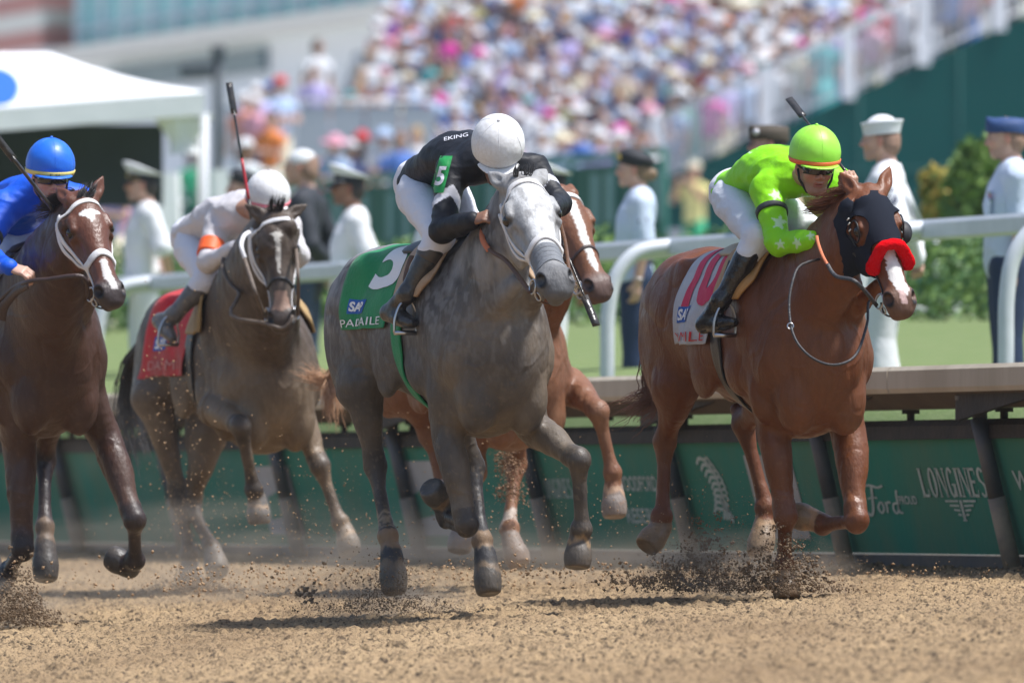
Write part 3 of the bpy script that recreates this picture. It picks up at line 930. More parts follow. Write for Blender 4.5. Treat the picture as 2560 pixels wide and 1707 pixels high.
def sdf_obj(name, g, m, parent, fold=None, clip=None, colors=None, loc=None, shrink=0.0):
    v, f = g.mesh(clip)
    if fold:
        n = vert_normals(v, f); sc, am = fold[0], fold[1]
        ani = np.array(fold[2] if len(fold) > 2 else (1,1,1))
        w = fbm(v*ani, sc, 3, 7)
        w = (1-np.abs(w)*2.2)                          # ridged: creases
        v = v+n*(np.clip(w, -1, 1)*am)[:, None]
    off = parent.location if parent is not None else (loc or V(0,0,0))
    col = colors(v, g) if colors else None
    me = np_mesh(name, v-A(off), f, True, None, col)
    o = link_mesh(name, me, m)
    if parent is not None: o.parent = parent
    else: o.location = off
    return o

def geo_child(g, name, m, parent):
    """world-space geometry hung under a thing that sits at parent.location"""
    off = parent.location
    g.v = [(p[0]-off[0], p[1]-off[1], p[2]-off[2]) for p in g.v]
    o = g.build(name, m); o.parent = parent
    return o

def helmet(root, c, f, u, m, k=1.0, brim_m=None, band=None, letters=None, letm=None, piping=None):
    f = f.normalized(); u = (u-f*u.dot(f)).normalized(); r = f.cross(u)
    P = lambda a, b, d: c+f*a*k+r*b*k+u*d*k
    g = SDF(.0055)
    g.ell(P(-.008,0,.0), (.136*k,.120*k,.130*k), (f,r,u), k=.0)
    def clip(D, lo, h):
        n = D.shape
        x = lo[0]+h*np.arange(n[0])[:,None,None]; y = lo[1]+h*np.arange(n[1])[None,:,None]; z = lo[2]+h*np.arange(n[2])[None,None,:]
        w = (x-c.x)*u.x+(y-c.y)*u.y+(z-c.z)*u.z
        a = (x-c.x)*f.x+(y-c.y)*f.y+(z-c.z)*f.z
        return np.maximum(D, -(w+.040*k-.25*np.minimum(a, 0)*0-np.clip(-a-.02,0,1)*.45))
    v_, f_ = None, None
    o = sdf_obj('helmet', g, m, root, fold=(14,.0012), clip=clip)
    b = SDF(.0045)
    pts = []
    for i in range(-5, 6):
        a = i/5*.86
        pts.append((P(.128*math.cos(a)+.010*math.cos(a*1.5), .112*math.sin(a), -.036-.012*math.cos(a)), .0055, .024*math.cos(a*1.5)+.006))
    b.loft(pts, k=.0, up=u-f*.0)
    sdf_obj('brim', b, brim_m or m, root)
    def on(az, el, off=.003):
        return P(-.008+(.136+off)*math.cos(el)*math.cos(az), (.120+off)*math.cos(el)*math.sin(az), (.130+off)*math.sin(el))
    # sewn panel seams of the cap cover
    s = Geo()
    for az in (0, math.pi/3, -math.pi/3, 2*math.pi/3, -2*math.pi/3, math.pi):
        s.tube([on(az, lerp(-.24, 1.5, i/10), .0006) for i in range(11)], .0016, 5, caps=False)
    s.ball(on(0, 1.5707, .001), .009, nu=8, nv=5)
    geo_child(s, 'seam', piping or m, root)
    if band:
        g2 = Geo()
        pts = [on(a/12*2.0, -.26+.02*abs(a/12), .002) for a in range(-12, 13)]
        g2.tube(pts, (.012*k, .003), 6, flat=[(p-c).normalized() for p in pts])
        bo = geo_child(g2, 'hat_band', band, root)
        if letters:
            vs, fs = text_geo(letters)
            def fn(x, y): return on(-x*.40, -.26+y*.085, .0065)
            t = mapped('lettering', vs, fs, fn, letm, lim=.2)
            for vv in t.data.vertices: vv.co -= root.location
            t.parent = bo
    return P

def goggles(root, P, m, strap, k=1.0):
    g = Geo(); pts = []; nr = []
    for i in range(-6, 7):
        a = i/6*1.05
        pts.append(P(.012+.100*math.cos(a), .078*math.sin(a), .008)); nr.append(P(math.cos(a), math.sin(a)*.8, .008)-P(0,0,.008))
    g.tube(pts, (.024*k, .009), 10, flat=nr)
    geo_child(g, 'goggles', m, root)
    g = Geo(); pts = []; nr = []
    for q in (-1, 1):
        pts = []; nr = []
        for i in range(0, 6):
            a = 1.0+i/5*1.2
            pts.append(P(.0+.108*math.cos(a), q*.083*math.sin(a), .010+.02*i/5)); nr.append(P(math.cos(a), q*math.sin(a), 0)-P(0,0,0))
        g.tube(pts, (.010*k, .002), 6, flat=nr)
    geo_child(g, 'goggle_strap', strap, root)

def jockey(sp):
    Y0 = sp['Y0']
    J = {k: W(p[0], p[1], Y0+p[2]) for k, p in sp['j'].items()}
    loc = J['pelvis'].copy()
    hf, hu = Vector(sp['hf']).normalized(), Vector(sp['hu']).normalized()
    hc = J['head']
    res = sp.get('res', .007)
    # body: one continuous skin figure
    g = SDF(.006)
    P, r = head_sdf(g, hc, hf, hu, 1.0)
    nb = J['neck']
    g.loft([(hc-hu*.05-hf*.02, .05,.052),(nb, .055,.06)], k=.03, tag=1)
    up = V(*sp.get('back', (-.25,.3,1)))
    g.loft([(J['pelvis'], .075,.11),(lerp(J['pelvis'],nb,.5), .07,.11),(nb, .055,.10)], k=.04, up=up)
    for q in 'rl':
        g.loft([(J['sh_'+q], .04,.04),(J['el_'+q], .034,.034),(J['wr_'+q], .024,.026)], k=.03)
        g.loft([(nb, .05,.05),(J['sh_'+q], .045,.045)], k=.03)
        if 'hip_'+q in J:
            g.loft([(J['pelvis'], .07,.07),(J['hip_'+q], .07,.07),(J['kn_'+q], .045,.045),(J['an_'+q], .030,.030)], k=.03)
        hd = sp['hand_'+q]
        hand_sdf(g, J['wr_'+q], V(*hd[0]), V(*hd[1]), hd[2], hd[3])
    body = sdf_obj('person', g, face_mat(), None, loc=loc, colors=face_colors(hc, hf, hu, 1.0, SKIN[sp.get('skin','mid')]))
    tag(body, sp['label'], 'jockey', 'jockeys riding in the race')
    for q in (-1, 1):                                        # eyes
        e = Geo(); e.ball(P(.0865,q*.031,.006), .0118, nu=10, nv=8)
        geo_child(e, 'eye', std('eye_brown', (.03,.02,.015), rough=.1), body)
    # breeches
    g = SDF(res)
    g.loft([(J['pelvis']+ (nb-J['pelvis'])*.10, .105,.14),(J['pelvis'], .115,.15),(lerp(J['hip_r'],J['hip_l'],.5), .11,.14)], k=.05, up=up)
    for q in 'rl':
        if 'hip_'+q in J:
            g.loft([(J['hip_'+q], .105,.098),(lerp(J['hip_'+q],J['kn_'+q],.5), .090,.080),(J['kn_'+q], .062,.060)], k=.05, smooth=True, up=up)
            bt = lerp(J['kn_'+q], J['an_'+q], .25)
            g.loft([(J['kn_'+q], .066,.064),(bt, .058,.056)], k=.03)
    sdf_obj('breeches', g, sp['m_breeches'], body, fold=(6,.008,(.7,.7,1.6)))
    # boots
    for q in 'rl':
        if 'kn_'+q not in J: continue
        K, An, To = J['kn_'+q], J['an_'+q], J['toe_'+q]
        he = J.get('heel_'+q, An+(An-To).normalized()*.05+V(0,0,-.045))
        g = SDF(.006)
        fu = (To-he)
        t0 = lerp(K, An, sp.get('boot_top', .22))
        g.loft([(t0, .061,.058),(lerp(K,An,.45), .058,.053),(lerp(K,An,.8), .043,.041),(An, .041,.041)], k=.02, up=fu, smooth=True)
        g.loft([(An, .043,.042),(he, .034,.032)], k=.025)
        sole = lerp(he, To, .5)
        g.loft([(he, .034,.030),(lerp(he,To,.5), .040,.042),(lerp(he,To,.82), .030,.042),(To, .022,.030)], k=.03, up=(An-sole), smooth=True)
        b = sdf_obj('boot', g, sp['m_boot'], body, fold=(11,.0022))
        # cuff of the boot
        c = Geo(); ax = (An-K).normalized()
        if sp.get('cuff'):
            s2 = SDF(.006); s2.frustum(lerp(K,An,.20), lerp(K,An,.40), (.065,.061), (.063,.058), .01, up=fu)
            sdf_obj('boot_cuff', s2, sp['cuff'], body)
    # silks
    g = SDF(res)
    ch = J.get('chest', lerp(J['pelvis'], nb, .62))
    g.loft([(lerp(J['pelvis'],ch,.05), .108,.145),(lerp(J['pelvis'],ch,.5), .112,.150),(ch, .122,.170),(lerp(ch,nb,.7), .105,.145),(nb, .07,.075)], k=.05, up=up, smooth=True)
    for q in 'rl':
        S, E, Wr = J['sh_'+q], J['el_'+q], J['wr_'+q]
        g.loft([(lerp(nb,S,.35), .075,.075),(S, .074,.070)], k=.05)
        g.loft([(S, .076,.070),(lerp(S,E,.5), .060,.058),(E, .051,.049)], k=.03, smooth=True)
        g.loft([(E, .051,.049),(lerp(E,Wr,.5), .047,.045),(Wr, .036,.035)], k=.03, smooth=True)
    def scol(v, gg):
        c = np.tile(np.array(sp['silk']), (len(v),1))
        if sp.get('silk_fn'): sp['silk_fn'](v, c, J)
        return c
    sdf_obj('silks', g, sp['m_silk'], body, fold=sp.get('fold', (7,.011,(1,.5,1.3))), colors=scol)
    hP = helmet(body, hc+hu*.070, hf, hu, sp['m_helmet'], **sp.get('hk', {}))
    if sp.get('goggles'): goggles(body, P, sp['goggles'], std('black_elastic', (.01,.01,.012), rough=.7))
    # chin strap
    g = Geo()
    g.tube([P(.02,-.086,.0), P(.03,-.078,-.05), P(.05,-.045,-.105), P(.058,0,-.122), P(.05,.045,-.105), P(.03,.078,-.05), P(.02,.086,.0)], .006, 6)
    geo_child(g, 'chin_strap', std('black_elastic', (.01,.01,.012), rough=.7), body)
    body['_'] = 0
    del body['_']
    return body, J, P

def arm_band(root, a, b, t0, t1, r, m, name='arm_band'):
    ax = (b-a).normalized(); g = SDF(.005)
    g.frustum(lerp(a,b,t0), lerp(a,b,t1), (r,r*.96), (r*.97,r*.93), .004, up=ax.orthogonal())
    return sdf_obj(name, g, m, root)

def whip(pts, r0, r1, mats, label):
    """riding whip: black shaft with flap; pts handle -> tip"""
    g = Geo(); pts = [Vector(p) for p in pts]; n = len(pts)
    root = pts[0].copy()
    e = empty('whip', root, label, 'whip', 'whips carried by the jockeys')
    k = max(2, int(n*.22))
    h = Geo(); h.tube(pts[:k+1], r0*1.25, 8); h.ball(pts[0], r0*1.6, nu=10, nv=6)
    geo_child(h, 'handle', mats[0], e)
    c = k+max(1, int((n-k)*.45)) if len(mats) > 2 else n-1
    rr = [lerp(r0, r1, i/(n-1)) for i in range(n)]
    s = Geo(); s.tube(pts[k:c+1], rr[k:c+1], 8); geo_child(s, 'shaft', mats[1], e)
    if c < n-1:
        s = Geo(); s.tube(pts[c:], rr[c:], 8); geo_child(s, 'shaft', mats[2], e)
    d = (pts[-1]-pts[-2]).normalized()
    f = Geo(); q = [pts[-1]-d*.02+d*.17*i/5 for i in range(6)]
    f.tube(q, (.019, .004), 6, flat=[V(.2,-1,.1)]*6)
    geo_child(f, 'flap', mats[0], e)
    return e
# ------------------------------------------------------------------ the place
def kind(o, k): o['kind'] = k; return o
BD = V(-.2996, .954, 0); BN = V(-.954, -.2996, 0)            # along the rails (away from the camera), and towards the track
B0 = V(2.53, 55.4, 0)
def bar(t, s, z): return B0+BD*t+BN*s+V(0,0,z)
def bar_t(px, s=0.0):
    """distance along the rails of the point seen in photo column px, on the line s metres towards the track"""
    k = (px-CX)/FPX; p = B0+BN*s
    return (k*p.y-p.x)/(BD.x-k*BD.y)
def ground_z(x, y):
    s = (x-B0.x)*BN.x+(y-B0.y)*BN.y
    return np.where(s > -1.2, -.008-.05*np.maximum(s, -.6)-.011*np.maximum(s-3.6, 0)**1.35, .02)

if want('ground') or want('set'):
    # loose harrowed dirt: one sheet with real clods
    xs = np.concatenate([np.linspace(-60, -5.2, 60), np.arange(-5.2, -3.0, .04), np.arange(-3.0, 3.0, .0092), np.arange(3.0, 5.2, .04), np.linspace(5.2, 60, 60)])
    ys = np.concatenate([np.linspace(-4, 38, 90), np.arange(38, 50, .032), np.arange(50, 60, .027), np.arange(60, 76, .09), np.linspace(76, 200, 60)])
    Xg, Yg = np.meshgrid(xs, ys)
    P2 = np.stack([Xg.ravel(), Yg.ravel()], 1)
    z = ground_z(P2[:,0], P2[:,1])
    fine = (P2[:,1] > 37) & (P2[:,1] < 76) & (np.abs(P2[:,0]) < 5.3)
    q = P2[fine]
    n1 = fbm(q, 9, 3, 1); n2 = vnoise(q, 26, 5); n3 = vnoise(q, 55, 6); n4 = fbm(q*np.array([.25,1]), 2.2, 2, 9)
    hgt = .007*n1+.011*np.clip(n2, -.5, 1)+.014*n3+.012*n4+.005*np.sin(((q[:,0]-B0.x)*BN.x+(q[:,1]-B0.y)*BN.y)*2*math.pi/.17+n4*2)
    rg = np.random.RandomState(5)                              # hoof holes with thrown rims
    for _ in range(150):
        hx, hy = rg.uniform(-4.5, 4.5), rg.uniform(40, 60); d2 = ((q[:,0]-hx)/.075)**2+((q[:,1]-hy)/.11)**2
        near = d2 < 9
        hgt[near] += -.045*np.exp(-d2[near])+.020*np.exp(-(np.sqrt(d2[near])-1.5)**2*4)
    lump = np.clip(vnoise(q, 19, 33)-.62, 0, 1)*.055
    z[fine] += hgt+lump
    vv = np.stack([P2[:,0], P2[:,1], z], 1)
    nx, ny = len(xs), len(ys)
    ii = (np.arange(ny-1)[:,None]*nx+np.arange(nx-1)[None,:]).ravel()
    ff = np.stack([ii, ii+1, ii+nx+1, ii+nx], 1)
    cc = np.zeros((len(vv), 3)); cc[:] = (.42,.285,.175)
    w = np.clip(fbm(q, 3.0, 3, 61)*.9+.35, 0, 1)
    pit = np.clip(-hgt*26-.12, 0, 1)
    c0 = np.array((.395,.282,.162))[None,:]*(1-w[:,None])+np.array((.295,.208,.118))[None,:]*w[:,None]
    speckm = np.clip((vnoise(q, 21, 71)-.55)*4, 0, 1)  # random darker specks in the vertex colour
    c0 = c0*(1-.70*np.maximum(speckm, 0)[:,None])
    cc[fine] = c0
    M['dirt'] = mat('dirt', (1,1,1), rough=.95, spec=.1, attr=True, noise=(34,.6,(.215,.148,.092)), bump=(60,.8,6))
    nt = M['dirt'].node_tree; N_ = nt.nodes; L_ = nt.links                # fine dark specks strewn over the dirt by noise
    bc = N_['Principled BSDF'].inputs['Base Color']; src = bc.links[0].from_socket
    tc = N_.new('ShaderNodeTexCoord'); mp = N_.new('ShaderNodeMapping'); mp.inputs['Scale'].default_value = (1, .22, 1)
    L_.new(tc.outputs['Object'], mp.inputs['Vector'])
    for sc_, lo_, hi_, am in ((34, .59, .65, .85), (68, .58, .65, .75)):
        nz = N_.new('ShaderNodeTexNoise'); nz.inputs['Scale'].default_value = sc_; nz.inputs['Detail'].default_value = 2
        L_.new(mp.outputs['Vector'], nz.inputs['Vector'])
        mr = N_.new('ShaderNodeMapRange'); mr.inputs['From Min'].default_value = lo_; mr.inputs['From Max'].default_value = hi_; mr.inputs['To Max'].default_value = am
        L_.new(nz.outputs['Fac'], mr.inputs['Value'])
        mx = N_.new('ShaderNodeMix'); mx.data_type = 'RGBA'; mx.inputs['B'].default_value = (.060,.044,.032,1)
        L_.new(mr.outputs['Result'], mx.inputs['Factor']); L_.new(src, mx.inputs['A']); src = mx.outputs['Result']
    pz = N_.new('ShaderNodeTexNoise'); pz.inputs['Scale'].default_value = 1.1; pz.inputs['Detail'].default_value = 4; L_.new(mp.outputs['Vector'], pz.inputs['Vector'])
    pr = N_.new('ShaderNodeMapRange'); pr.inputs['From Min'].default_value = .42; pr.inputs['From Max'].default_value = .68; pr.inputs['To Max'].default_value = .55
    L_.new(pz.outputs['Fac'], pr.inputs['Value']); dm = N_.new('ShaderNodeMix'); dm.data_type = 'RGBA'; dm.inputs['B'].default_value = (.20,.135,.080,1)   # damp patches
    L_.new(pr.outputs['Result'], dm.inputs['Factor']); L_.new(src, dm.inputs['A']); src = dm.outputs['Result']
    L_.new(src, bc)
    gm = np_mesh('dirt_track', vv, ff, True, None, cc)
    kind(link_mesh('dirt_track', gm, M['dirt']), 'structure')
    # turf bank beyond the outer rail
    def turf_z(t, s): return .78+.0115*t+.085*np.maximum(-s-1.0, 0)
    ts = np.linspace(-70, 190, 260); ss = np.concatenate([np.linspace(-.75, -9, 60), np.linspace(-9.5, -48, 40), np.array([-60,-90,-140.])])
    Tg, Sg = np.meshgrid(ts, ss)
    zt = np.minimum(np.where(Sg > -1.5, np.interp(-Sg, [.75,1.5], [0.0,1.0])*(.78+.0115*Tg), turf_z(Tg, Sg)), 1.2+.0115*Tg+.021*(-Sg))
    zt = np.where(Sg < -9, np.minimum(zt, 2.0+.0115*Tg+.022*(-Sg-9)), zt)
    vt = np.stack([B0.x+BD.x*Tg.ravel()+BN.x*Sg.ravel(), B0.y+BD.y*Tg.ravel()+BN.y*Sg.ravel(), zt.ravel()], 1)
    m_, n_ = len(ts), len(ss)
    ii = (np.arange(n_-1)[:,None]*m_+np.arange(m_-1)[None,:]).ravel()
    ff = np.stack([ii, ii+m_, ii+m_+1, ii+1], 1)
    M['turf'] = mat('turf', (.145,.20,.075), rough=.9, spec=.1, noise=(5,.7,(.20,.235,.11)), bump=(80,.6,5))
    kind(link_mesh('turf', np_mesh('turf', vt, ff, True), M['turf']), 'structure')
    # pale paving in front of the stand
    M['paving'] = mat('paving', (.52,.52,.52), rough=.9, noise=(.4,.4,(.44,.44,.45)), bump=(6,.2))
    tp = np.linspace(40, 240, 41); sp_ = np.array([-24., -60., -120., -139.])
    Tp, Sp = np.meshgrid(tp, sp_)
    zp = np.minimum(1.2+.0115*Tp+.021*(-Sp), 2.0+.0115*Tp+.022*(-Sp-9))+.03
    vp = np.stack([B0.x+BD.x*Tp.ravel()+BN.x*Sp.ravel(), B0.y+BD.y*Tp.ravel()+BN.y*Sp.ravel(), zp.ravel()], 1)
    ii = (np.arange(3)[:,None]*41+np.arange(40)[None,:]).ravel()
    kind(link_mesh('pavement', np_mesh('pavement', vp, np.stack([ii, ii+41, ii+42, ii+1], 1), True), M['paving']), 'structure')
# ---- stroke lettering for serif and script words
def serif_word(word, w=.62, gap=.16, st=.20, th=.10, sf=.06):
    """blocky serif capitals as quads; unit height, returns fitted to the unit square"""
    vs, fs = [], []
    def quad(p): b = len(vs); vs.extend([V(*q, 0) for q in p]); fs.append(tuple(range(b, b+4)))
    def bar_(x0, y0, x1, y1): quad([(x0,y0),(x1,y0),(x1,y1),(x0,y1)])
    def stem(x, y0=0, y1=1, s=st): bar_(x, y0, x+s, y1); bar_(x-sf, y0, x+s+sf, y0+.05); bar_(x-sf, y1-.05, x+s+sf, y1)
    def arc(cx, cy, rx, ry, a0, a1, s=st, t=th, n=14):
        for i in range(n):
            A0, A1 = a0+(a1-a0)*i/n, a0+(a1-a0)*(i+1)/n
            o = [(cx+rx*math.cos(a), cy+ry*math.sin(a)) for a in (A0, A1)]
            k = [(cx+(rx-s)*math.cos(a), cy+(ry-t)*math.sin(a)) for a in (A1, A0)]
            quad(o+k)
    x = 0
    for ch in word:
        ww = w
        if ch == 'L': stem(x); bar_(x+st, 0, x+w, th); bar_(x+w-.06, 0, x+w, .28)
        elif ch == 'O': ww = w*1.12; arc(x+ww/2, .5, ww/2, .52, 0, 2*math.pi, st, th, 24)
        elif ch == 'N':
            ww = w*1.1; stem(x, s=th); stem(x+ww-th, s=th); quad([(x,1),(x+ww-th,0),(x+ww,0),(x+st,1)])
        elif ch == 'G':
            ww = w*1.1; arc(x+ww/2, .5, ww/2, .52, .75, 2*math.pi-.75, st, th, 22); bar_(x+ww-st, 0.02, x+ww, .42); bar_(x+ww-st-.12, .40, x+ww+.04, .46)
        elif ch == 'I': ww = st; stem(x)
        elif ch == 'E':
            stem(x)
            for y in (0, .47, 1-th): bar_(x+st, y, x+w-(.12 if y == .47 else 0), y+th)
            bar_(x+w-.05, 0, x+w, .25); bar_(x+w-.05, .75, x+w, 1)
        elif ch == 'S':
            arc(x+w/2, .745, w/2, .27, .5, 1.5*math.pi, st, th, 14); arc(x+w/2, .255, w/2, .27, -.5*math.pi*1.0+0, .5*math.pi, st, th, 14)
            arc(x+w/2, .255, w/2, .27, math.pi+.5, 1.5*math.pi, st*.7, th, 6)
        x += ww+gap
    x0, x1 = min(v.x for v in vs), max(v.x for v in vs)
    return [V((v.x-(x0+x1)/2)/(x1-x0), v.y-.5, 0) for v in vs], fs

def stroke_word(strokes, w=.05):
    """pen strokes (lists of points) as ribbons"""
    vs, fs = [], []
    for pts, ww in strokes:
        P = catmull([V(p[0], p[1], 0) for p in pts], 6); b = len(vs)
        for i, p in enumerate(P):
            t = P[min(i+1,len(P)-1)]-P[max(i-1,0)]; t.normalize(); n = V(-t.y, t.x, 0)
            vs += [p+n*ww/2, p-n*ww/2]
        for i in range(len(P)-1): fs.append((b+2*i, b+2*i+1, b+2*i+3, b+2*i+2))
    return vs, fs

SCRIPT_WORD = [([(-.47,.20),(-.40,.30),(-.25,.33),(-.05,.28),(.08,.32)], .055),([(-.20,.30),(-.24,.05),(-.30,-.25),(-.38,-.36),(-.46,-.28)], .06),
               ([(-.36,.02),(-.24,.05),(-.12,.04)], .04),
               ([(-.08,-.06),(-.15,-.18),(-.10,-.30),(-.02,-.22),(-.03,-.08),(-.08,-.06)], .05),
               ([(.06,-.05),(.07,-.18),(.05,-.30)], .05),([(.07,-.12),(.13,-.05),(.18,-.08)], .045),
               ([(.33,-.08),(.25,-.10),(.22,-.22),(.27,-.31),(.34,-.22),(.37,.10),(.40,.22)], .05),([(.35,-.1),(.36,-.28),(.44,-.30)], .045)]

if want('barrier') or want('set'):
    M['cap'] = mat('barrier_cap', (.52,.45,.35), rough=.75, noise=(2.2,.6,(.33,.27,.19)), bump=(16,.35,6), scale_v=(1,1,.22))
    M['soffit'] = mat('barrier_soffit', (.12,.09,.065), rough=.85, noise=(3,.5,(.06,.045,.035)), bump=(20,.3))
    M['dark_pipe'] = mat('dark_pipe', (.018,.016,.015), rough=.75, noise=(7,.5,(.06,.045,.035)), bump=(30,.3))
    M['board'] = mat('board_green', (.020,.22,.165), rough=.7, spec=.15, noise=(1.6,.6,(.12,.19,.12)), bump=(40,.15), scale_v=(1,1,.35))
    M['board_letter'] = mat('board_letter', (.48,.56,.53), rough=.7, noise=(6,.5,(.20,.27,.24)), bump=(50,.1))
    M['board_white'] = mat('board_white', (.40,.40,.42), rough=.6, noise=(5,.4,(.26,.26,.25)), bump=(40,.1))
    M['post_blue'] = mat('post_blue', (.065,.085,.12), rough=.55, noise=(5,.6,(.16,.14,.11)), bump=(40,.2))
    M['post_dirty'] = mat('post_dirty', (.33,.27,.20), rough=.8, noise=(5,.6,(.12,.12,.13)), bump=(40,.2))
    M['curb'] = mat('curb_gray', (.085,.088,.09), rough=.85, noise=(4,.55,(.15,.12,.09)), bump=(20,.4))
    T0, T1 = -16.0, 46.0
    e = empty('barrier', bar(0, 0, 0), 'long low racetrack barrier with pale gray cap, leaning posts and green advertising boards', 'barrier')
    def ext(name, poly, m, t0=T0, t1=T1, n=40, parent=e, jit=0.0):
        """extrude a (s, z) outline along the rail"""
        g = Geo(); k = len(poly); vs = []
        for i in range(n+1):
            t = lerp(t0, t1, i/n)
            for s_, z_ in poly: vs.append(bar(t, s_, z_+jit*math.sin(i*1.7)))
        fs = [(i*k+j, i*k+(j+1)%k, (i+1)*k+(j+1)%k, (i+1)*k+j) for i in range(n) for j in range(k)]
        fs += [tuple(range(k))[::-1], tuple(n*k+j for j in range(k))]
        g.add(vs, fs)
        if parent is None: return g.build(name, m)
        return geo_child(g, name, m, parent)
    # cap in sections with thin joints
    c = 0
    t = T0
    while t < T1-.01:
        ext('cap', [(0,.905),(.012,.93),(.012,1.02),(-.01,1.042),(-.46,1.042),(-.46,.905)], M['cap'], t+.006, min(t+6.0, T1)-.006, 4); t += 6.0
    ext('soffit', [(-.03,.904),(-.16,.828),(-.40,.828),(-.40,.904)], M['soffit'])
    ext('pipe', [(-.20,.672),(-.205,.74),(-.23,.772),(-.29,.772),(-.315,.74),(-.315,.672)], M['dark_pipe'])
    ext('footing', [(-.40,-.12),(-.405,.07),(-.42,.082),(-.55,.082),(-.55,-.12)], M['curb'])
    zb0, zb1, sb0, sb1 = .084, .671, -.395, -.235
    ext('board', [(sb0,zb0),(sb1,zb1),(sb1-.02,zb1),(sb0-.02,zb0)], M['board'])
    def bp(t, z, off=.004):
        k = (z-zb0)/(zb1-zb0); n = V(0,0,0)+BN*(zb1-zb0)-V(0,0,1)*(sb1-sb0); n.normalize()
        return bar(t, lerp(sb0, sb1, k), z)+n*off
    t = bar_t(2560, -.3)-.12
    for i in range(-5, 19):
        tt = bar_t(2512, -.3)+i*2.56
        if tt > T1: break
        # leaning post, with an arm under the cap
        g = Geo(); p0 = bar(tt, -.36, -.05); p1 = bar(tt, -.15, .80)
        g.tube([p0, lerp(p0,p1,.5)], .048, 10)
        geo_child(g, 'post_foot', M['post_dirty'], e)
        g = Geo(); g.tube([lerp(p0,p1,.495), lerp(p0,p1,.97)], .043, 10)
        g.tube([lerp(p0,p1,.93), bar(tt, -.17, .86), bar(tt, -.05, .90)], .04, 8)
        geo_child(g, 'post', M['post_blue'], e)
        g = Geo()
        a = bar(tt-.9, -.10, .80)
        g.add([bar(tt+.03,-.045,.902), bar(tt-1.25,-.045,.902), bar(tt-1.25,-.045,.89), bar(tt+.03,-.045,.76),
               bar(tt+.03,-.075,.902), bar(tt-1.25,-.075,.902), bar(tt-1.25,-.075,.89), bar(tt+.03,-.075,.76)][:8],
              [(0,1,2,3),(7,6,5,4),(0,4,5,1),(1,5,6,2),(2,6,7,3),(3,7,4,0)])
        geo_child(g, 'bracket', M['dark_pipe'], e)
        for d in (-.55,-1.7):
            g = Geo(); g.tube([bar(tt+d+.45,-.26,.77), bar(tt+d+.45,-.26,.82)], .022, 8); g.box(bar(tt+d+.45,-.26,.815), (.09,.06,.02))
            geo_child(g, 'clip', M['dark_pipe'], e)
    def write(vs, fs, pxc, zc, pw, h, m, name='lettering', off=.005):
        """pw = photo-column width"""
        ta, tb = bar_t(pxc-pw/2, -.3), bar_t(pxc+pw/2, -.3)
        def fn(x, y): return bp(lerp(ta, tb, x+.5), zc+y*h, off)
        o = mapped(name, vs, fs, fn, m, lim=.25)
        for v_ in o.data.vertices: v_.co -= e.location
        o.parent = e; return o
    zz = lambda px, y: ZC+(HY-y)*(bar(bar_t(px,-.3),-.3,0).y)/FPX
    write(*serif_word('LONGINES'), 2386, zz(2386,1205), 164, .150, M['board_letter'])
    wing = []
    for i in range(4):
        y = .40-i*.20; x = .5-i*.11
        wing += [([(-x,y),(-.08,y-.02*i)], .10), ([(.08,y-.02*i),(x,y)], .10)]
    wing += [([(0,.45),(0,-.5)], .08), ([(-.06,-.3),(.06,-.3)], .07), ([(-.07,-.5),(.07,-.5)], .07), ([(-.06,.1),(.06,.1)], .07)]
    write(*stroke_word(wing), 2394, zz(2394,1273), 76, .11, M['board_letter'], 'emblem')
    write(*stroke_word(SCRIPT_WORD), 2200, zz(2200,1248), 100, .175*1.3, M['board_letter'])
    write(*text_geo('PROUD', bold=.02), 2263, zz(2263,1249), 44, .045, M['board_letter'])
    # crest with a feathered horse head, and the two pale panels
    crest = []
    rng = random.Random(4)
    for i in range(9):
        a = i/8; x = -.12+.28*math.sin(a*2.6); y = .48-a*.75
        crest.append(([(x,y),(x-.16,y+.02),(x-.26,y-.07)], .055)); crest.append(([(x,y),(x+.10,y+.03),(x+.17,y-.05)], .045))
    for i in range(7):
        crest.append(([(.02+.05*i,-.05-.05*i),(.10+.03*i,-.22-.04*i),(.02+.04*i,-.42)], .035))
    crest += [([(-.12,.48),(.10,.25),(.14,0),(.22,-.3)], .06)]
    write(*stroke_word(crest), 1790, zz(1790,1228), 82, .36, M['board_letter'], 'emblem')
    def panel(px0, px1, y0, y1):
        write(*QUAD, (px0+px1)/2, (zz(px0,y0)+zz(px0,y1))/2, px1-px0, abs(zz(px0,y0)-zz(px0,y1)), M['board_white'], 'pale_panel')
        write([V(-.35,-.28,0),V(.3,-.2,0),V(.36,.22,0),V(-.3,.05,0)], [(0,1,2,3)], (px0+px1)/2, (zz(px0,y0)+zz(px0,y1))/2, px1-px0, abs(zz(px0,y0)-zz(px0,y1)), M['board'], 'panel_mark', .008)
    panel(1880, 1996, 1137, 1345)
    panel(1012, 1108, 1152, 1338)
    panel(650, 735, 1165, 1335)
    write(*text_geo('WOODFORD', bold=.02), 1596, zz(1596,1208), 100, .085, M['board_letter'])
    write(*text_geo('RESERVE', bold=.02), 1596, zz(1596,1288), 92, .085, M['board_letter'])
    write(*serif_word('LONGINES'), 1392, zz(1392,1220), 78, .11, M['board_letter'])
    write(*text_geo('W', bold=.02), 2560, zz(2560,1200), 40, .10, M['board_letter'])

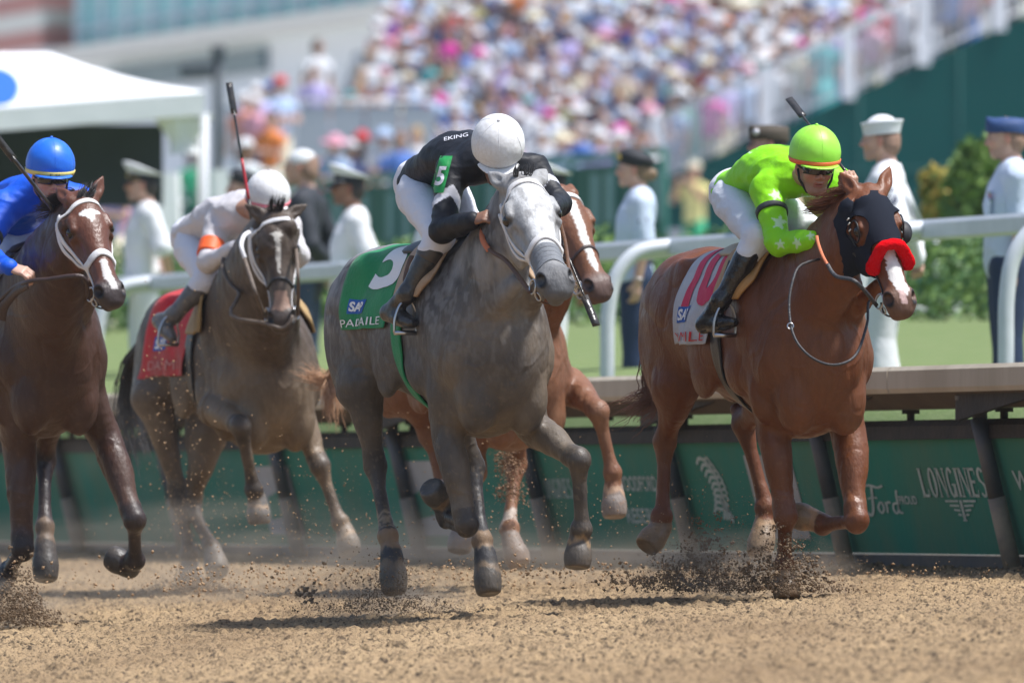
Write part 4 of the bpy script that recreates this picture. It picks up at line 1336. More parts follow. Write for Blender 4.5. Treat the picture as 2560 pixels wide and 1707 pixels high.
if want('rail') or want('set'):
    # white running rail on the turf: flat box rail, gooseneck posts
    M['rail_white'] = mat('rail_white', (.62,.65,.69), rough=.45, noise=(3,.45,(.40,.44,.48)), bump=(14,.08))
    R0 = V(2.83, 65.0, 0)
    def rl(t, s, z): return R0+BD*t+BN*s+V(0,0,z)
    def rl_t(px): k = (px-CX)/FPX; return (k*R0.y-R0.x)/(BD.x-k*BD.y)
    e = empty('running_rail', rl(0,0,.8), 'white metal running rail with curved gooseneck posts on the turf', 'rail')
    zt = 2.022
    t = -12.0
    brk = [-12.0]+[rl_t(p) for p in (2300, 1640, 860, 250)]+[40.0]
    for a, b in zip(brk[:-1], brk[1:]):
        g = Geo(); n = 8; prof = [(0,-.125),(.018,-.11),(.018,-.03),(0,-.004),(-.09,0),(-.13,-.02),(-.13,-.115),(-.09,-.125)]
        vs = [rl(lerp(a+.004,b-.004,i/n), s_, zt+z_) for i in range(n+1) for s_, z_ in prof]; k = len(prof)
        fs = [(i*k+j, i*k+(j+1)%k, (i+1)*k+(j+1)%k, (i+1)*k+j) for i in range(n) for j in range(k)]+[tuple(range(k))[::-1], tuple(n*k+j for j in range(k))]
        g.add(vs, fs); geo_child(g, 'rail_beam', M['rail_white'], e)
        g = Geo(); g.box(rl(a+.02,.02,zt-.068), (.012,.14,.10), (BN,BD,V(0,0,1)), bev=.004); geo_child(g, 'rail_joint', M['rail_white'], e)
    for px in (2700, 2515, 1518, 2140, 1000, 240, -220):
        k = (px-CX)/FPX; p = R0+BN*.42; tt = (k*p.y-p.x)/(BD.x-k*BD.y); g = Geo(); zg = .72+.0115*tt
        pts = catmull([rl(tt, .42, zg-.3), rl(tt, .42, zg+.5), rl(tt, .415, zt-.50), rl(tt, .37, zt-.27), rl(tt, .24, zt-.11), rl(tt, .06, zt-.062), rl(tt, -.06, zt-.06)], 5)
        g.tube(pts, .048, 10); geo_child(g, 'rail_post', M['rail_white'], e)
    # two slim far posts of the second rail
    for i, (px, y0, y1, w_) in enumerate(((2340,596,792,.016),(2488,588,790,.034))):
        g = Geo(); Yp = 86.0; b_, t_ = W(px, y1+6, Yp), W(px-(14 if i else 0), y0, Yp)
        o = empty('far_post', b_, ('slim','stouter')[i]+' white post at the far edge of the turf by the hedge', 'post', 'far posts on the turf edge')
        g.tube([b_-V(0,0,.3), lerp(b_,t_,.6), t_], w_, 8); g.ball(t_, w_*1.15, nu=8, nv=5); geo_child(g, 'shaft', M['rail_white'], o)
# ------------------------------------------------------------------ hedges, fence, tent, stand, building
def leaves(g, c, rad, n, size, rng, ax=None, shape=1.0, m=0, top_m=None):
    """leaf-sized faces spread through a lumpy volume"""
    k = 0
    while k < n:
        p = V(rng.uniform(-1,1), rng.uniform(-1,1), rng.uniform(-1,1))
        r = p.length
        if r > 1 or r < .35: continue
        q = Vector(c)+V(p.x*rad[0], p.y*rad[1], p.z*rad[2])
        if mnoise.noise(q*5.0) < -.18 and r > .6: continue
        a = V(rng.gauss(0,1), rng.gauss(0,1), rng.gauss(0,1)).normalized(); b = a.orthogonal().normalized(); s_ = size*rng.uniform(.6,1.4)
        t_ = a.cross(b)
        g.add([q-b*s_*.5, q+t_*s_*.32, q+b*s_*.6, q-t_*s_*.32], [(0,1,2,3)], m if rng.random() < .7 else (top_m if top_m is not None else m))
        k += 1

if want('back') or want('set'):
    M['leaf'] = mat('leaf_green', (.075,.165,.045), rough=.6, noise=(3,.5,(.11,.20,.05)))
    M['leaf_light'] = mat('leaf_light', (.20,.32,.07), rough=.6, noise=(3,.5,(.15,.25,.05)))
    M['leaf_yellow'] = mat('leaf_yellow', (.46,.34,.06), rough=.65, noise=(4,.5,(.26,.24,.05)))
    M['twig'] = mat('twig', (.08,.055,.035), rough=.9)
    rng = random.Random(3)
    # clipped low hedge along the far edge of the turf
    e = empty('hedge', bar(30,-8.6,1.6), 'long low dark green hedge along the far edge of the turf', 'hedge')
    g = Geo()
    t = -14.0
    while t < 62:
        zb = .78+.0115*t+.63
        hh = .42+.10*mnoise.noise(V(t*.6, 0, 3))+(.25 if t < 8 else 0)
        leaves(g, bar(t, -8.9, zb+hh*.75), (.42,.42,hh), 300, .07, rng, m=0, top_m=1)
        t += .52
    geo_child(g, 'foliage', [M['leaf'], M['leaf_light']], e)
    def bush(px, py, Y, rx, rz, mats, label, n, base=None):
        c = W(px, py, Y); e = empty('bush', V(c.x, c.y, c.z-rz-.1), label, 'bush', 'bushes beyond the turf')
        g = Geo()
        leaves(g, c, (rx, rx, rz), n, .075, rng, m=0, top_m=1)
        for i in range(5):
            leaves(g, c+V(rng.uniform(-.6,.6)*rx, rng.uniform(-.5,.5)*rx, rng.uniform(-.2,.8)*rz), (rx*.5, rx*.5, rz*.45), n//7, .075, rng, m=0, top_m=1)
        geo_child(g, 'foliage', mats, e)
        for i in range(5):
            g = Geo(); g.tube([V(c.x+rng.uniform(-.05,.05), c.y, c.z-rz-.5), c+V(rng.uniform(-.5,.5)*rx, 0, rng.uniform(-.2,.5)*rz)], [.022,.008], 5); geo_child(g, 'stem', M['twig'], e)
    bush(2446, 560, 92, .34, .68, [M['leaf_light'], M['leaf']], 'tall rounded green bush between the sailor and the blue cap airman', 2600)
    bush(2362, 545, 93, .20, .42, [M['leaf_yellow'], M['leaf_light']], 'smaller yellowing bush just left of the tall green bush', 1500)
    bush(2060, 560, 93, .30, .32, [M['leaf_yellow'], M['leaf']], 'low yellow bush behind the chestnut horse mane', 1300)
    bush(2560, 620, 91, .35, .40, [M['leaf'], M['leaf_light']], 'dark green bush behind the blue cap airman', 1500)
    # green fabric fence with pale gaps, parallel to the rails
    F0 = V(.93, 130, 0)
    def fb(t, s, z): return F0+BD*t+BN*s+V(0,0,z)
    def f_t(px): k = (px-CX)/FPX; return (k*F0.y-F0.x)/(BD.x-k*BD.y)
    M['fence_green'] = mat('fence_green', (.012,.105,.082), rough=.75, noise=(.8,.4,(.02,.14,.12)), bump=(12,.2))
    M['fence_pale'] = mat('fence_pale', (.22,.36,.40), rough=.7, noise=(.7,.5,(.12,.24,.26)), bump=(12,.1))
    e = empty('fence', fb(0,0,2.4), 'dark green screen fence with pale vertical gaps below the crowd', 'fence')
    zt = 4.33
    ta, tb = f_t(1668), f_t(60); t = ta; i = 0
    while t < tb:
        t1 = min(t+1.75, tb)
        g = Geo(); g.box(fb((t+t1)/2, 0, zt-.95), (t1-t-.02, .03, 1.72), (BD,BN,V(0,0,1))); geo_child(g, 'panel', M['fence_green'], e)
        for k in range(3):
            if (i*3+k) % 7 in (2, 5): continue
            tt = t+.30+k*.55
            g = Geo(); g.box(fb(tt, .02, zt-.48), (.27, .02, .58), (BD,BN,V(0,0,1))); geo_child(g, 'pale_gap', M['fence_pale'], e)
        g = Geo(); g.tube([fb(t,.03,zt-2.3), fb(t,.03,zt+.02)], .04, 8); geo_child(g, 'post', M['fence_green'], e)
        t += 1.75; i += 1
    g = Geo(); g.box(fb((ta+tb)/2, .03, zt), (tb-ta, .05, .09), (BD,BN,V(0,0,1))); geo_child(g, 'top_rail', std('fence_rail', (.06,.22,.19), rough=.6, bump=(10,.1)), e)

    # stair flank with white pickets, dark green fabric below
    YS = 172.0
    M['fabric_green'] = mat('fabric_green', (.003,.058,.055), rough=.9, spec=.08, noise=(.35,.45,(.006,.078,.070)), bump=(3,.3))
    M['white_metal'] = mat('white_metal', (.66,.67,.70), rough=.5, bump=(20,.05))
    e = empty('stair_flank', W(2100, 560, YS), 'dark green fabric covered flank of the stand under the sloping white picket stair rail', 'stand')
    g = Geo()
    out = [(1628,462),(1764,400),(2028,284),(2308,157),(2560,42),(3000,-158),(3000,760),(1628,760)]
    fr_ = [W(x,y,YS) for x,y in out]; bk = [p+V(0,1.2,0) for p in fr_]; n = len(out)
    g.add(fr_+bk, [tuple(range(n)), tuple(range(n,2*n))[::-1]]+[(i,i+n,(i+1)%n+n,(i+1)%n) for i in range(n)])
    geo_child(g, 'fabric', M['fabric_green'], e)
    g = Geo()
    for y0, dx in ((455,0),(520,0),(600,0)):
        g.tube([W(1640,y0-10,YS-.02), W(3000,y0-60,YS-.02)], .012, 5)
    for x0 in (1900, 2150, 2400, 2650):
        yt = 400-(x0-1764)*.455
        g.tube([W(x0,yt+6,YS-.02), W(x0,760,YS-.02)], .012, 5)
    geo_child(g, 'seam', std('fabric_seam', (.02,.11,.105), rough=.8), e)
    hr = lambda x: 306-(x-1636)*.474
    br = lambda x: 400-(x-1764)*.455
    g = Geo(); g.tube([W(1600,hr(1600),YS), W(3000,hr(3000),YS)], .055, 8); g.tube([W(1600,br(1600)-14,YS), W(3000,br(3000)-14,YS)], .022, 8)
    geo_child(g, 'handrail', M['white_metal'], e)
    g = Geo(); x = 1608
    while x < 2900:
        g.tube([W(x,br(x)-14,YS), W(x,hr(x),YS)], .016, 5); x += 16.5
    geo_child(g, 'pickets', M['white_metal'], e)
    for x in (1640, 1915, 2122, 2310, 2500, 2690):
        g = Geo(); g.box(W(x,(hr(x)+br(x))/2+4,YS-.03), (.19,.05,(br(x)-hr(x)+16)*YS/FPX)); geo_child(g, 'rail_post', M['white_metal'], e)

    # stepped stand
    M['concrete'] = mat('stand_concrete', (.36,.38,.41), rough=.85, noise=(.5,.5,(.26,.28,.31)), bump=(4,.2))
    rowY = lambda i: 170+1.1*i
    rowPy = lambda i: 392-30.0*i
    rowZ = lambda i: ZC+(HY-rowPy(i))*rowY(i)/FPX-1.50          # tread height
    e = empty('grandstand', W(1300, 640, 170), 'stepped concrete grandstand full of spectators', 'stand')
    g = Geo()
    for i in range(17):
        y0, y1 = rowY(i)-.62, rowY(i)+.50
        x0 = (lerp(700, 860, i/14)-CX)*y0/FPX; x1 = (lerp(1655, 2400, i/14)-CX)*y0/FPX
        z0 = 2.5; z1 = rowZ(i)
        g.box(V((x0+x1)/2, (y0+y1)/2, (z0+z1)/2), (x1-x0, y1-y0-.002, z1-z0))
    geo_child(g, 'tier', M['concrete'], e)
    g = Geo()
    p0, p1 = W(560, 262, 166), W(1090, 262, 166)
    for k in range(6):
        a = lerp(p0, p1, k/6); b = lerp(p0, p1, (k+1)/6)
        g.box(V((a.x+b.x)/2, 166, a.z-.42), (b.x-a.x-.03, .05, .78))
    geo_child(g, 'front_panel', std('panel_gray', (.30,.34,.38), rough=.6, noise=(1,.3,(.24,.27,.31)), bump=(5,.1)), e)
    g = Geo(); g.tube([p0+V(0,-.03,.06), p1+V(0,-.03,.06)], .02, 6); geo_child(g, 'front_rail', M['white_metal'], e)
    for k in range(3):
        g = Geo(); a = W(870+k*60, 330-k*2, 165); g.tube([a, W(620, 300, 169+k)], .015, 5)

    # far building: brick end, glazing, cream ledge
    Q0 = V(-6.7, 240, 0); QD = V(-.2996,.954,0); QN = V(-.954,-.2996,0)*-1
    def qb(t, s, z): return Q0+QD*t-QN*0+V(0,0,z)+V(-.954,-.2996,0)*s*-1*-1
    def q_t(px): k = (px-CX)/FPX; return (k*Q0.y-Q0.x)/(QD.x-k*QD.y)
    def q_z(px, y): p = qb(q_t(px),0,0); return ZC+(HY-y)*p.y/FPX
    M['cream'] = mat('cream_wall', (.93,.86,.76), rough=.8, noise=(.4,.15,(.87,.80,.71)), bump=(3,.1))
    M['pale_wall'] = mat('pale_wall', (.92,.92,.94), rough=.8, noise=(.25,.2,(.85,.86,.90)), bump=(3,.1))
    M['brick'] = mat('brick_red', (.66,.30,.25), rough=.85, noise=(.6,.3,(.56,.25,.21)), bump=(6,.3))
    M['glass_teal'] = mat('glass_teal', (.26,.66,.68), rough=.3, spec=.5, noise=(.22,.7,(.58,.84,.82)), bump=(1,.05))
    e = empty('clubhouse', qb(0,0,2.5), 'long pale building with teal windows, cream ledge and a banded brick end', 'building')
    def slab(px0, px1, z0, z1, s0, s1, m, name):
        t0, t1 = q_t(px0), q_t(px1); g = Geo(); g.box(qb((t0+t1)/2,(s0+s1)/2,(z0+z1)/2), (abs(t1-t0), abs(s1-s0), z1-z0), (QD, V(-.954,-.2996,0), V(0,0,1))); return geo_child(g, name, m, e)
    zl = q_z(500, 118); zl2 = q_z(500, 82)
    slab(172, 1300, zl2, zl2+4.2, -.6, -.2, M['glass_teal'], 'window_band')
    for k in range(16):
        px = 180+k*62
        g = Geo(); t = q_t(px); g.box(qb(t,-.12,zl2+2.1), (.10,.12,4.2), (QD, V(-.954,-.2996,0), V(0,0,1))); geo_child(g, 'mullion', M['pale_wall'], e)
    for z in (zl2+.42, zl2+1.7): slab(172, 1300, z, z+.07, -.17, -.08, M['pale_wall'], 'transom')
    slab(160, 1300, zl, zl2, -.2, .7, M['cream'], 'ledge')
    slab(165, 1300, 2.0, zl, -1.0, -.3, M['pale_wall'], 'wall')
    for k in range(5):
        z0 = q_z(90, 128)+k*.40*1.0
        slab(-260, 168, z0, z0+.52 if k % 2 == 0 else z0+.40, -.4+.02*k, .5+.004*k, M['brick'] if k % 2 == 0 else M['cream'], 'brick_course')
    for k in range(0, 8):
        z0 = q_z(90, 132)+k*.42
        slab(-260, 168, z0, z0+.415, -.3, .62, M['brick'] if k % 2 == 0 else M['cream'], 'brick_course')
    slab(-260, 168, 2.0, q_z(90,132), -.3, .55, M['pale_wall'], 'wall')
    slab(250, 640, q_z(430,205), q_z(430,150), -.28, -.1, std('dark_glass', (.14,.20,.24), rough=.3, noise=(.4,.4,(.22,.28,.31))), 'window_band')  # lower window band in darker glass

    # white frame tent with blue oval on its roof
    YT = 100.0
    M['canvas'] = mat('tent_canvas', (.88,.89,.91), rough=.7, bump=(4,.25,3))
    e = empty('tent', W(60, 640, YT+1), 'white canopy tent with blue oval on its roof at the left', 'tent')
    fr1, fl1 = W(512,288,YT), W(-420,360,YT); br1, bl1 = W(500,292,YT+3.2), W(-420,362,YT+3.2)
    up = V(0,0,.20); ap = W(120,134,YT+1.6); ap2 = W(-160,136,YT+1.6)
    g = Geo(); R = 10
    tops = [fr1+up, fl1+up, bl1+up, br1+up]
    for a, b, c, d in ((0,1,ap2,ap),(1,2,ap2,ap2),(2,3,ap,ap2),(3,0,ap,ap)):
        vs = []; n_ = 10
        for j in range(n_+1):
            for i in range(n_+1):
                u = j/n_; vs.append(lerp(lerp(tops[a], tops[b], i/n_), lerp(d, c, i/n_), u)+V(0,0,-.05*math.sin(math.pi*u)-.02*math.sin(math.pi*i/n_)*math.sin(math.pi*u)))
        g.add(vs, [(j*(n_+1)+i, j*(n_+1)+i+1, (j+1)*(n_+1)+i+1, (j+1)*(n_+1)+i) for j in range(n_) for i in range(n_)], 0, True)
    for a, b, lo_, hi_ in ((fr1,fl1,0,1),(br1,bl1,0,1),(fr1,br1,0,1),(fl1,bl1,0,1)):
        g.add([a, b, b+up, a+up], [(0,1,2,3)])
    o = geo_child(g, 'canopy', M['canvas'], e); md = o.modifiers.new('t','SOLIDIFY'); md.thickness = .012
    for p in (fr1, fl1, br1, bl1):
        g = Geo(); g.tube([p, p-V(0,0,2.4)], .035, 8); geo_child(g, 'leg', M['white_metal'], e)
    # gathered white drape on the right leg
    g = Geo(); vs = []; n = 28
    for j in range(9):
        z = -j*.045
        for i in range(n):
            a = 2*math.pi*i/n; wv = .15+.07*math.cos(j*.5)+.03*math.sin(a*9)
            vs.append(fr1+V(-.20+wv*math.cos(a)*1.1, .15+wv*math.sin(a)*.5, z+.02))
    g.add(vs, [(j*n+i, j*n+(i+1)%n, (j+1)*n+(i+1)%n, (j+1)*n+i) for j in range(8) for i in range(n)], 0, True); geo_child(g, 'drape', M['canvas'], e)
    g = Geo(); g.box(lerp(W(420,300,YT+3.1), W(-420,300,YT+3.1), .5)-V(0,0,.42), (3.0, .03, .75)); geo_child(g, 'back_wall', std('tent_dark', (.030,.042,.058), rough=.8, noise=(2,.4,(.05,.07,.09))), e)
    # oval on the roof slope
    def roofp(px, py, off):
        a, b, c = tops[0], tops[1], (ap+ap2)/2
        nrm = (b-a).cross(c-a).normalized(); nrm = -nrm if nrm.y > 0 else nrm
        d = (W(px,py,100)-V(0,0,ZC)); o_ = V(0,0,ZC); tt = (a-o_).dot(nrm)/d.dot(nrm)
        return o_+d*tt+nrm*(off+.02)
    for rx, ry, off, m in ((66,54,-.03,std('oval_rim', (.55,.66,.80), rough=.6)),(60,48,-.018,std('oval_blue', (.02,.13,.50), rough=.6))):
        g = Geo(); n = 40
        g.add([roofp(-14+rx*math.cos(2*math.pi*i/n), 220+ry*math.sin(2*math.pi*i/n), off) for i in range(n)], [tuple(range(n))]); geo_child(g, 'oval_mark', m, e)
    # tall dark lamp mast with fixtures
    e = empty('lamp_mast', W(546,420,150), 'tall dark gray lamp mast with a box fixture above the tent corner', 'mast')
    g = Geo(); g.tube([W(546,470,150), W(546,116,150)], .07, 8); geo_child(g, 'shaft', std('mast_gray', (.07,.085,.10), rough=.6, bump=(8,.1)), e)
    g = Geo(); g.box(W(546,128,149.9), (.20,.2,.14), bev=.02); g.box(W(492,178,149.9), (.44,.2,.20), bev=.02); g.tube([W(546,160,150), W(492,160,150)], .02, 6); geo_child(g, 'fixture', M['mast_gray'], e)
    # white covered tables and round umbrella behind the left riders
    for i, (px, py, w_, lb) in enumerate(((606,432,.72,'long white clothed table right of the person in green'),(392,440,.46,'white clothed table beside the person in green'))):
        Yt = 112.0+i*3; c = W(px, py, Yt)
        e = empty('table', V(c.x, c.y, c.z-.9), lb, 'table', 'white clothed tables')
        g = Geo(); g.box(c+V(0,0,0), (w_, .7, .04), bev=.01); geo_child(g, 'tabletop', M['canvas'], e)
        g = Geo(); n = 40; vs = []
        for j in range(5):
            for k in range(n):
                a = 2*math.pi*k/n; ca, sa = math.cos(a), math.sin(a)
                s_ = max(abs(ca), abs(sa)); wv = 1+.03*j*math.sin(a*14)
                vs.append(c+V(ca/s_*w_*.51*wv, sa/s_*.36*wv, .022-.22*j))
        g.add(vs, [(j*n+k, j*n+(k+1)%n, (j+1)*n+(k+1)%n, (j+1)*n+k) for j in range(4) for k in range(n)], 0, True); geo_child(g, 'tablecloth', M['canvas'], e)
    for px, py, rr, lb in ((195,430,.30,'round white umbrella just right of the blue helmet'),(35,420,.32,'round white umbrella left of the blue helmet')):
        c = W(px, py, 118); e = empty('umbrella', c-V(0,0,1.6), lb, 'umbrella', 'white umbrellas under the tent')
        g = Geo(); n = 16; vs = [c+V(0,0,.26)]
        for j in range(1,5):
            for k in range(n): a = 2*math.pi*k/n; q = j/4; vs.append(c+V(rr*1.0*math.sin(q*1.5)*math.cos(a), rr*math.sin(q*1.5)*math.sin(a), .26*math.cos(q*1.5)*(1-.04*(k % 2))))
        fs = [(0,1+k,1+(k+1)%n) for k in range(n)]+[(1+(j-1)*n+k, 1+j*n+k, 1+j*n+(k+1)%n, 1+(j-1)*n+(k+1)%n) for j in range(1,4) for k in range(n)]
        g.add(vs, fs, 0, True); geo_child(g, 'canopy', M['canvas'], e)
        g = Geo(); g.tube([c+V(0,0,.25), c-V(0,0,1.6)], .015, 6); geo_child(g, 'shaft', M['white_metal'], e)
# ------------------------------------------------------------------ the five horses
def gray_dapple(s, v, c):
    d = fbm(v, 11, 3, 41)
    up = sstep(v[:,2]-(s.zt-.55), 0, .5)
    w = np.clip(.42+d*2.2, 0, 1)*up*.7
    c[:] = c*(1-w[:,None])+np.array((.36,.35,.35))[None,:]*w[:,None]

HORSES = {}
if want('gray'):
    M['gray_coat'] = coat_mat('gray_coat', rough=.5, coat=.02)
    H = HORSES['gray'] = Horse(dict(
        Y0=52.0, theta=22, cx=1210, zt=1.545, mat=M['gray_coat'], res=.0078, gz=-.17,
        label='steel gray horse in front with pale dappled face, white bridle and green saddlecloth',
        poll=(1305,452,-.55), muz=(1396,684,-1.04), face=(.16,-1,.25),
        neck=[((1185,840,.10),.34,.19),((1222,720,-.15),.27,.15),((1262,600,-.36),.205,.115),((1295,510,-.47),.16,.09)],
        ears=[(1221,432,-.50),(1366,425,-.42)],
        fore=[dict(side=-1, j=[(1120,1085,-.05),(1166,1308,-.12),(1116,1288,.12),(1102,1252,.10),(1078,1220,.05)]),
              dict(side=1, j=[(1330,1065,.02),(1446,1150,-.28),(1455,1322,-.22),(1447,1358,-.20),(1443,1414,-.22)])],
        hind=[dict(side=-1, j=[(905,965,.92),(938,1165,.98),(970,1338,.80),(980,1395,.76),(986,1478,.72)]),
              dict(side=1, j=[(1120,970,.95),(1182,1165,1.05),(1205,1350,.86),(1214,1400,.82),(1222,1480,.78)])],
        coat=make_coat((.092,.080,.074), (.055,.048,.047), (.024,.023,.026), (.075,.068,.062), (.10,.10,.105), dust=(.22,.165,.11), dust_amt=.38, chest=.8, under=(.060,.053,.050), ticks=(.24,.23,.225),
                       face=(.33,.33,.335), dapple=gray_dapple, leg_amt=.8,
                       soft=[([(.02,-.06),(.02,.06),(.2,.075),(.36,.055),(.46,.04),(.46,-.03),(.3,-.045),(.16,-.04),(.12,-.07)], (.72,.72,.72))],
                       socks=[(2,-.15,-.045,(.235,.155,.095)),(3,-.15,-.045,(.235,.155,.095)),(2,-.045,.02,(.035,.034,.038)),(3,-.045,.02,(.035,.034,.038)),(2,.02,.065,(.17,.125,.085)),(3,.02,.06,(.19,.135,.09)),(2,-.235,-.215,(.34,.26,.17)),(2,-.205,-.19,(.34,.26,.17)),(2,-.18,-.165,(.34,.26,.17)),(0,0,.03,(.26,.18,.11)),(1,-.01,.02,(.30,.20,.11))])))

    Hm = M['bridle_white'] = mat('bridle_white', (.72,.71,.72), rough=.45, noise=(40,.25,(.45,.38,.3)), bump=(90,.1))
    M['leather'] = mat('leather', (.13,.062,.030), rough=.5, noise=(30,.5,(.05,.028,.018)), bump=(120,.2))
    M['black_leather'] = mat('black_leather', (.016,.016,.018), rough=.42, noise=(30,.3,(.05,.045,.04)), bump=(120,.15))
    M['saddle_tan'] = mat('saddle_tan', (.42,.29,.18), rough=.55, noise=(14,.6,(.30,.16,.08)), bump=(60,.2))
    M['steel'] = mat('steel', (.5,.5,.52), rough=.28, metal=1.0, bump=(60,.05))
    bridle(H, Hm, metal=M['steel'], mbit=M['leather'])
    M['nose_tape'] = mat('nose_tape', (.17,.18,.20), rough=.7, bump=(60,.3), scale_v=(1,1,6))
    for a0 in (.42,.445,.47,.495):
        H.strap('nose_wrap', [(a0+.01,-.13,-.06),(a0,-.06,-.065),(a0-.01,.0,-.03),(a0-.012,.01,0),(a0-.01,.0,.03),(a0,-.06,.065),(a0+.01,-.13,.06)], .032, .006, M['nose_tape'], off=.002)
    # reins and the pink-orange grip near the hands
    lf = H.HP(.53,-.15,-.085); rt = H.HP(.53,-.15,.085)
    hand = W(1203,548,51.78)
    free_band(H, 'rein', [lf, W(1268,655,51.35), W(1222,620,51.5), hand], .022, .007, M['leather'])
    M['rein_grip'] = mat('rein_grip', (.60,.17,.07), rough=.6, bump=(200,.4))
    free_band(H, 'rein', [W(1222,626,51.49), W(1206,598,51.55), W(1208,570,51.63), W(1222,545,51.70)], .026, .012, M['rein_grip'])
    free_band(H, 'rein', [rt, W(1425,690,51.3), W(1412,600,51.7), W(1385,510,52.1)], .018, .006, M['leather'])
    M['forelock_gray'] = mat('forelock_gray', (.05,.048,.05), rough=.6, noise=(50,.5,(.12,.115,.12)))
    make_mane(H, M['forelock_gray'], [H.HP(.0,.0,-.03),H.HP(.0,.0,.03)], n=26, length=.05, blow=V(.1,-.1,.5), w=.003, seed=16)
    make_mane(H, M['forelock_gray'], [W(1290,470,51.6),W(1250,560,51.75),W(1215,640,51.95)], n=200, length=.08, blow=V(-.6,.4,.0), w=.0035, seed=17)
    # saddlecloth with number, logo box and lettering
    M['cloth_green'] = mat('cloth_green', (.008,.24,.085), rough=.75, noise=(9,.35,(.004,.12,.045)), bump=(55,.25), sheen=.1)
    M['cloth_white'] = mat('cloth_white', (.78,.78,.80), rough=.8, bump=(60,.2))
    M['logo_blue'] = mat('logo_blue', (.012,.10,.42), rough=.7, bump=(60,.2))
    sc = H.cloth('saddlecloth', wave=.009, fr=lambda p: (-.96-.12*abs(p)/1.75, -.42-.04*abs(p)), phis=(-1.66, .6), m=M['cloth_green'])
    def on(u0, u1, p0, p1, rot=0):
        # x -> along u, y -> towards the spine
        cu_, cp = (u0+u1)/2, (p0+p1)/2; c_, s_ = math.cos(rot), math.sin(rot)
        def fn(x, y):
            xx = x*c_-y*s_; yy = x*s_+y*c_
            return H.on_cloth(cu_+xx*(u1-u0), cp+yy*(p1-p0), .006)
        return fn
    def on2(off, *a):
        f0 = on(*a)
        return f0
    H.child(mapped('number', *text_geo('5', bold=.03), on(.38,1.02,-1.02,-.10), M['cloth_white']), sc)
    def box(x, y): return H.on_cloth(.31+x*.34, -1.28+y*.22, .005)
    H.child(mapped('logo', *QUAD, box, M['logo_blue'], lim=.1), sc)
    def let(x, y): return H.on_cloth(.31+x*.29, -1.28+y*.15, .008)
    H.child(mapped('lettering', *text_geo('SAP', bold=.04), let, M['cloth_white']), sc)
    def let2(x, y): return H.on_cloth(.46+x*.86, -1.53+y*.12+x*.02, .008)
    H.child(mapped('lettering', *text_geo('PADAILE'), let2, M['cloth_white']), sc)
    saddle(H, M['saddle_tan'], M['black_leather'], M['cloth_green'], M['steel'])

def plain(n, c, **k): return std(n, c, **k)

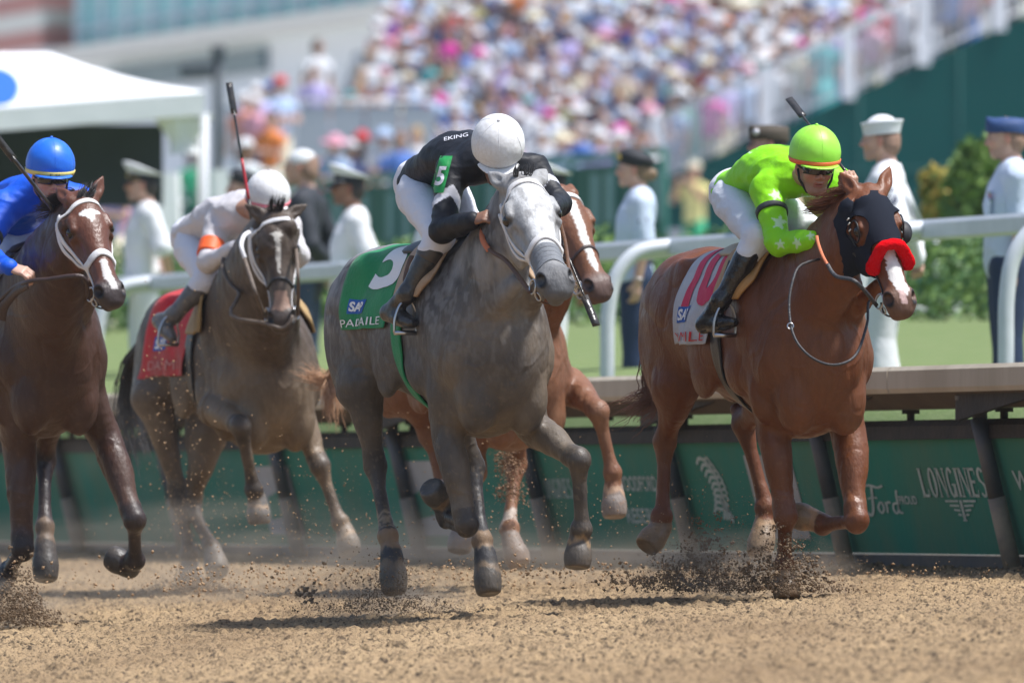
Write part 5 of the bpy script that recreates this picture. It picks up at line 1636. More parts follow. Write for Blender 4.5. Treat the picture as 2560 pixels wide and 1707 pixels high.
# ---- chestnut on the right, black hood and red roll
def pts_neck(*a): return list(a)
if want('chest'):
    M['chestnut_coat'] = coat_mat('chestnut_coat', rough=.46, coat=.04)
    M['black_leather'] = M.get('black_leather') or mat('black_leather', (.016,.016,.018), rough=.42, noise=(30,.3,(.05,.045,.04)), bump=(120,.15))
    M['steel'] = M.get('steel') or mat('steel', (.5,.5,.52), rough=.28, metal=1.0, bump=(60,.05))
    H = HORSES['chest'] = Horse(dict(
        Y0=52.6, theta=22, cx=2008, zt=1.545, mat=M['chestnut_coat'], res=.0078, gz=-.10, hw=1.02,
        label='bright chestnut horse on the right in a black eye hood and red nose roll',
        poll=(2176,478,-.62), muz=(2262,742,-.98), face=(.20,-1,.3),
        neck=[((1985,840,.10),.35,.19),((2032,735,-.18),.28,.15),((2090,625,-.40),.215,.118),((2150,535,-.54),.165,.092)],
        ears=[(2098,430,-.56),(2225,418,-.48)],
        fore=[dict(side=-1, j=[(1932,1065,.02),(1963,1290,-.05),(1962,1408,.04),(1964,1452,.02),(1968,1490,-.01)]),
              dict(side=1, j=[(2118,1075,.06),(2141,1300,-.14),(2058,1312,.10),(2030,1298,.13),(2000,1290,.15)])],
        hind=[dict(side=-1, j=[(1695,965,.95),(1662,1105,1.10),(1656,1290,1.05),(1645,1328,1.04),(1618,1362,1.0)]),
              dict(side=1, j=[(1930,985,.85),(1858,1058,1.15),(1916,1268,1.10),(1910,1318,1.08),(1898,1382,1.02)])],
        coat=make_coat((.165,.050,.014), (.105,.031,.011), (.13,.040,.014), (.24,.165,.10), (.14,.075,.05), dust=(.25,.14,.08), dust_amt=.22, chest=.2, leg_amt=.7,
                       marks=[([(.30,-.018),(.30,.018),(.42,.035),(.54,.040),(.60,.012),(.56,-.012),(.46,-.036),(.40,-.030)], (.72,.69,.66)),
                              ([(.55,-.012),(.55,.014),(.615,.02),(.615,-.008)], (.58,.40,.37))],
                       socks=[(3,-.03,.01,(.42,.26,.15)),(1,-.04,.02,(.45,.27,.15))])))
    # fitted hood with eye openings and one plastic eye cup
    M['hood'] = mat('hood_black', (.017,.020,.030), rough=.9, spec=.08, noise=(40,.2,(.024,.028,.040)), bump=(150,.06))
    def in_hood(a, n, t):
        m = (a > -.02) & (a < .335) & (np.abs(t) < .16) & (n > -.30)
        m &= ~((a > .30) & (n > -.05))                                  # front edge runs lower on the face
        for q in (-1, 1):
            m &= (((a-.18)/.058)**2+((t-q*.093)/.060)**2+((n+.05)/.06)**2 > 1)
            m &= ~((a < .045) & (np.abs(t-q*.062) < .034) & (n > -.075))
        m &= ~((a < .02+.3*np.maximum(-n-.10, 0)))
        return m
    a, n, t = H.local_head(H.v)
    keep = in_hood(a, n, t)
    fk = keep[H.f].all(1)
    f2 = H.f[fk]; used = np.unique(f2); re = np.full(len(H.v), -1, np.int32); re[used] = np.arange(len(used))
    hv = H.v[used]+H.n[used]*.006
    hv = lerp(hv, smooth_attr(hv, re[f2], len(hv), 8), .9)+H.n[used]*.004
    ho = link_mesh('eye_hood', np_mesh('eye_hood', hv, re[f2], True), M['hood']); H.child(ho)
    md = ho.modifiers.new('thick', 'SOLIDIFY'); md.thickness = .006; md.offset = 0
    for q in (-1, 1):                                                    # bound edges of the two eye holes
        g = Geo(); lp = []
        for i in range(25):
            an = 2*math.pi*i/24
            p, nn = H.snap(H.HP(.18+.056*math.cos(an), -.05+.052*math.sin(an), q*.118), .006); lp.append(p)
        lp = lp[:-1]
        lp = [(lp[i-1]+lp[i]*2+lp[(i+1) % len(lp)])/4 for i in range(len(lp))]; lp.append(lp[0])
        g.tube(lp, .0042, 6, caps=False)
        H.child(g.build('hood_binding', M['black_leather']), ho)
    M['cup'] = mat('eye_cup_plastic', (.014,.014,.017), rough=.6, bump=(30,.05))
    g = Geo(); vs = []; nu, nv = 14, 8
    for j in range(nv+1):
        for i in range(nu+1):
            al = lerp(-1.5, 1.5, i/nu); be = lerp(0, 1.15, j/nv)
            vs.append(H.HP(.185+.062*math.sin(al), -.100+.065*math.cos(al)*math.cos(be*.8)*.9, .100+.055*math.sin(be)*max(math.cos(al), .1)**.6))
    g.add(vs, [(j*(nu+1)+i, j*(nu+1)+i+1, (j+1)*(nu+1)+i+1, (j+1)*(nu+1)+i) for j in range(nv) for i in range(nu)], 0, True)
    co = g.build('eye_cup', M['cup']); H.child(co, ho); md = co.modifiers.new('thick', 'SOLIDIFY'); md.thickness = .004
    g = Geo()                                                            # white stitching by the ear
    for i in range(6):
        c, nn = H.snap(H.HP(.03+.022*i, -.03-.012*i, -.098-.004*i), .012)
        g.tube([c, c+H.hn*.028+H.ha*.012], .0035, 5)
    H.child(g.build('stitching', std('thread_white', (.75,.74,.70), rough=.8)), ho)
    # fleece roll across the nose
    M['fleece_red'] = mat('fleece_red', (.80,.004,.010), rough=1.0, spec=.05, noise=(90,.25,(.62,.003,.008)), bump=(160,.7,5))
    roll = catmull([H.HP(.392,-.072,-.076),H.HP(.382,-.045,-.078),H.HP(.364,-.005,-.062),H.HP(.345,.035,-.035),H.HP(.342,.042,0),H.HP(.345,.035,.035),H.HP(.364,-.005,.062),H.HP(.382,-.045,.078),H.HP(.392,-.062,.077)], 4)
    g = SDF(.006); g.loft([(p, .026*(1 if 2 < i < len(roll)-3 else .93), .036) for i, p in enumerate(roll)], k=0)
    v, f = g.mesh(); nn = vert_normals(v, f); v = v+nn*(fbm(v, 70, 2, 3)*.0035)[:,None]
    ro = link_mesh('nose_roll', np_mesh('nose_roll', v, f), M['fleece_red']); H.child(ro)
    bridle(H, M['black_leather'], nose=False, brow=False, w=.020, metal=M['steel'])
    M['rubber_rein'] = mat('rubber_rein', (.022,.026,.034), rough=.55, noise=(40,.4,(.10,.07,.05)), bump=(90,.3))
    M['rein_grip'] = M.get('rein_grip') or mat('rein_grip', (.60,.17,.07), rough=.6, bump=(200,.4))
    lf = H.HP(.53,-.15,-.085)
    free_band(H, 'rein', [lf, W(2140,705,51.6), W(2090,690,51.72), W(2068,660,51.78)], .020, .007, M['rubber_rein'])
    free_band(H, 'rein', [W(2069,662,51.78), W(2057,640,51.82), W(2046,610,51.9), W(2042,590,51.95)], .015, .007, M['rein_grip'])
    free_band(H, 'rein', [H.HP(.53,-.15,.085), W(2200,690,51.9), W(2150,620,52.1), W(2120,560,52.2)], .018, .007, M['rubber_rein'])
    # loose yoke strap looping over the chest
    lo = [W(2003,646,52.0),W(1985,690,51.9),W(1973,745,51.85),W(1975,800,51.8),W(1988,850,51.74),W(2025,892,51.66),W(2075,913,51.62),W(2118,905,51.64),W(2145,880,51.72),W(2162,830,51.85),W(2175,780,52.0),W(2180,730,52.3)]
    pp = []
    for p in catmull(lo, 5):
        q, nn = H.snap(p, .008); d = (q-p).length
        pp.append(q if d < .12 else p)
    for _ in range(4): pp = [pp[0]]+[(pp[i-1]+pp[i]*2+pp[i+1])/4 for i in range(1,len(pp)-1)]+[pp[-1]]
    g = Geo(); g.tube(pp, .0065, 8); H.child(g.build('yoke_strap', M['rubber_rein']))
    g = Geo(); g.ring(W(1976,815,51.78), (0,-1,.2), .014, .004); H.child(g.build('buckle', M['steel']))
    M['cloth_pale'] = mat('cloth_pale', (.52,.53,.56), rough=.8, noise=(6,.35,(.36,.37,.42)), bump=(50,.25))
    M['digit_pink'] = mat('digit_pink', (.62,.035,.10), rough=.75, bump=(50,.2))
    M['letter_red'] = mat('letter_red', (.60,.03,.03), rough=.75, bump=(50,.2))
    M['logo_blue'] = M.get('logo_blue') or mat('logo_blue', (.012,.10,.42), rough=.7, bump=(60,.2))
    M['cloth_white'] = M.get('cloth_white') or mat('cloth_white', (.78,.78,.80), rough=.8, bump=(60,.2))
    sc = H.cloth('saddlecloth', wave=.009, fr=lambda p: (-.80-.10*abs(p)/1.75, -.34-.05*abs(p)), phis=(-1.88, .6), m=M['cloth_pale'])
    H.child(mapped('number', *text_geo('10', bold=.06), lambda x, y: H.on_cloth(.57+x*.82, -.70+y*1.12, .006), M['digit_pink']), sc)
    H.child(mapped('logo', *QUAD, lambda x, y: H.on_cloth(.30+x*.36, -1.38+y*.26, .005), M['logo_blue'], lim=.1), sc)
    H.child(mapped('lettering', *text_geo('SAP', bold=.04), lambda x, y: H.on_cloth(.30+x*.31, -1.38+y*.19, .008), M['cloth_white']), sc)
    H.child(mapped('lettering', *text_geo('Y MILE'), lambda x, y: H.on_cloth(.46+x*.84, -1.74+y*.14, .008), M['letter_red']), sc)
    M['saddle_pad'] = mat('saddle_cream', (.50,.44,.34), rough=.7, noise=(12,.5,(.34,.28,.20)), bump=(60,.2))
    M['flap_tan'] = mat('flap_tan', (.46,.24,.075), rough=.55, noise=(14,.4,(.34,.16,.05)), bump=(50,.2))
    saddle(H, M['flap_tan'], M['saddle_pad'], M['black_leather'], M['steel'])
    M['mane_chestnut'] = mat('mane_chestnut', (.17,.055,.024), rough=.55, noise=(50,.6,(.09,.03,.014)))
    make_mane(H, M['mane_chestnut'], [W(2165,470,52.05),W(2110,540,52.2),W(2060,610,52.4),W(2000,660,52.65)], n=620, length=.15, blow=V(-.75,.1,-.22), w=.0032)
    M['tail_chestnut'] = mat('tail_chestnut', (.14,.06,.04), rough=.6, noise=(50,.6,(.08,.04,.03)))
    make_tail(H, M['tail_chestnut'], H.H(-1.52,0,-.12), [W(1660,800,54.3), W(1625,920,54.5), W(1640,985,54.55), W(1600,1015,54.6), W(1560,1040,54.7)], n=300)

# ---- dark bay at the left edge
if want('bay'):
    M['bay_coat'] = coat_mat('bay_coat', rough=.42, coat=.04)
    M['bridle_white'] = M.get('bridle_white') or mat('bridle_white', (.72,.71,.72), rough=.45, noise=(40,.25,(.45,.38,.3)), bump=(90,.1))
    M['brown_leather'] = mat('brown_leather', (.055,.030,.026), rough=.45, noise=(30,.5,(.03,.02,.018)), bump=(120,.2))
    M['steel'] = M.get('steel') or mat('steel', (.5,.5,.52), rough=.28, metal=1.0, bump=(60,.05))
    H = HORSES['bay'] = Horse(dict(
        Y0=55.0, theta=20, cx=105, zt=1.56, mat=M['bay_coat'], res=.0085, gz=-.23, hw=1.1,
        label='dark bay horse at the left edge with white star, snip and white bridle',
        poll=(206,494,-.75), muz=(286,722,-1.10), face=(.28,-1,.3),
        neck=[((90,860,.0),.38,.20),((118,745,-.32),.31,.165),((150,640,-.55),.23,.125),((185,560,-.68),.17,.095)],
        ears=[(140,470,-.62),(258,440,-.66)],
        fore=[dict(side=-1, j=[(50,1150,.0),(56,1372,-.06),(20,1430,.16),(8,1450,.17),(-10,1470,.16)]),
              dict(side=1, j=[(262,1095,.06),(336,1300,-.16),(338,1400,.0),(312,1412,.10),(280,1392,.13)])],
        hind=[dict(side=-1, j=[(-60,1000,.95),(-40,1190,1.0),(-30,1350,.9),(-26,1400,.86),(-22,1450,.84)]),
              dict(side=1, j=[(120,1010,.90),(112,1150,1.05),(112,1315,.86),(113,1372,.82),(114,1446,.78)])],
        coat=make_coat((.066,.028,.016), (.032,.016,.013), (.012,.011,.014), (.055,.05,.046), (.05,.042,.042), dust=(.20,.14,.11), dust_amt=.22, leg_amt=.85,
                       face=(.125,.045,.025),
                       marks=[([(.115,-.05),(.105,-.01),(.10,.015),(.115,.048),(.135,.05),(.135,.022),(.16,.012),(.185,.004),(.165,-.012),(.145,-.02),(.14,-.04)], (.72,.70,.68)),
                              ([(.40,-.02),(.40,.016),(.50,.022),(.585,.03),(.585,.0),(.50,-.02)], (.60,.57,.55))],
                       socks=[(3,-.16,-.02,(.17,.12,.085))])))
    bridle(H, M['bridle_white'], metal=M['steel'], mbit=M['brown_leather'], nosew=.036, w=.024)
    free_band(H, 'rein', [H.HP(.53,-.15,-.085), W(205,692,53.9), W(120,698,53.95), W(70,704,54.0), W(30,722,54.15), W(-20,770,54.3)], .022, .008, M['brown_leather'])
    free_band(H, 'rein', [W(70,712,54.0), W(40,730,54.1), W(12,765,54.2), W(4,800,54.25)], .045, .010, M['brown_leather'])
    free_band(H, 'rein', [H.HP(.53,-.15,.085), W(260,640,54.1), W(200,560,54.5), W(120,600,54.7)], .02, .007, M['brown_leather'])
    M['mane_black'] = mat('mane_black', (.014,.012,.013), rough=.5, noise=(50,.5,(.03,.022,.02)))
    make_mane(H, M['mane_black'], [W(196,480,54.3),W(165,540,54.45),W(135,620,54.6),W(112,700,54.8)], n=520, length=.15, blow=V(-.8,.3,-.25), w=.0035, seed=5)
    make_mane(H, M['mane_black'], [H.HP(.02,.01,-.03),H.HP(.02,.015,.03)], n=50, length=.10, blow=V(.2,.3,.3), w=.0035, seed=6)
    saddle(H, M['brown_leather'], M['brown_leather'], M['brown_leather'], M['steel'])

# ---- dark gray-brown horse second from the left
if want('dark'):
    M['dark_coat'] = coat_mat('dark_coat', rough=.5, coat=.02)
    M['bridle_white'] = M.get('bridle_white') or mat('bridle_white', (.72,.71,.72), rough=.45, noise=(40,.25,(.45,.38,.3)), bump=(90,.1))
    M['muddy_leather'] = mat('muddy_leather', (.15,.11,.08), rough=.6, noise=(30,.5,(.05,.035,.03)), bump=(120,.2))
    M['steel'] = M.get('steel') or mat('steel', (.5,.5,.52), rough=.28, metal=1.0, bump=(60,.05))
    M['cloth_white'] = M.get('cloth_white') or mat('cloth_white', (.78,.78,.80), rough=.8, bump=(60,.2))
    M['logo_blue'] = M.get('logo_blue') or mat('logo_blue', (.012,.10,.42), rough=.7, bump=(60,.2))
    H = HORSES['dark'] = Horse(dict(
        Y0=60.0, theta=20, cx=655, zt=1.50, mat=M['dark_coat'], res=.009, gz=-.12, hw=1.06,
        label='muddy dark brown horse second from left with small star and red saddlecloth',
        poll=(690,540,-.95), muz=(705,800,-1.15), face=(.02,-1,.12),
        neck=[((625,860,-.0),.36,.20),((640,760,-.40),.30,.17),((660,660,-.72),.23,.13),((682,585,-.90),.17,.098)],
        ears=[(612,512,-.90),(768,512,-.90)],
        fore=[dict(side=-1, j=[(535,1020,-.10),(602,1066,-.46),(634,1222,-.30),(644,1262,-.28),(648,1305,-.28)]),
              dict(side=1, j=[(735,1020,.06),(800,1165,-.12),(850,1305,-.16),(866,1340,-.19),(876,1378,-.23)])],
        hind=[dict(side=-1, j=[(385,990,.95),(450,1250,1.05),(473,1385,.95),(475,1425,.94),(478,1462,.92)]),
              dict(side=1, j=[(520,1090,.90),(478,1265,1.05),(528,1368,.80),(536,1393,.76),(544,1428,.70)])],
        coat=make_coat((.078,.052,.036), (.048,.035,.028), (.040,.034,.032), (.15,.14,.13), (.085,.065,.055), dust=(.27,.195,.125), dust_amt=.7, chest=.8, ticks=(.12,.09,.07), leg_amt=.8,
                       under=(.155,.105,.062),
                       marks=[([(.125,-.035),(.115,0),(.125,.035),(.15,.016),(.20,.011),(.27,.010),(.33,.005),(.33,-.005),(.27,-.010),(.20,-.011),(.15,-.014)], (.62,.58,.52)),
                              ([(.43,-.03),(.43,.035),(.53,.05),(.55,0),(.53,-.045)], (.26,.16,.115))],
                       socks=[(0,-.012,.012,(.40,.28,.18)),(1,-.012,.012,(.40,.28,.18))])))
    bridle(H, M['bridle_white'], nose=False, metal=M['steel'], mbit=M['muddy_leather'], w=.022)
    H.strap('noseband', [(.42,-.17,-.05),(.40,-.12,-.08),(.385,-.05,-.075),(.37,.0,-.04),(.365,.02,0),(.37,.0,.04),(.385,-.05,.075),(.40,-.12,.08),(.42,-.17,.05)], .016, .009, M['black_leather'] if 'black_leather' in M else M['muddy_leather'], n=8)
    g = Geo()
    loop = [W(548,640,59.6),W(540,700,59.4),W(545,760,59.2),W(575,815,58.95),W(630,848,58.75),W(690,850,58.75),W(725,830,58.8),W(738,790,58.9)]
    pp = [ (H.snap(p, .008)[0] if (H.snap(p,.008)[0]-p).length < .2 else p) for p in catmull(loop, 5)]
    for _ in range(3): pp = [pp[0]]+[(pp[i-1]+pp[i]*2+pp[i+1])/4 for i in range(1,len(pp)-1)]+[pp[-1]]
    g.tube(pp, .011, 8); H.child(g.build('yoke_strap', M['muddy_leather']))
    free_band(H, 'rein', [H.HP(.53,-.15,-.085), W(640,735,58.7), W(612,650,58.85), W(600,615,58.95)], .022, .008, M['muddy_leather'])
    free_band(H, 'rein', [W(612,645,58.8), W(603,615,58.82), W(610,590,58.9), W(625,580,58.95)], .024, .010, M['bridle_white'])
    free_band(H, 'rein', [H.HP(.53,-.15,.085), W(745,690,58.8), W(735,600,59.1), W(700,560,59.3)], .020, .008, M['muddy_leather'])
    M['cloth_red'] = mat('cloth_red', (.56,.010,.022), rough=.75, noise=(5,.6,(.26,.07,.05)), bump=(55,.25), sheen=.1)
    sc = H.cloth('saddlecloth', fr=lambda p: (-.98-.12*abs(p)/1.75, -.36-.03*abs(p)), phis=(-1.95, .6), m=M['cloth_red'], wave=.009)
    H.child(mapped('number', *text_geo('1', bold=.02), lambda x, y: H.on_cloth(.52+x*.34, -.62+y*.78, .006), M['cloth_white']), sc)
    H.child(mapped('logo', *QUAD, lambda x, y: H.on_cloth(.36+x*.36, -1.34+y*.26, .005), M['logo_blue'], lim=.1), sc)
    H.child(mapped('lettering', *text_geo('SAP', bold=.04), lambda x, y: H.on_cloth(.36+x*.31, -1.34+y*.19, .008), M['cloth_white']), sc)
    M['letter_faded'] = mat('letter_faded', (.62,.30,.28), rough=.8, noise=(12,.5,(.45,.12,.10)), bump=(60,.2))
    H.child(mapped('lettering', *text_geo('DAY MI'), lambda x, y: H.on_cloth(.46+x*.70, -1.74+y*.16, .008), M['letter_faded']), sc)
    M['flap_yellow'] = mat('flap_yellow', (.38,.25,.10), rough=.6, noise=(14,.5,(.25,.15,.07)), bump=(50,.2))
    saddle(H, M['flap_yellow'], M['flap_yellow'], M['black_leather'] if 'black_leather' in M else M['muddy_leather'], M['steel'])
    M['mane_black'] = M.get('mane_black') or mat('mane_black', (.014,.012,.013), rough=.5, noise=(50,.5,(.03,.022,.02)))
    make_mane(H, M['mane_black'], [H.HP(-.02,-.01,-.03),H.HP(-.02,.0,.03)], n=50, length=.08, blow=V(.1,-.2,.5), w=.0035, seed=7)
    make_tail(H, M['mane_black'], H.H(-1.52,0,-.12), [W(330,900,62.0), W(320,1050,62.1), W(345,1180,62.0)], n=280, seed=8)

# ---- light chestnut half hidden behind the gray
if want('fifth'):
    M['sorrel_coat'] = coat_mat('sorrel_coat', rough=.5, coat=.02)
    M['brown_leather'] = M.get('brown_leather') or mat('brown_leather', (.055,.030,.026), rough=.45, noise=(30,.5,(.03,.02,.018)), bump=(120,.2))
    M['bridle_white'] = M.get('bridle_white') or mat('bridle_white', (.72,.71,.72), rough=.45, noise=(40,.25,(.45,.38,.3)), bump=(90,.1))
    M['steel'] = M.get('steel') or mat('steel', (.5,.5,.52), rough=.28, metal=1.0, bump=(60,.05))
    H = HORSES['fifth'] = Horse(dict(
        Y0=57.0, theta=22, cx=1270, zt=1.50, mat=M['sorrel_coat'], res=.009, gz=-.08, hw=1.14,
        label='light chestnut horse with a white blaze half hidden behind the gray horse',
        poll=(1408,480,-.75), muz=(1514,706,-1.08), face=(.45,-1,.4),
        neck=[((1255,830,.0),.36,.19),((1290,730,-.30),.29,.155),((1330,620,-.52),.22,.12),((1386,535,-.66),.165,.09)],
        ears=[(1362,452,-.68),(1428,462,-.62)],
        fore=[dict(side=-1, j=[(1190,1020,.0),(1190,1180,-.10),(1160,1300,.10),(1153,1335,.10),(1148,1372,.08)]),
              dict(side=1, j=[(1420,960,.06),(1496,1030,-.30),(1531,1180,-.28),(1534,1235,-.28),(1536,1288,-.30)])],
        hind=[dict(side=-1, j=[(1020,980,.95),(1075,1090,1.02),(1108,1215,.98),(1120,1240,1.0),(1135,1275,1.0)], b=1.05),
              dict(side=1, j=[(1290,1010,.92),(1290,1160,1.05),(1272,1320,.86),(1282,1360,.82),(1298,1408,.78)])],
        coat=make_coat((.21,.085,.040), (.15,.058,.028), (.21,.095,.05), (.22,.19,.17), (.11,.07,.06), dust=(.30,.17,.10), dust_amt=.5, chest=.3, leg_amt=.7,
                       marks=[([(.08,-.026),(.08,.026),(.16,.024),(.30,.020),(.48,.018),(.52,0),(.48,-.018),(.30,-.020),(.16,-.024)], (.70,.66,.62))],
                       socks=[(2,-.10,-.03,(.6,.52,.46)),(1,-.03,.012,(.45,.29,.19)),(3,-.2,-.1,(.5,.42,.36))])))
    H.strap('noseband', [(.41,-.16,-.05),(.40,-.10,-.08),(.385,-.05,-.075),(.37,.0,-.04),(.365,.02,0),(.37,.0,.04),(.385,-.05,.075),(.40,-.10,.08),(.41,-.16,.05)], .016, .008, M['brown_leather'])
    bridle(H, M['brown_leather'], nose=False, brow=False, metal=M['steel'])
    H.strap('browband', [(.07,-.05,-.11),(.05,.03,-.07),(.042,.06,0),(.05,.03,.07),(.07,-.05,.11)], .03, .012, M['bridle_white'])
    M['mane_sorrel'] = mat('mane_sorrel', (.52,.30,.17), rough=.6, noise=(50,.6,(.36,.19,.10)))
    make_tail(H, M['mane_sorrel'], H.H(-1.50,0,-.14), [W(850,905,59.0), W(826,952,59.05), W(800,948,59.1), W(755,930,59.15)], n=280, seed=9, spread=.06)
    make_tail(H, M['mane_sorrel'], H.H(-1.50,0,-.16), [W(845,930,59.0), W(828,990,59.0), W(832,1060,59.0)], n=220, seed=10, spread=.06)
    # clods of wet dirt stuck to the hocks
    rng = random.Random(12); g = Geo()
    for i in range(34):
        u = rng.random(); p = W(lerp(1262,1276,u)+rng.gauss(0,16), lerp(1105,1250,u), 57.85+rng.uniform(-.10,.03))
        grains(g, p, .020, 26, .003, .011, rng)
    M['clod'] = mat('clod', (.30,.185,.11), rough=.95, noise=(30,.6,(.16,.10,.06)), bump=(60,.5))
    cl = g.build('caked_dirt', M['clod']); cl['kind'] = 'stuff'; H.child(cl)
# ------------------------------------------------------------------ jockeys and what they hold
def star_poly(n=5, r=.42):
    return [(math.sin(math.pi*i/n)*(1 if i % 2 == 0 else r), math.cos(math.pi*i/n)*(1 if i % 2 == 0 else r)) for i in range(2*n)]
def poly_mask(x, y, pts):
    ins = np.zeros(len(x), bool); n = len(pts)
    for i in range(n):
        (x0,y0),(x1,y1) = pts[i], pts[(i+1) % n]
        ins ^= ((y0 > y) != (y1 > y)) & (x < (x1-x0)*(y-y0)/(y1-y0+1e-12)+x0)
    return ins
def put_star(v, c, ctr, size, colr, rot=0.2, rad=.12):
    """a star printed on the cloth round a point of the surface"""
    ctr = A(ctr); d = v-ctr
    x = d[:,0]*math.cos(rot)+d[:,2]*math.sin(rot); y = -d[:,0]*math.sin(rot)+d[:,2]*math.cos(rot)
    m = poly_mask(x/size, y/size, star_poly()) & (np.abs(d[:,1]) < rad)
    c[m] = colr
def silk_mat(n, rough=.55): return std(n, (1,1,1), rough=rough, attr=True, noise=(5,.08,None), bump=(26,.25,3), spec=.3)
M['breeches_white'] = mat('breeches_white', (.70,.70,.76), rough=.65, noise=(7,.10,(.56,.56,.62)), bump=(30,.3,3))
M['boot_black'] = mat('boot_black', (.016,.016,.018), rough=.28, spec=.6, noise=(22,.35,(.14,.12,.10)), bump=(40,.25,4))
M['helmet_white'] = mat('helmet_white', (.76,.76,.77), rough=.5, noise=(60,.28,(.42,.37,.32)), bump=(30,.1))
if want('gray') or want('jgray'):
    M['silk'] = silk_mat('silk')
    def blk_silk(v, c, J):
        E, S = A(J['el_r']), A(J['sh_r'])
        # white chevron above the elbow
        ax = (E-S)/np.linalg.norm(E-S); t = ((v-S)@ax)/np.linalg.norm(E-S)
        d = v-S-((v-S)@ax)[:,None]*ax; rr = np.linalg.norm(d, axis=1)
        lat = d[:,0]
        for q, St, El in (('r', A(J['sh_r']), A(J['el_r'])), ('l', A(J['sh_l']), A(J['el_l']))):
            ax = (El-St)/np.linalg.norm(El-St); t = ((v-St)@ax)/np.linalg.norm(El-St)
            d = v-St-((v-St)@ax)[:,None]*ax; rr = np.linalg.norm(d, axis=1)
            sd = np.abs(d@np.array([.9,.3,0]))
            m = (np.abs(t-.42-sd*2.6) < .09) & (rr < .10) & (t > .2) & (t < .95)
            c[m] = (.55,.55,.60)
    jb, JG, PG = jockey(dict(Y0=52.0, label='jockey in black silks and white helmet crouched on the gray horse', skin='tan',
        j=dict(pelvis=(1062,452,.66), chest=(1150,395,.28), neck=(1228,402,-.02), head=(1244,390,-.20),
               sh_r=(1130,432,.0), el_r=(1106,578,-.16), wr_r=(1180,552,-.38),
               sh_l=(1335,432,.06), el_l=(1396,512,-.05), wr_l=(1384,522,-.26),
               hip_r=(1045,490,.50), kn_r=(1098,592,-.04), an_r=(1018,735,-.02), toe_r=(1030,808,-.06), heel_r=(970,782,.10),
               hip_l=(1120,490,.62), kn_l=(1190,600,.26), an_l=(1300,735,.42), toe_l=(1330,800,.30)),
        hand_r=((.75,-.6,.25),(.55,.45,-.6),1.15,1), hand_l=((-.3,-.9,-.2),(-.9,.2,-.4),1.1,-1),
        hf=(.03,-.74,-.66), hu=(.03,-.66,.74), silk=(.012,.013,.018), silk_fn=blk_silk, m_silk=M['silk'],
        m_breeches=M['breeches_white'], m_boot=M['boot_black'], m_helmet=M['helmet_white'], boot_top=.12, cuff=std('boot_cuff_brown', (.06,.045,.035), rough=.35, spec=.6, noise=(20,.4,None)),
        goggles=std('goggle_lens', (.01,.01,.012), rough=.06, spec=.8), hk=dict(k=1.03)))

    # number badge on the sleeve
    M['badge_green'] = mat('badge_green', (.012,.26,.06), rough=.5, bump=(40,.2))
    S_, E_ = JG['sh_r'], JG['el_r']
    g = SDF(.005); c_ = lerp(S_, E_, .22)
    bvh = None
    def badge(x, y):
        p = W(1102+x*34+ (1-abs(y))*0-y*12, 437-y*92, 51.6)
        return p
    sil = [o for o in jb.children if o.name.startswith('silks')][0]
    mv = [jb.location+v_.co for v_ in sil.data.vertices]; bt = BVHTree.FromPolygons([tuple(p) for p in mv], [tuple(p.vertices) for p in sil.data.polygons])
    def drape(px, py, off):
        o_ = V(0,0,ZC); d_ = (W(px,py,52)-o_).normalized()
        loc, nr, i, dist = bt.ray_cast(o_+d_*40, d_)
        return (loc-d_*off) if loc else W(px,py,51.95)
    def put(name, vs, fs, fn, m, lim=.12, par=None):
        o = mapped(name, vs, fs, fn, m, lim)
        for v_ in o.data.vertices: v_.co -= jb.location
        o.parent = par or jb
        return o
    bo = put('arm_badge', *QUAD, lambda x, y: drape(1103+x*(34-6*y)+y*26, 436-y*92, .010), M['badge_green'])
    put('number', *text_geo('5', bold=.03), lambda x, y: drape(1101+x*22+y*13, 440-y*48, .016), M['breeches_white'], par=bo)
    put('lettering', *text_geo('EKING'), lambda x, y: drape(1140+x*60, 342-x*12-y*9, .010), M['breeches_white'])
    g = Geo()
    whip([lerp(W(1388,562,51.80), W(1464,748,51.60), i/10) for i in range(11)], .0055, .005, [M['boot_black'], M['boot_black']], 'black whip hanging beside the gray horse muzzle')
std('goggle_lens', (.01,.01,.012), rough=.06, spec=.8)
M['silk'] = silk_mat('silk')
std('boot_black2', (.01,.01,.011), rough=.18, spec=.6, noise=(22,.3,(.06,.05,.045)), bump=(36,.25,4))
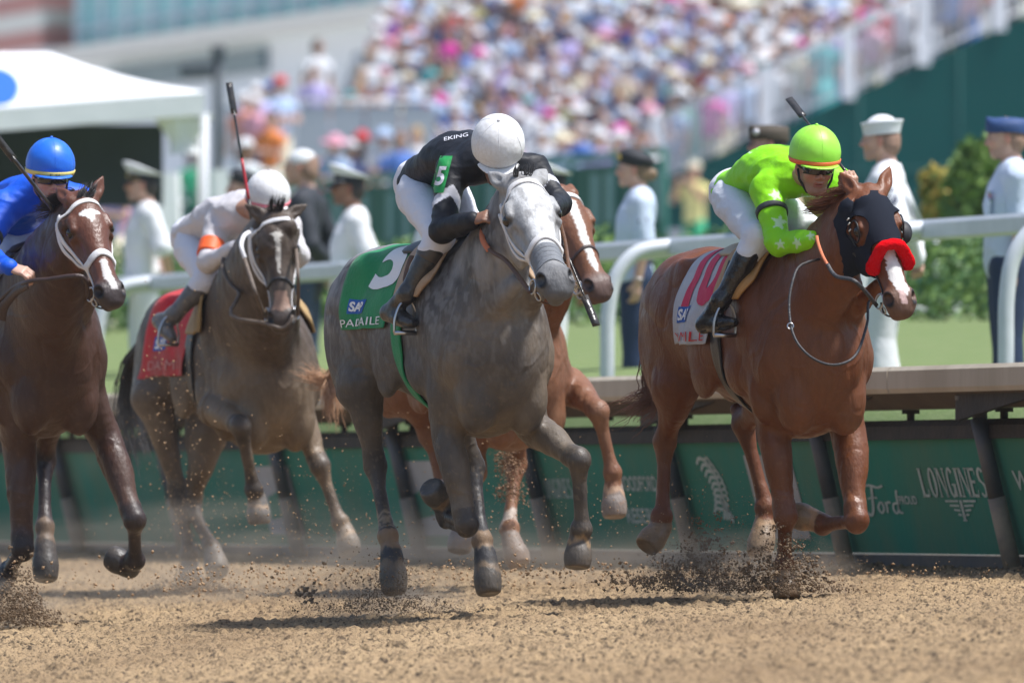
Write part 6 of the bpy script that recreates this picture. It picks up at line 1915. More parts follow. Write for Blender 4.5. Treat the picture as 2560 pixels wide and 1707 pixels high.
if want('chest') or want('jchest'):
    G = (.27,.72,.008)
    def green_silk(v, c, J):
        w = (.56,.80,.46)
        for p, sz, ro in [((1938,488,-.08),.036,.3),((1948,556,-.18),.042,-.2),((1992,608,-.30),.032,.5),((1950,612,-.2),.028,.1),((1885,392,.35),.04,.9),((2008,505,.0),.045,.2),((2026,592,-.36),.024,.2)]:
            put_star(v, c, W(p[0], p[1], 52.6+p[2]), sz, w, ro)
    M['helmet_green'] = mat('helmet_green', (.32,.76,.06), rough=.45, bump=(18,.06))
    M['band_orange'] = mat('band_orange', (.85,.14,.045), rough=.5, bump=(40,.1))
    M['breeches_pale'] = mat('breeches_pale', (.70,.71,.76), rough=.65, noise=(7,.10,(.58,.60,.65)), bump=(30,.3,3))
    jb2, J2, P2_ = jockey(dict(Y0=52.6, label='jockey in lime green silks with white stars raising a whip on the chestnut', skin='mid',
        j=dict(pelvis=(1850,478,.66), chest=(1936,428,.28), neck=(2008,436,-.02), head=(2036,420,-.28),
               sh_r=(1918,470,.0), el_r=(1945,608,-.20), wr_r=(2030,600,-.42),
               sh_l=(2088,462,.06), el_l=(2118,545,-.05), wr_l=(2132,490,-.30),
               hip_r=(1832,502,.50), kn_r=(1895,592,-.04), an_r=(1802,752,-.02), toe_r=(1832,806,-.08), heel_r=(1758,812,.08),
               hip_l=(1915,505,.60), kn_l=(2025,575,.22), an_l=(2098,735,.42), toe_l=(2128,800,.30)),
        hand_r=((.8,-.5,.3),(.5,.4,-.7),1.15,1), hand_l=((-.1,-.35,1),(-.55,.75,.1),1.25,1),
        hf=(.24,-.95,-.20), hu=(.06,-.20,.98), silk=G, silk_fn=green_silk, m_silk=M['silk'],
        m_breeches=M['breeches_pale'], m_boot=M['boot_black2'], m_helmet=M['helmet_green'], boot_top=.02,
        goggles=M['goggle_lens'], hk=dict(band=M['band_orange'])))
    arm_band(jb2, J2['sh_r'], J2['el_r'], .40, .49, .080, std('band_black', (.03,.035,.035), rough=.6, bump=(40,.2)))
    whip([lerp(W(2140,462,52.28), W(2003,286,52.78), i/12) for i in range(13)], .0085, .006, [M['boot_black'], M['boot_black']], 'black whip raised behind the lime green helmet')
if want('dark') or want('jdark'):
    def white_silk(v, c, J): pass
    M['band_pink'] = mat('band_pink', (.72,.20,.24), rough=.6, bump=(40,.1))
    M['band_vivid'] = mat('band_vivid_orange', (.85,.12,.02), rough=.55, bump=(40,.15))
    M['letter_black'] = mat('letter_black', (.02,.02,.025), rough=.6, bump=(40,.1))
    jb3, J3, P3_ = jockey(dict(Y0=60.0, label='jockey in white silks with an orange arm band on the muddy dark horse', skin='mid',
        j=dict(pelvis=(492,590,.62), chest=(562,546,.25), neck=(628,520,-.10), head=(668,519,-.38),
               sh_r=(545,566,.02), el_r=(520,655,-.15), wr_r=(588,622,-.45),
               sh_l=(715,565,.02), el_l=(745,640,-.02), wr_l=(712,600,-.35),
               hip_r=(480,622,.46), kn_r=(520,696,-.06), an_r=(434,788,-.02), toe_r=(430,846,-.08), heel_r=(398,802,.06),
               hip_l=(560,625,.55), kn_l=(600,690,.2), an_l=(700,800,.42), toe_l=(725,850,.30)),
        hand_r=((.75,-.5,.2),(.5,.4,-.6),1.15,1), hand_l=((-.2,-.8,.4),(-.7,.4,-.2),1.15,-1),
        hf=(.20,-.94,-.28), hu=(.08,-.28,.96), silk=(.60,.57,.585), m_silk=M['silk'],
        m_breeches=M['breeches_white'], m_boot=std('boot_muddy', (.075,.075,.078), rough=.3, noise=(20,.5,(.24,.21,.18)), bump=(40,.25)), m_helmet=M['helmet_white'], boot_top=.10,
        goggles=M['goggle_lens'], hk=dict(band=M['band_pink'], letters='G T', letm=M['letter_black'])))
    arm_band(jb3, J3['sh_r'], J3['el_r'], .50, .84, .076, M['band_vivid'])
    whip([lerp(W(632,560,59.30), W(584,275,59.42), i/14) for i in range(15)], .0095, .007, [M['boot_black'], std('whip_red', (.42,.02,.03), rough=.4, bump=(60,.1)), M['boot_black']], 'upright whip with a red middle in front of the white jockey')
if want('bay') or want('jbay'):
    def blue_silk(v, c, J): pass
    M['helmet_blue'] = mat('helmet_blue', (.015,.15,.72), rough=.42, bump=(18,.06))
    M['band_yellow'] = mat('band_yellow', (.78,.62,.16), rough=.5, bump=(40,.1))
    M['letter_black'] = M.get('letter_black') or mat('letter_black', (.02,.02,.025), rough=.6, bump=(40,.1))
    jb4, J4, P4_ = jockey(dict(Y0=55.0, label='jockey in royal blue silks and goggles on the dark bay horse', skin='pale',
        j=dict(pelvis=(-5,585,.62), chest=(48,512,.30), neck=(108,472,.02), head=(125,447,-.20),
               sh_r=(12,520,-.02), el_r=(-45,632,-.25), wr_r=(22,668,-.72),
               sh_l=(190,500,.08), el_l=(205,585,.0), wr_l=(165,560,-.36),
               hip_r=(-5,610,.46), kn_r=(32,705,.0), an_r=(-62,860,.02), toe_r=(-45,930,-.02), heel_r=(-110,900,.10),
               hip_l=(70,612,.5), kn_l=(112,680,.2), an_l=(220,860,.45), toe_l=(250,920,.3)),
        hand_r=((.95,-.35,-.25),(.1,.5,-.85),.8,1), hand_l=((-.2,-.8,.4),(-.7,.4,-.2),1.15,-1),
        hf=(.22,-.96,-.16), hu=(.05,-.16,.98), silk=(.006,.095,.66), m_silk=M['silk'],
        m_breeches=M['breeches_white'], m_boot=M['boot_black2'], m_helmet=M['helmet_blue'], boot_top=.05,
        goggles=M['goggle_lens'], hk=dict(band=M['band_yellow'], letters='F G', letm=M['letter_black'])))
    arm_band(jb4, J4['sh_r'], J4['el_r'], .60, .70, .068, std('band_black', (.03,.035,.035), rough=.6, bump=(40,.2)))
    whip([lerp(W(160,560,54.40), W(30,392,54.25), i/12) for i in range(13)], .0105, .009, [M['boot_black'], M['boot_black']], 'thick black whip held across the blue silks')

for hk_, J_, m_ in (('gray', 'JG', 'leather'), ('chest', 'J2', 'black_leather'), ('dark', 'J3', 'muddy_leather')):
    if hk_ in HORSES and J_ in globals():
        jj = globals()[J_]; Hh = HORSES[hk_]
        ft = lerp(jj['heel_r'], jj['toe_r'], .74)-V(0,0,.012)
        stirrup(Hh, ft, V(.05,0,1), Hh.L, std('steel', (.5,.5,.52), rough=.28, metal=1.0), M[m_], Hh.surf(-.22, -.7, .05)[0])
# ------------------------------------------------------------------ soldiers and guests standing along the rail
def stand(name, hx, hy, Y, face, sp, label, cat='person', group=None):
    """standing person; (hx, hy) photo position of the head centre; face = heading angle in degrees (180 = to the left of the photo, 270 = towards the camera)"""
    k = sp.get('k', 1.0)
    c = W(hx, hy, Y); a = math.radians(face)
    f = V(math.cos(a), math.sin(a), 0); u = V(0,0,1); r = f.cross(u)
    ft = V(c.x, c.y, c.z-1.69*k)-f*.02
    w = sp.get('w', 1.0)
    P = lambda x, y, z: ft+f*x*k+r*y*k*(w if z < 1.5 else 1)+u*z*k
    res = .010
    g = SDF(.0085)
    head_sdf(g, c, f*math.cos(sp.get('nod',0))-u*math.sin(sp.get('nod',0)), u, k*1.0)
    g.loft([(P(-.01,0,1.64), .055*k,.056*k),(P(-.03,0,1.50), .062*k,.066*k)], k=.03, up=f)
    g.loft([(P(-.03,0,1.47), .07*k,.12*k),(P(0,0,1.25), .085*k,.14*k),(P(0,0,.98), .09*k,.13*k)], k=.05, up=f)
    arms = {}
    for q in (-1, 1):
        sh, el, wr = sp['arms'][q]
        arms[q] = (P(*sh), P(*el), P(*wr))
        S, E, R_ = arms[q]
        g.loft([(S, .05*k,.05*k),(E, .041*k,.041*k),(R_, .028*k,.030*k)], k=.03)
        hand_sdf(g, R_, (R_-E).normalized()*.6+V(*sp.get('hd', (0,0,-.6)))*1.0, -r*q*.8+f*.3, .6, q, k)
        g.loft([(P(0,q*.09,.95), .075*k,.075*k),(P(.01,q*.095,.5), .05*k,.05*k),(P(-.02,q*.095,.09), .04*k,.04*k),(P(.12,q*.11,.03), .03*k,.04*k)], k=.04)
    body = sdf_obj('person', g, face_mat(), None, loc=ft.copy(), colors=face_colors(c, f*math.cos(sp.get('nod',0))-u*math.sin(sp.get('nod',0)), u, k, SKIN[sp.get('skin','mid')], stubble=0.0 if sp.get('bun') else .35))
    tag(body, label, cat, group)
    # shirt
    g = SDF(res); m = sp['m_shirt']
    g.loft([(P(-.03,0,1.485), .075*k,.10*k),(P(-.025,0,1.43), .105*k,.165*k),(P(.01,0,1.30), .125*k,.175*k),(P(.015,0,1.12), .115*k,.155*k),(P(.01,0,sp.get('hem',.95)), .125*k*sp.get('belly',1),.165*k)], k=.03, up=f, smooth=True)
    if sp.get('belly', 1) > 1: g.ell(P(.08,0,1.12), (.12*k,.15*k,.2*k), (f,r,u), k=.08)
    for q in (-1, 1):
        S, E, R_ = arms[q]; lf = sp.get('sleeve', 'long')
        g.loft([(P(-.03,q*.05,1.49), .06*k,.06*k),(S, .075*k,.07*k)], k=.05)
        if lf == 'long': g.loft([(S, .078*k,.07*k),(E, .060*k,.058*k),(R_, .046*k,.044*k)], k=.03)
        else:
            e2 = lerp(S, E, .85); g.loft([(S, .078*k,.07*k),(e2, .070*k,.066*k)], k=.03)
            g.frustum(lerp(S,e2,.7), e2+(e2-S).normalized()*.015, (.068*k,.066*k), (.074*k,.072*k), .006, up=f)
    sdf_obj(sp.get('shirt', 'shirt'), g, m, body, fold=(5,.015,(1,1,.6)))
    # collar
    c_ = Geo()
    pts = [P(-.03+.075*math.cos(t), .072*math.sin(t), 1.515-.02*math.cos(t)) for t in [i/12*2*math.pi for i in range(13)]]
    c_.tube(pts, (.022*k, .008), 6, flat=[(p-P(-.03,0,1.5)) for p in pts]); geo_child(c_, 'collar', m, body)
    # trousers, belt, shoes
    g = SDF(res); fl = sp.get('flare', .07)
    g.loft([(P(.0,0,1.06), .115*k,.150*k),(P(0,0,.93), .125*k,.165*k)], k=.03, up=f)
    for q in (-1, 1):
        g.loft([(P(0,q*.085,.93), .11*k,.095*k),(P(.01,q*.095,.5), .078*k,.072*k),(P(-.01,q*.10,.08), (fl+.012)*k, fl*k)], k=.03, up=f)
    sdf_obj('trousers', g, sp['m_trousers'], body, fold=(4,.013,(1,1,.4)))
    b = Geo(); pts = [P(.0+.125*math.cos(t), .158*math.sin(t), 1.045) for t in [i/20*2*math.pi for i in range(21)]]
    b.tube(pts, (.018, .004), 6, flat=[p-P(0,0,1.045) for p in pts]); geo_child(b, 'belt', sp.get('m_belt', std('belt_black', (.02,.02,.022), rough=.5)), body)
    for q in (-1, 1):
        s_ = SDF(.010); s_.loft([(P(-.07,q*.10,.045), .042*k,.04*k),(P(.06,q*.105,.04), .036*k,.046*k),(P(.17,q*.115,.032), .028*k,.040*k)], k=.01, smooth=True)
        sdf_obj('shoe', s_, sp.get('m_shoe', std('shoe_black', (.015,.015,.017), rough=.25)), body)
    H_ = lambda x, y, z: c+f*x*k+r*y*k+u*z*k
    if 'm_hair' in sp:
        g = SDF(.007)
        g.ell(H_(-.022,0,.022), (.098*k,.081*k,.098*k), (f,r,u), k=.0)
        g.ell(H_(-.06,0,-.03), (.06*k,.075*k,.07*k), (f,r,u), k=.03)
        if sp.get('bun'): g.ell(H_(-.125,0,-.035), (.045*k,.05*k,.045*k), (f,r,u), k=.02)
        cut = (V(f.x,f.y,0)*1.0-u*.55).normalized(); c0 = H_(.018,0,.03)
        def clip(D, lo, h):
            n = D.shape
            x = lo[0]+h*np.arange(n[0])[:,None,None]; y = lo[1]+h*np.arange(n[1])[None,:,None]; z = lo[2]+h*np.arange(n[2])[None,None,:]
            return np.maximum(D, (x-c0.x)*cut.x+(y-c0.y)*cut.y+(z-c0.z)*cut.z)
        sdf_obj('hair', g, sp['m_hair'], body, clip=clip, fold=(30,.003))
    for q in (-1, 1):
        e = Geo(); e.ball(H_(.087,q*.031,.006), .0118*k, nu=8, nv=6); geo_child(e, 'eye', std('eye_brown', (.03,.02,.015), rough=.1), body)
    return body, P, H_, arms, (f, r, u)

def hat_sailor(body, H_, m):
    g = Geo(); n = 32
    prof = [(.104,.035),(.108,.06),(.116,.10),(.122,.112),(.118,.116),(.112,.108),(.100,.075)]
    vs = []; fs = []
    for z_, (R, z) in enumerate(prof):
        for i in range(n): a = 2*math.pi*i/n; vs.append(H_(-.012+R*1.06*math.cos(a), R*.92*math.sin(a), z+.012*math.cos(a)*-1))
    for j in range(len(prof)-1):
        for i in range(n): fs.append((j*n+i, j*n+(i+1)%n, (j+1)*n+(i+1)%n, (j+1)*n+i))
    g.add(vs, fs, 0, True)
    o = geo_child(g, 'sailor_hat', m, body)
    g = Geo(); f = (H_(1,0,0)-H_(0,0,0)); r = (H_(0,1,0)-H_(0,0,0)); u = (H_(0,0,1)-H_(0,0,0))
    g.ball(H_(-.012,0,.075), (.102,.090,.082), (f,r,u), v0=0, nu=24)
    d = geo_child(g, 'hat_crown', m, body)
def hat_peaked(body, H_, m_top, m_band, m_visor, m_badge, tilt=.34):
    f = (H_(1,0,0)-H_(0,0,0)); r = (H_(0,1,0)-H_(0,0,0)); u = (H_(0,0,1)-H_(0,0,0))
    n = 36
    def lathe(prof, name, m, tl=1.0):
        g = Geo(); vs = []; fs = []
        for R, z in prof:
            for i in range(n):
                a = 2*math.pi*i/n; x = R*1.1*math.cos(a)
                vs.append(H_(-.015+x, R*.95*math.sin(a), z+x*tilt*max(0, (z-.06))/.06*tl))
        for j in range(len(prof)-1):
            for i in range(n): fs.append((j*n+i, j*n+(i+1)%n, (j+1)*n+(i+1)%n, (j+1)*n+i))
        fs.append(tuple((len(prof)-1)*n+i for i in range(n)))
        g.add(vs, fs, 0, True); return geo_child(g, name, m, body)
    lathe([(.098,.03),(.100,.045),(.100,.082),(.098,.088)], 'hat_band', m_band, .4)
    lathe([(.099,.078),(.112,.092),(.132,.108),(.138,.117),(.134,.124),(.10,.130),(.04,.134)], 'hat_crown', m_top)
    g = Geo(); pts = []; vs = []; fs = []
    for i in range(13):
        a = -1.15+2.3*i/12
        vs += [H_(-.015+.108*math.cos(a), .094*math.sin(a), .040), H_(.030+.128*math.cos(a)*1.0, .098*math.sin(a), .022-.020*math.cos(a))]
    for i in range(12): fs.append((2*i, 2*i+2, 2*i+3, 2*i+1))
    g.add(vs, fs, 0, True); o = geo_child(g, 'hat_visor', m_visor, body); md = o.modifiers.new('t','SOLIDIFY'); md.thickness = .004
    g = Geo(); g.ball(H_(.100,0,.072), (.006,.020,.020), (f,r,u), nu=10, nv=6); g.box(H_(.1,0,.072), (.008,.06,.012), (f,r,u)); geo_child(g, 'hat_badge', m_badge, body)
    g = Geo(); g.tube([H_(-.015+.113*math.cos(a), .097*math.sin(a), .045) for a in [(-1.2+2.4*i/10) for i in range(11)]], .005, 5); geo_child(g, 'chin_cord', m_badge, body)
def hat_garrison(body, H_, m, m_badge=None, h=.075, tip=.02):
    n = 40; g = Geo(); vs = []; fs = []
    prof = [(1.0,.030),(1.03,.055),(1.02,.08),(.80,.03+h),(.35,.045+h),(.02,.048+h)]
    for s_, z in prof:
        for i in range(n):
            a = 2*math.pi*i/n; x = math.cos(a); y = math.sin(a)
            vs.append(H_(-.012+.128*x*(1 if z < .09 else .96+.04*s_), .096*y*s_, z+.018*abs(x)*0-.012*x*x+(.018 if x > .6 else 0)*(x-.6)*2))
    for j in range(len(prof)-1):
        for i in range(n): fs.append((j*n+i, j*n+(i+1)%n, (j+1)*n+(i+1)%n, (j+1)*n+i))
    g.add(vs, fs, 0, True); o = geo_child(g, 'garrison_cap', m, body)
    if m_badge:
        f = (H_(1,0,0)-H_(0,0,0)); r = (H_(0,1,0)-H_(0,0,0)); u = (H_(0,0,1)-H_(0,0,0))
        g = Geo(); g.ball(H_(.085,-.075,.075), .022, nu=10, nv=6); g.ball(H_(.085,.075,.075), .022, nu=10, nv=6); geo_child(g, 'cap_badge', m_badge, body)
def hat_beret(body, H_, m, m_badge):
    f = (H_(1,0,0)-H_(0,0,0)); r = (H_(0,1,0)-H_(0,0,0)); u = (H_(0,0,1)-H_(0,0,0))
    g = SDF(.006); c = H_(-.022,0,.072)
    g.ell(c, (.122,.112,.055), (f+u*.25, r, u), k=.02); g.ell(H_(.02,0,.095), (.075,.085,.040), (f,r,u), k=.03)
    g.ell(H_(-.012,0,.045), (.106,.094,.030), (f+u*.12, r, u), k=.02)
    sdf_obj('beret', g, m, body, fold=(8,.003))
    g = Geo(); g.ball(H_(.085,-.045,.088), .025, nu=12, nv=8); g.ball(H_(.085,.045,.088), .025, nu=12, nv=8); geo_child(g, 'beret_badge', m_badge, body)
def hat_ball(body, H_, m):
    f = (H_(1,0,0)-H_(0,0,0)); r = (H_(0,1,0)-H_(0,0,0)); u = (H_(0,0,1)-H_(0,0,0))
    g = SDF(.006); g.ell(H_(-.012,0,.045), (.112,.094,.092), (f,r,u), k=0)
    c0 = H_(0,0,.025)
    def clip(D, lo, h):
        z = lo[2]+h*np.arange(D.shape[2])[None,None,:]
        return np.maximum(D, c0.z-z)
    sdf_obj('ball_cap', g, m, body, clip=clip)
    b = SDF(.005); b.loft([(H_(.085,0,.036), .006,.080),(H_(.135,0,.030), .006,.070),(H_(.175,0,.018), .005,.045)], k=0, up=u)
    sdf_obj('cap_visor', b, m, body)
def stripes(body, P0, ax_r, ax_u, m, n=2):
    """chevrons and an eagle-like mark on a sleeve"""
    g = Geo()
    nrm = ax_r.cross(ax_u)
    for i in range(n):
        y = -.035-.022*i
        g.tube([P0+ax_r*-.035+ax_u*(y+.028), P0+ax_u*y, P0+ax_r*.035+ax_u*(y+.028)], (.007,.003), 6, flat=[nrm]*3)
    g.tube([P0+ax_r*-.03+ax_u*.04, P0+ax_u*.02, P0+ax_r*.03+ax_u*.045], (.008,.003), 6, flat=[nrm]*3)
    g.tube([P0+ax_u*.04, P0+ax_u*-.005], (.008,.003), 6, flat=[nrm]*2)
    geo_child(g, 'rate_badge', m, body)

BACK = {-1: ((-.03,-.195,1.44),(-.13,-.27,1.17),(-.20,-.05,.98)), 1: ((-.03,.195,1.44),(-.13,.27,1.17),(-.20,.05,1.0))}
SIDE = {-1: ((-.03,-.19,1.44),(-.05,-.23,1.15),(.0,-.22,.90)), 1: ((-.03,.19,1.44),(-.05,.23,1.15),(.0,.22,.90))}
if want('soldiers'):
    M['uni_white'] = mat('uniform_white', (.70,.71,.73), rough=.7, bump=(25,.25,3))
    M['uni_blue'] = mat('uniform_blue', (.50,.58,.72), rough=.7, bump=(25,.25,3))
    M['navy'] = mat('trousers_navy', (.012,.028,.075), rough=.75, bump=(25,.2,3))
    M['cap_blue'] = mat('cap_blue', (.018,.055,.17), rough=.7, bump=(30,.15))
    M['cap_olive'] = mat('cap_olive', (.055,.042,.028), rough=.8, bump=(30,.15))
    M['cap_black'] = mat('cap_black', (.014,.016,.022), rough=.75, bump=(30,.15))
    M['gold'] = mat('badge_gold', (.55,.40,.12), rough=.35, metal=.7, bump=(40,.1))
    M['silver'] = mat('badge_silver', (.55,.55,.58), rough=.35, metal=.7, bump=(40,.1))
    M['mark_navy'] = mat('mark_navy', (.03,.04,.09), rough=.7, bump=(40,.1))
    M['hair_fair'] = mat('hair_fair', (.20,.13,.075), rough=.6, noise=(40,.5,(.12,.075,.045)))
    M['hair_dark'] = mat('hair_dark', (.03,.022,.018), rough=.6, noise=(40,.5,(.015,.012,.01)))
    M['hair_buzz'] = mat('hair_buzz', (.30,.185,.135), rough=.85, noise=(60,.4,(.22,.13,.09)))
    M['jacket_dark'] = mat('jacket_dark', (.022,.026,.036), rough=.75, bump=(20,.25))
    M['jeans'] = mat('jeans_dark', (.035,.055,.10), rough=.8, bump=(60,.3))
    GR = 'service members standing along the rail'
    # sailor
    b, P, H_, ar, fr = stand('sailor', 2200, 352, 67.2, 172, dict(m_shirt=M['uni_white'], m_trousers=M['uni_white'], arms=BACK, skin='pale', flare=.105, m_hair=M['hair_buzz'], m_belt=M['uni_white'], shirt='jumper'),
          'sailor in white jumper and white round cap standing on the right behind the rail', group=GR)
    hat_sailor(b, H_, M['uni_white'])
    f, r, u = fr
    q = -1 if (ar[-1][0].y < ar[1][0].y) else 1
    S, E, R_ = ar[q]
    ou = (r*q-f*.1).normalized(); ax_u = (S-E).normalized(); ax_r = ax_u.cross(ou).normalized()
    stripes(b, lerp(S,E,.35)+ou*.082, ax_r, ax_u, M['mark_navy'])
    g = Geo()
    g.add([P(-.10,-.15,1.475), P(-.10,.15,1.475), P(-.215,.17,1.20), P(-.215,-.17,1.20), P(.03,-.13,1.46), P(.03,.13,1.46)], [(0,1,2,3),(0,3,4),(1,5,2)], 0, True)
    o = geo_child(g, 'back_collar', M['uni_white'], b); md = o.modifiers.new('t','SOLIDIFY'); md.thickness = .012
    g = Geo(); g.tube([P(.08,-.11,1.42), P(.12,-.03,1.25), P(.125,0,1.17)], (.022,.008), 6, flat=[f]*3); g.tube([P(.08,.11,1.42), P(.12,.03,1.25), P(.125,0,1.17)], (.022,.008), 6, flat=[f]*3)
    geo_child(g, 'neckerchief', M['mark_navy'], b)
    # officer with the blue cap at the right edge
    b, P, H_, ar, fr = stand('officer', 2512, 345, 66.6, 184, dict(m_shirt=M['uni_blue'], m_trousers=M['navy'], arms=SIDE, skin='pale', m_hair=M['hair_buzz'], sleeve='short', nod=.1),
          'airman in light blue shirt and blue folded cap at the right edge', group=GR)
    hat_garrison(b, H_, M['cap_blue'])
    f, r, u = fr
    g = Geo(); qq = -1 if r.y > 0 else 1
    ids = 0
    rib = [std('ribbon_red', (.45,.05,.06), rough=.7), std('ribbon_blue', (.06,.10,.35), rough=.7), std('ribbon_green', (.12,.25,.10), rough=.7)]
    for i in range(4):
        for j in range(3):
            g.box(P(.118+.006*(i<2), qq*(.06+.032*j), 1.36-.016*i), (.008,.030,.013), (f,r,u), m=(i+j) % 3)
    geo_child(g, 'ribbon_rack', rib, b)
    g = Geo(); g.box(P(.128,qq*.09,1.25), (.012,.11,.12), (f,r,u), bev=.003); geo_child(g, 'pocket', M['uni_blue'], b)
    # woman with beret
    b, P, H_, ar, fr = stand('airwoman', 1582, 424, 74.0, 182, dict(k=.95, w=.92, m_shirt=M['uni_blue'], m_trousers=M['navy'], arms=SIDE, skin='pale', m_hair=M['hair_fair'], bun=True, sleeve='short', flare=.085),
          'woman in light blue short sleeved uniform shirt and dark beret with gold badge', group=GR)
    hat_beret(b, H_, M['cap_black'], M['gold'])
    f, r, u = fr; q = -1 if (ar[-1][0].y < ar[1][0].y) else 1
    S, E, R_ = ar[q]; ou = (r*q).normalized(); ax_u = (S-E).normalized()
    g = Geo(); g.ring(lerp(S,E,.42)+ou*.074, ou, .028, .005); g.box(lerp(S,E,.42)+ou*.076, (.025,.006,.02), (f,ou,u)); geo_child(g, 'sleeve_patch', M['mark_navy'], b)
    g = Geo(); g.ring(lerp(R_, E, .12), (R_-E), .032, .006); geo_child(g, 'bracelet', M['silver'], b)
    # olive cap behind the green jockey
    b, P, H_, ar, fr = stand('soldier', 1918, 362, 69.6, 190, dict(m_shirt=std('shirt_khaki', (.35,.29,.19), rough=.75, bump=(25,.2)), m_trousers=M['cap_olive'], arms=BACK, skin='pale', m_hair=M['hair_dark']),
          'soldier in olive brown folded cap and glasses behind the green jockey', group=GR)
    hat_garrison(b, H_, M['cap_olive'], M['silver'])
    g = Geo()
    for q in (-1, 1): g.ring(H_(.112,q*.032,.004), fr[0], .023, .0025); g.tube([H_(.108,q*.055,.006), H_(.0,q*.082,.006)], .0025, 5)
    g.tube([H_(.114,-.010,.006), H_(.114,.010,.006)], .0025, 5); geo_child(g, 'glasses', M['mark_navy'], b)
    # white cap half hidden by the black silks, white trousers below
    b, P, H_, ar, fr = stand('petty_officer', 1372, 462, 76.5, 184, dict(m_shirt=M['uni_white'], m_trousers=M['uni_white'], arms=BACK, skin='tan', m_hair=M['hair_dark'], sleeve='short', m_belt=M['uni_white']),
          'officer in white uniform and white peaked cap half hidden behind the gray horse head', group=GR)
    hat_peaked(b, H_, M['uni_white'], M['cap_black'], M['cap_black'], M['gold'])
    # officer in white with tan face, left of the gray horse
    b, P, H_, ar, fr = stand('officer', 868, 470, 79.0, 186, dict(m_shirt=M['uni_white'], m_trousers=M['uni_white'], arms=BACK, skin='tan', m_hair=M['hair_dark'], sleeve='short', m_belt=M['uni_white']),
          'tanned officer in white short sleeved uniform and white peaked cap beside the dark jacket man', group=GR)
    hat_peaked(b, H_, M['uni_white'], M['cap_black'], M['cap_black'], M['silver'])
    # officer in white at the left
    b, P, H_, ar, fr = stand('officer', 352, 462, 84.0, 188, dict(m_shirt=M['uni_white'], m_trousers=M['uni_white'], arms=BACK, skin='pale', m_hair=M['hair_dark'], sleeve='short', m_belt=M['uni_white']),
          'pale officer in white uniform and white peaked cap between the two left horses', group=GR)
    hat_peaked(b, H_, M['uni_white'], M['cap_black'], M['cap_black'], M['gold'])
    # white uniform mostly hidden behind the gray horse's rider
    b, P, H_, ar, fr = stand('officer', 1078, 470, 78.2, 186, dict(m_shirt=M['uni_white'], m_trousers=M['uni_white'], arms=BACK, skin='mid', m_hair=M['hair_dark'], m_belt=M['uni_white']),
          'person in white uniform almost hidden behind the black silks jockey', group=GR)
    hat_peaked(b, H_, M['uni_white'], M['cap_black'], M['cap_black'], M['gold'])
    # dark cap with silver badge behind the white jockey
    b, P, H_, ar, fr = stand('soldier', 606, 470, 82.0, 186, dict(m_shirt=M['uni_blue'], m_trousers=M['navy'], arms=BACK, skin='pale', m_hair=M['hair_dark']),
          'soldier in black beret with pale badge behind the white jockey', group=GR)
    hat_beret(b, H_, M['cap_black'], M['silver'])
    # man in dark jacket and white ball cap
    b, P, H_, ar, fr = stand('man', 752, 420, 85.0, 168, dict(k=1.12, w=1.15, belly=1.12, m_shirt=M['jacket_dark'], m_trousers=M['jeans'], arms=BACK, skin='pale', m_hair=M['hair_buzz'], shirt='jacket', hem=.90),
          'large man in dark jacket and white ball cap with his back half turned')
    hat_ball(b, H_, M['uni_white'])
# ------------------------------------------------------------------ spectators
CROWD_C = {'white': (.70,.71,.74), 'pale blue': (.40,.52,.72), 'pink': (.72,.34,.44), 'navy': (.03,.045,.13), 'maroon': (.20,.025,.05), 'salmon': (.72,.30,.22),
           'orange': (.80,.24,.05), 'teal': (.05,.34,.36), 'lavender': (.44,.38,.66), 'magenta': (.72,.05,.36), 'red': (.60,.04,.05), 'cream': (.68,.62,.46),
           'gray': (.42,.44,.48), 'royal blue': (.08,.18,.52), 'pale yellow': (.68,.62,.25), 'mint': (.30,.62,.50), 'black': (.025,.025,.03), 'purple': (.24,.08,.36), 'green': (.02,.34,.16)}
def cm(c): return std('crowd_'+c.replace(' ','_'), CROWD_C[c], rough=.75, noise=(3,.2,None), bump=(12,.2))
HAIR_C = {'brown hair': (.085,.045,.028), 'dark hair': (.022,.017,.015), 'blond hair': (.36,.25,.12), 'gray hair': (.38,.37,.37)}
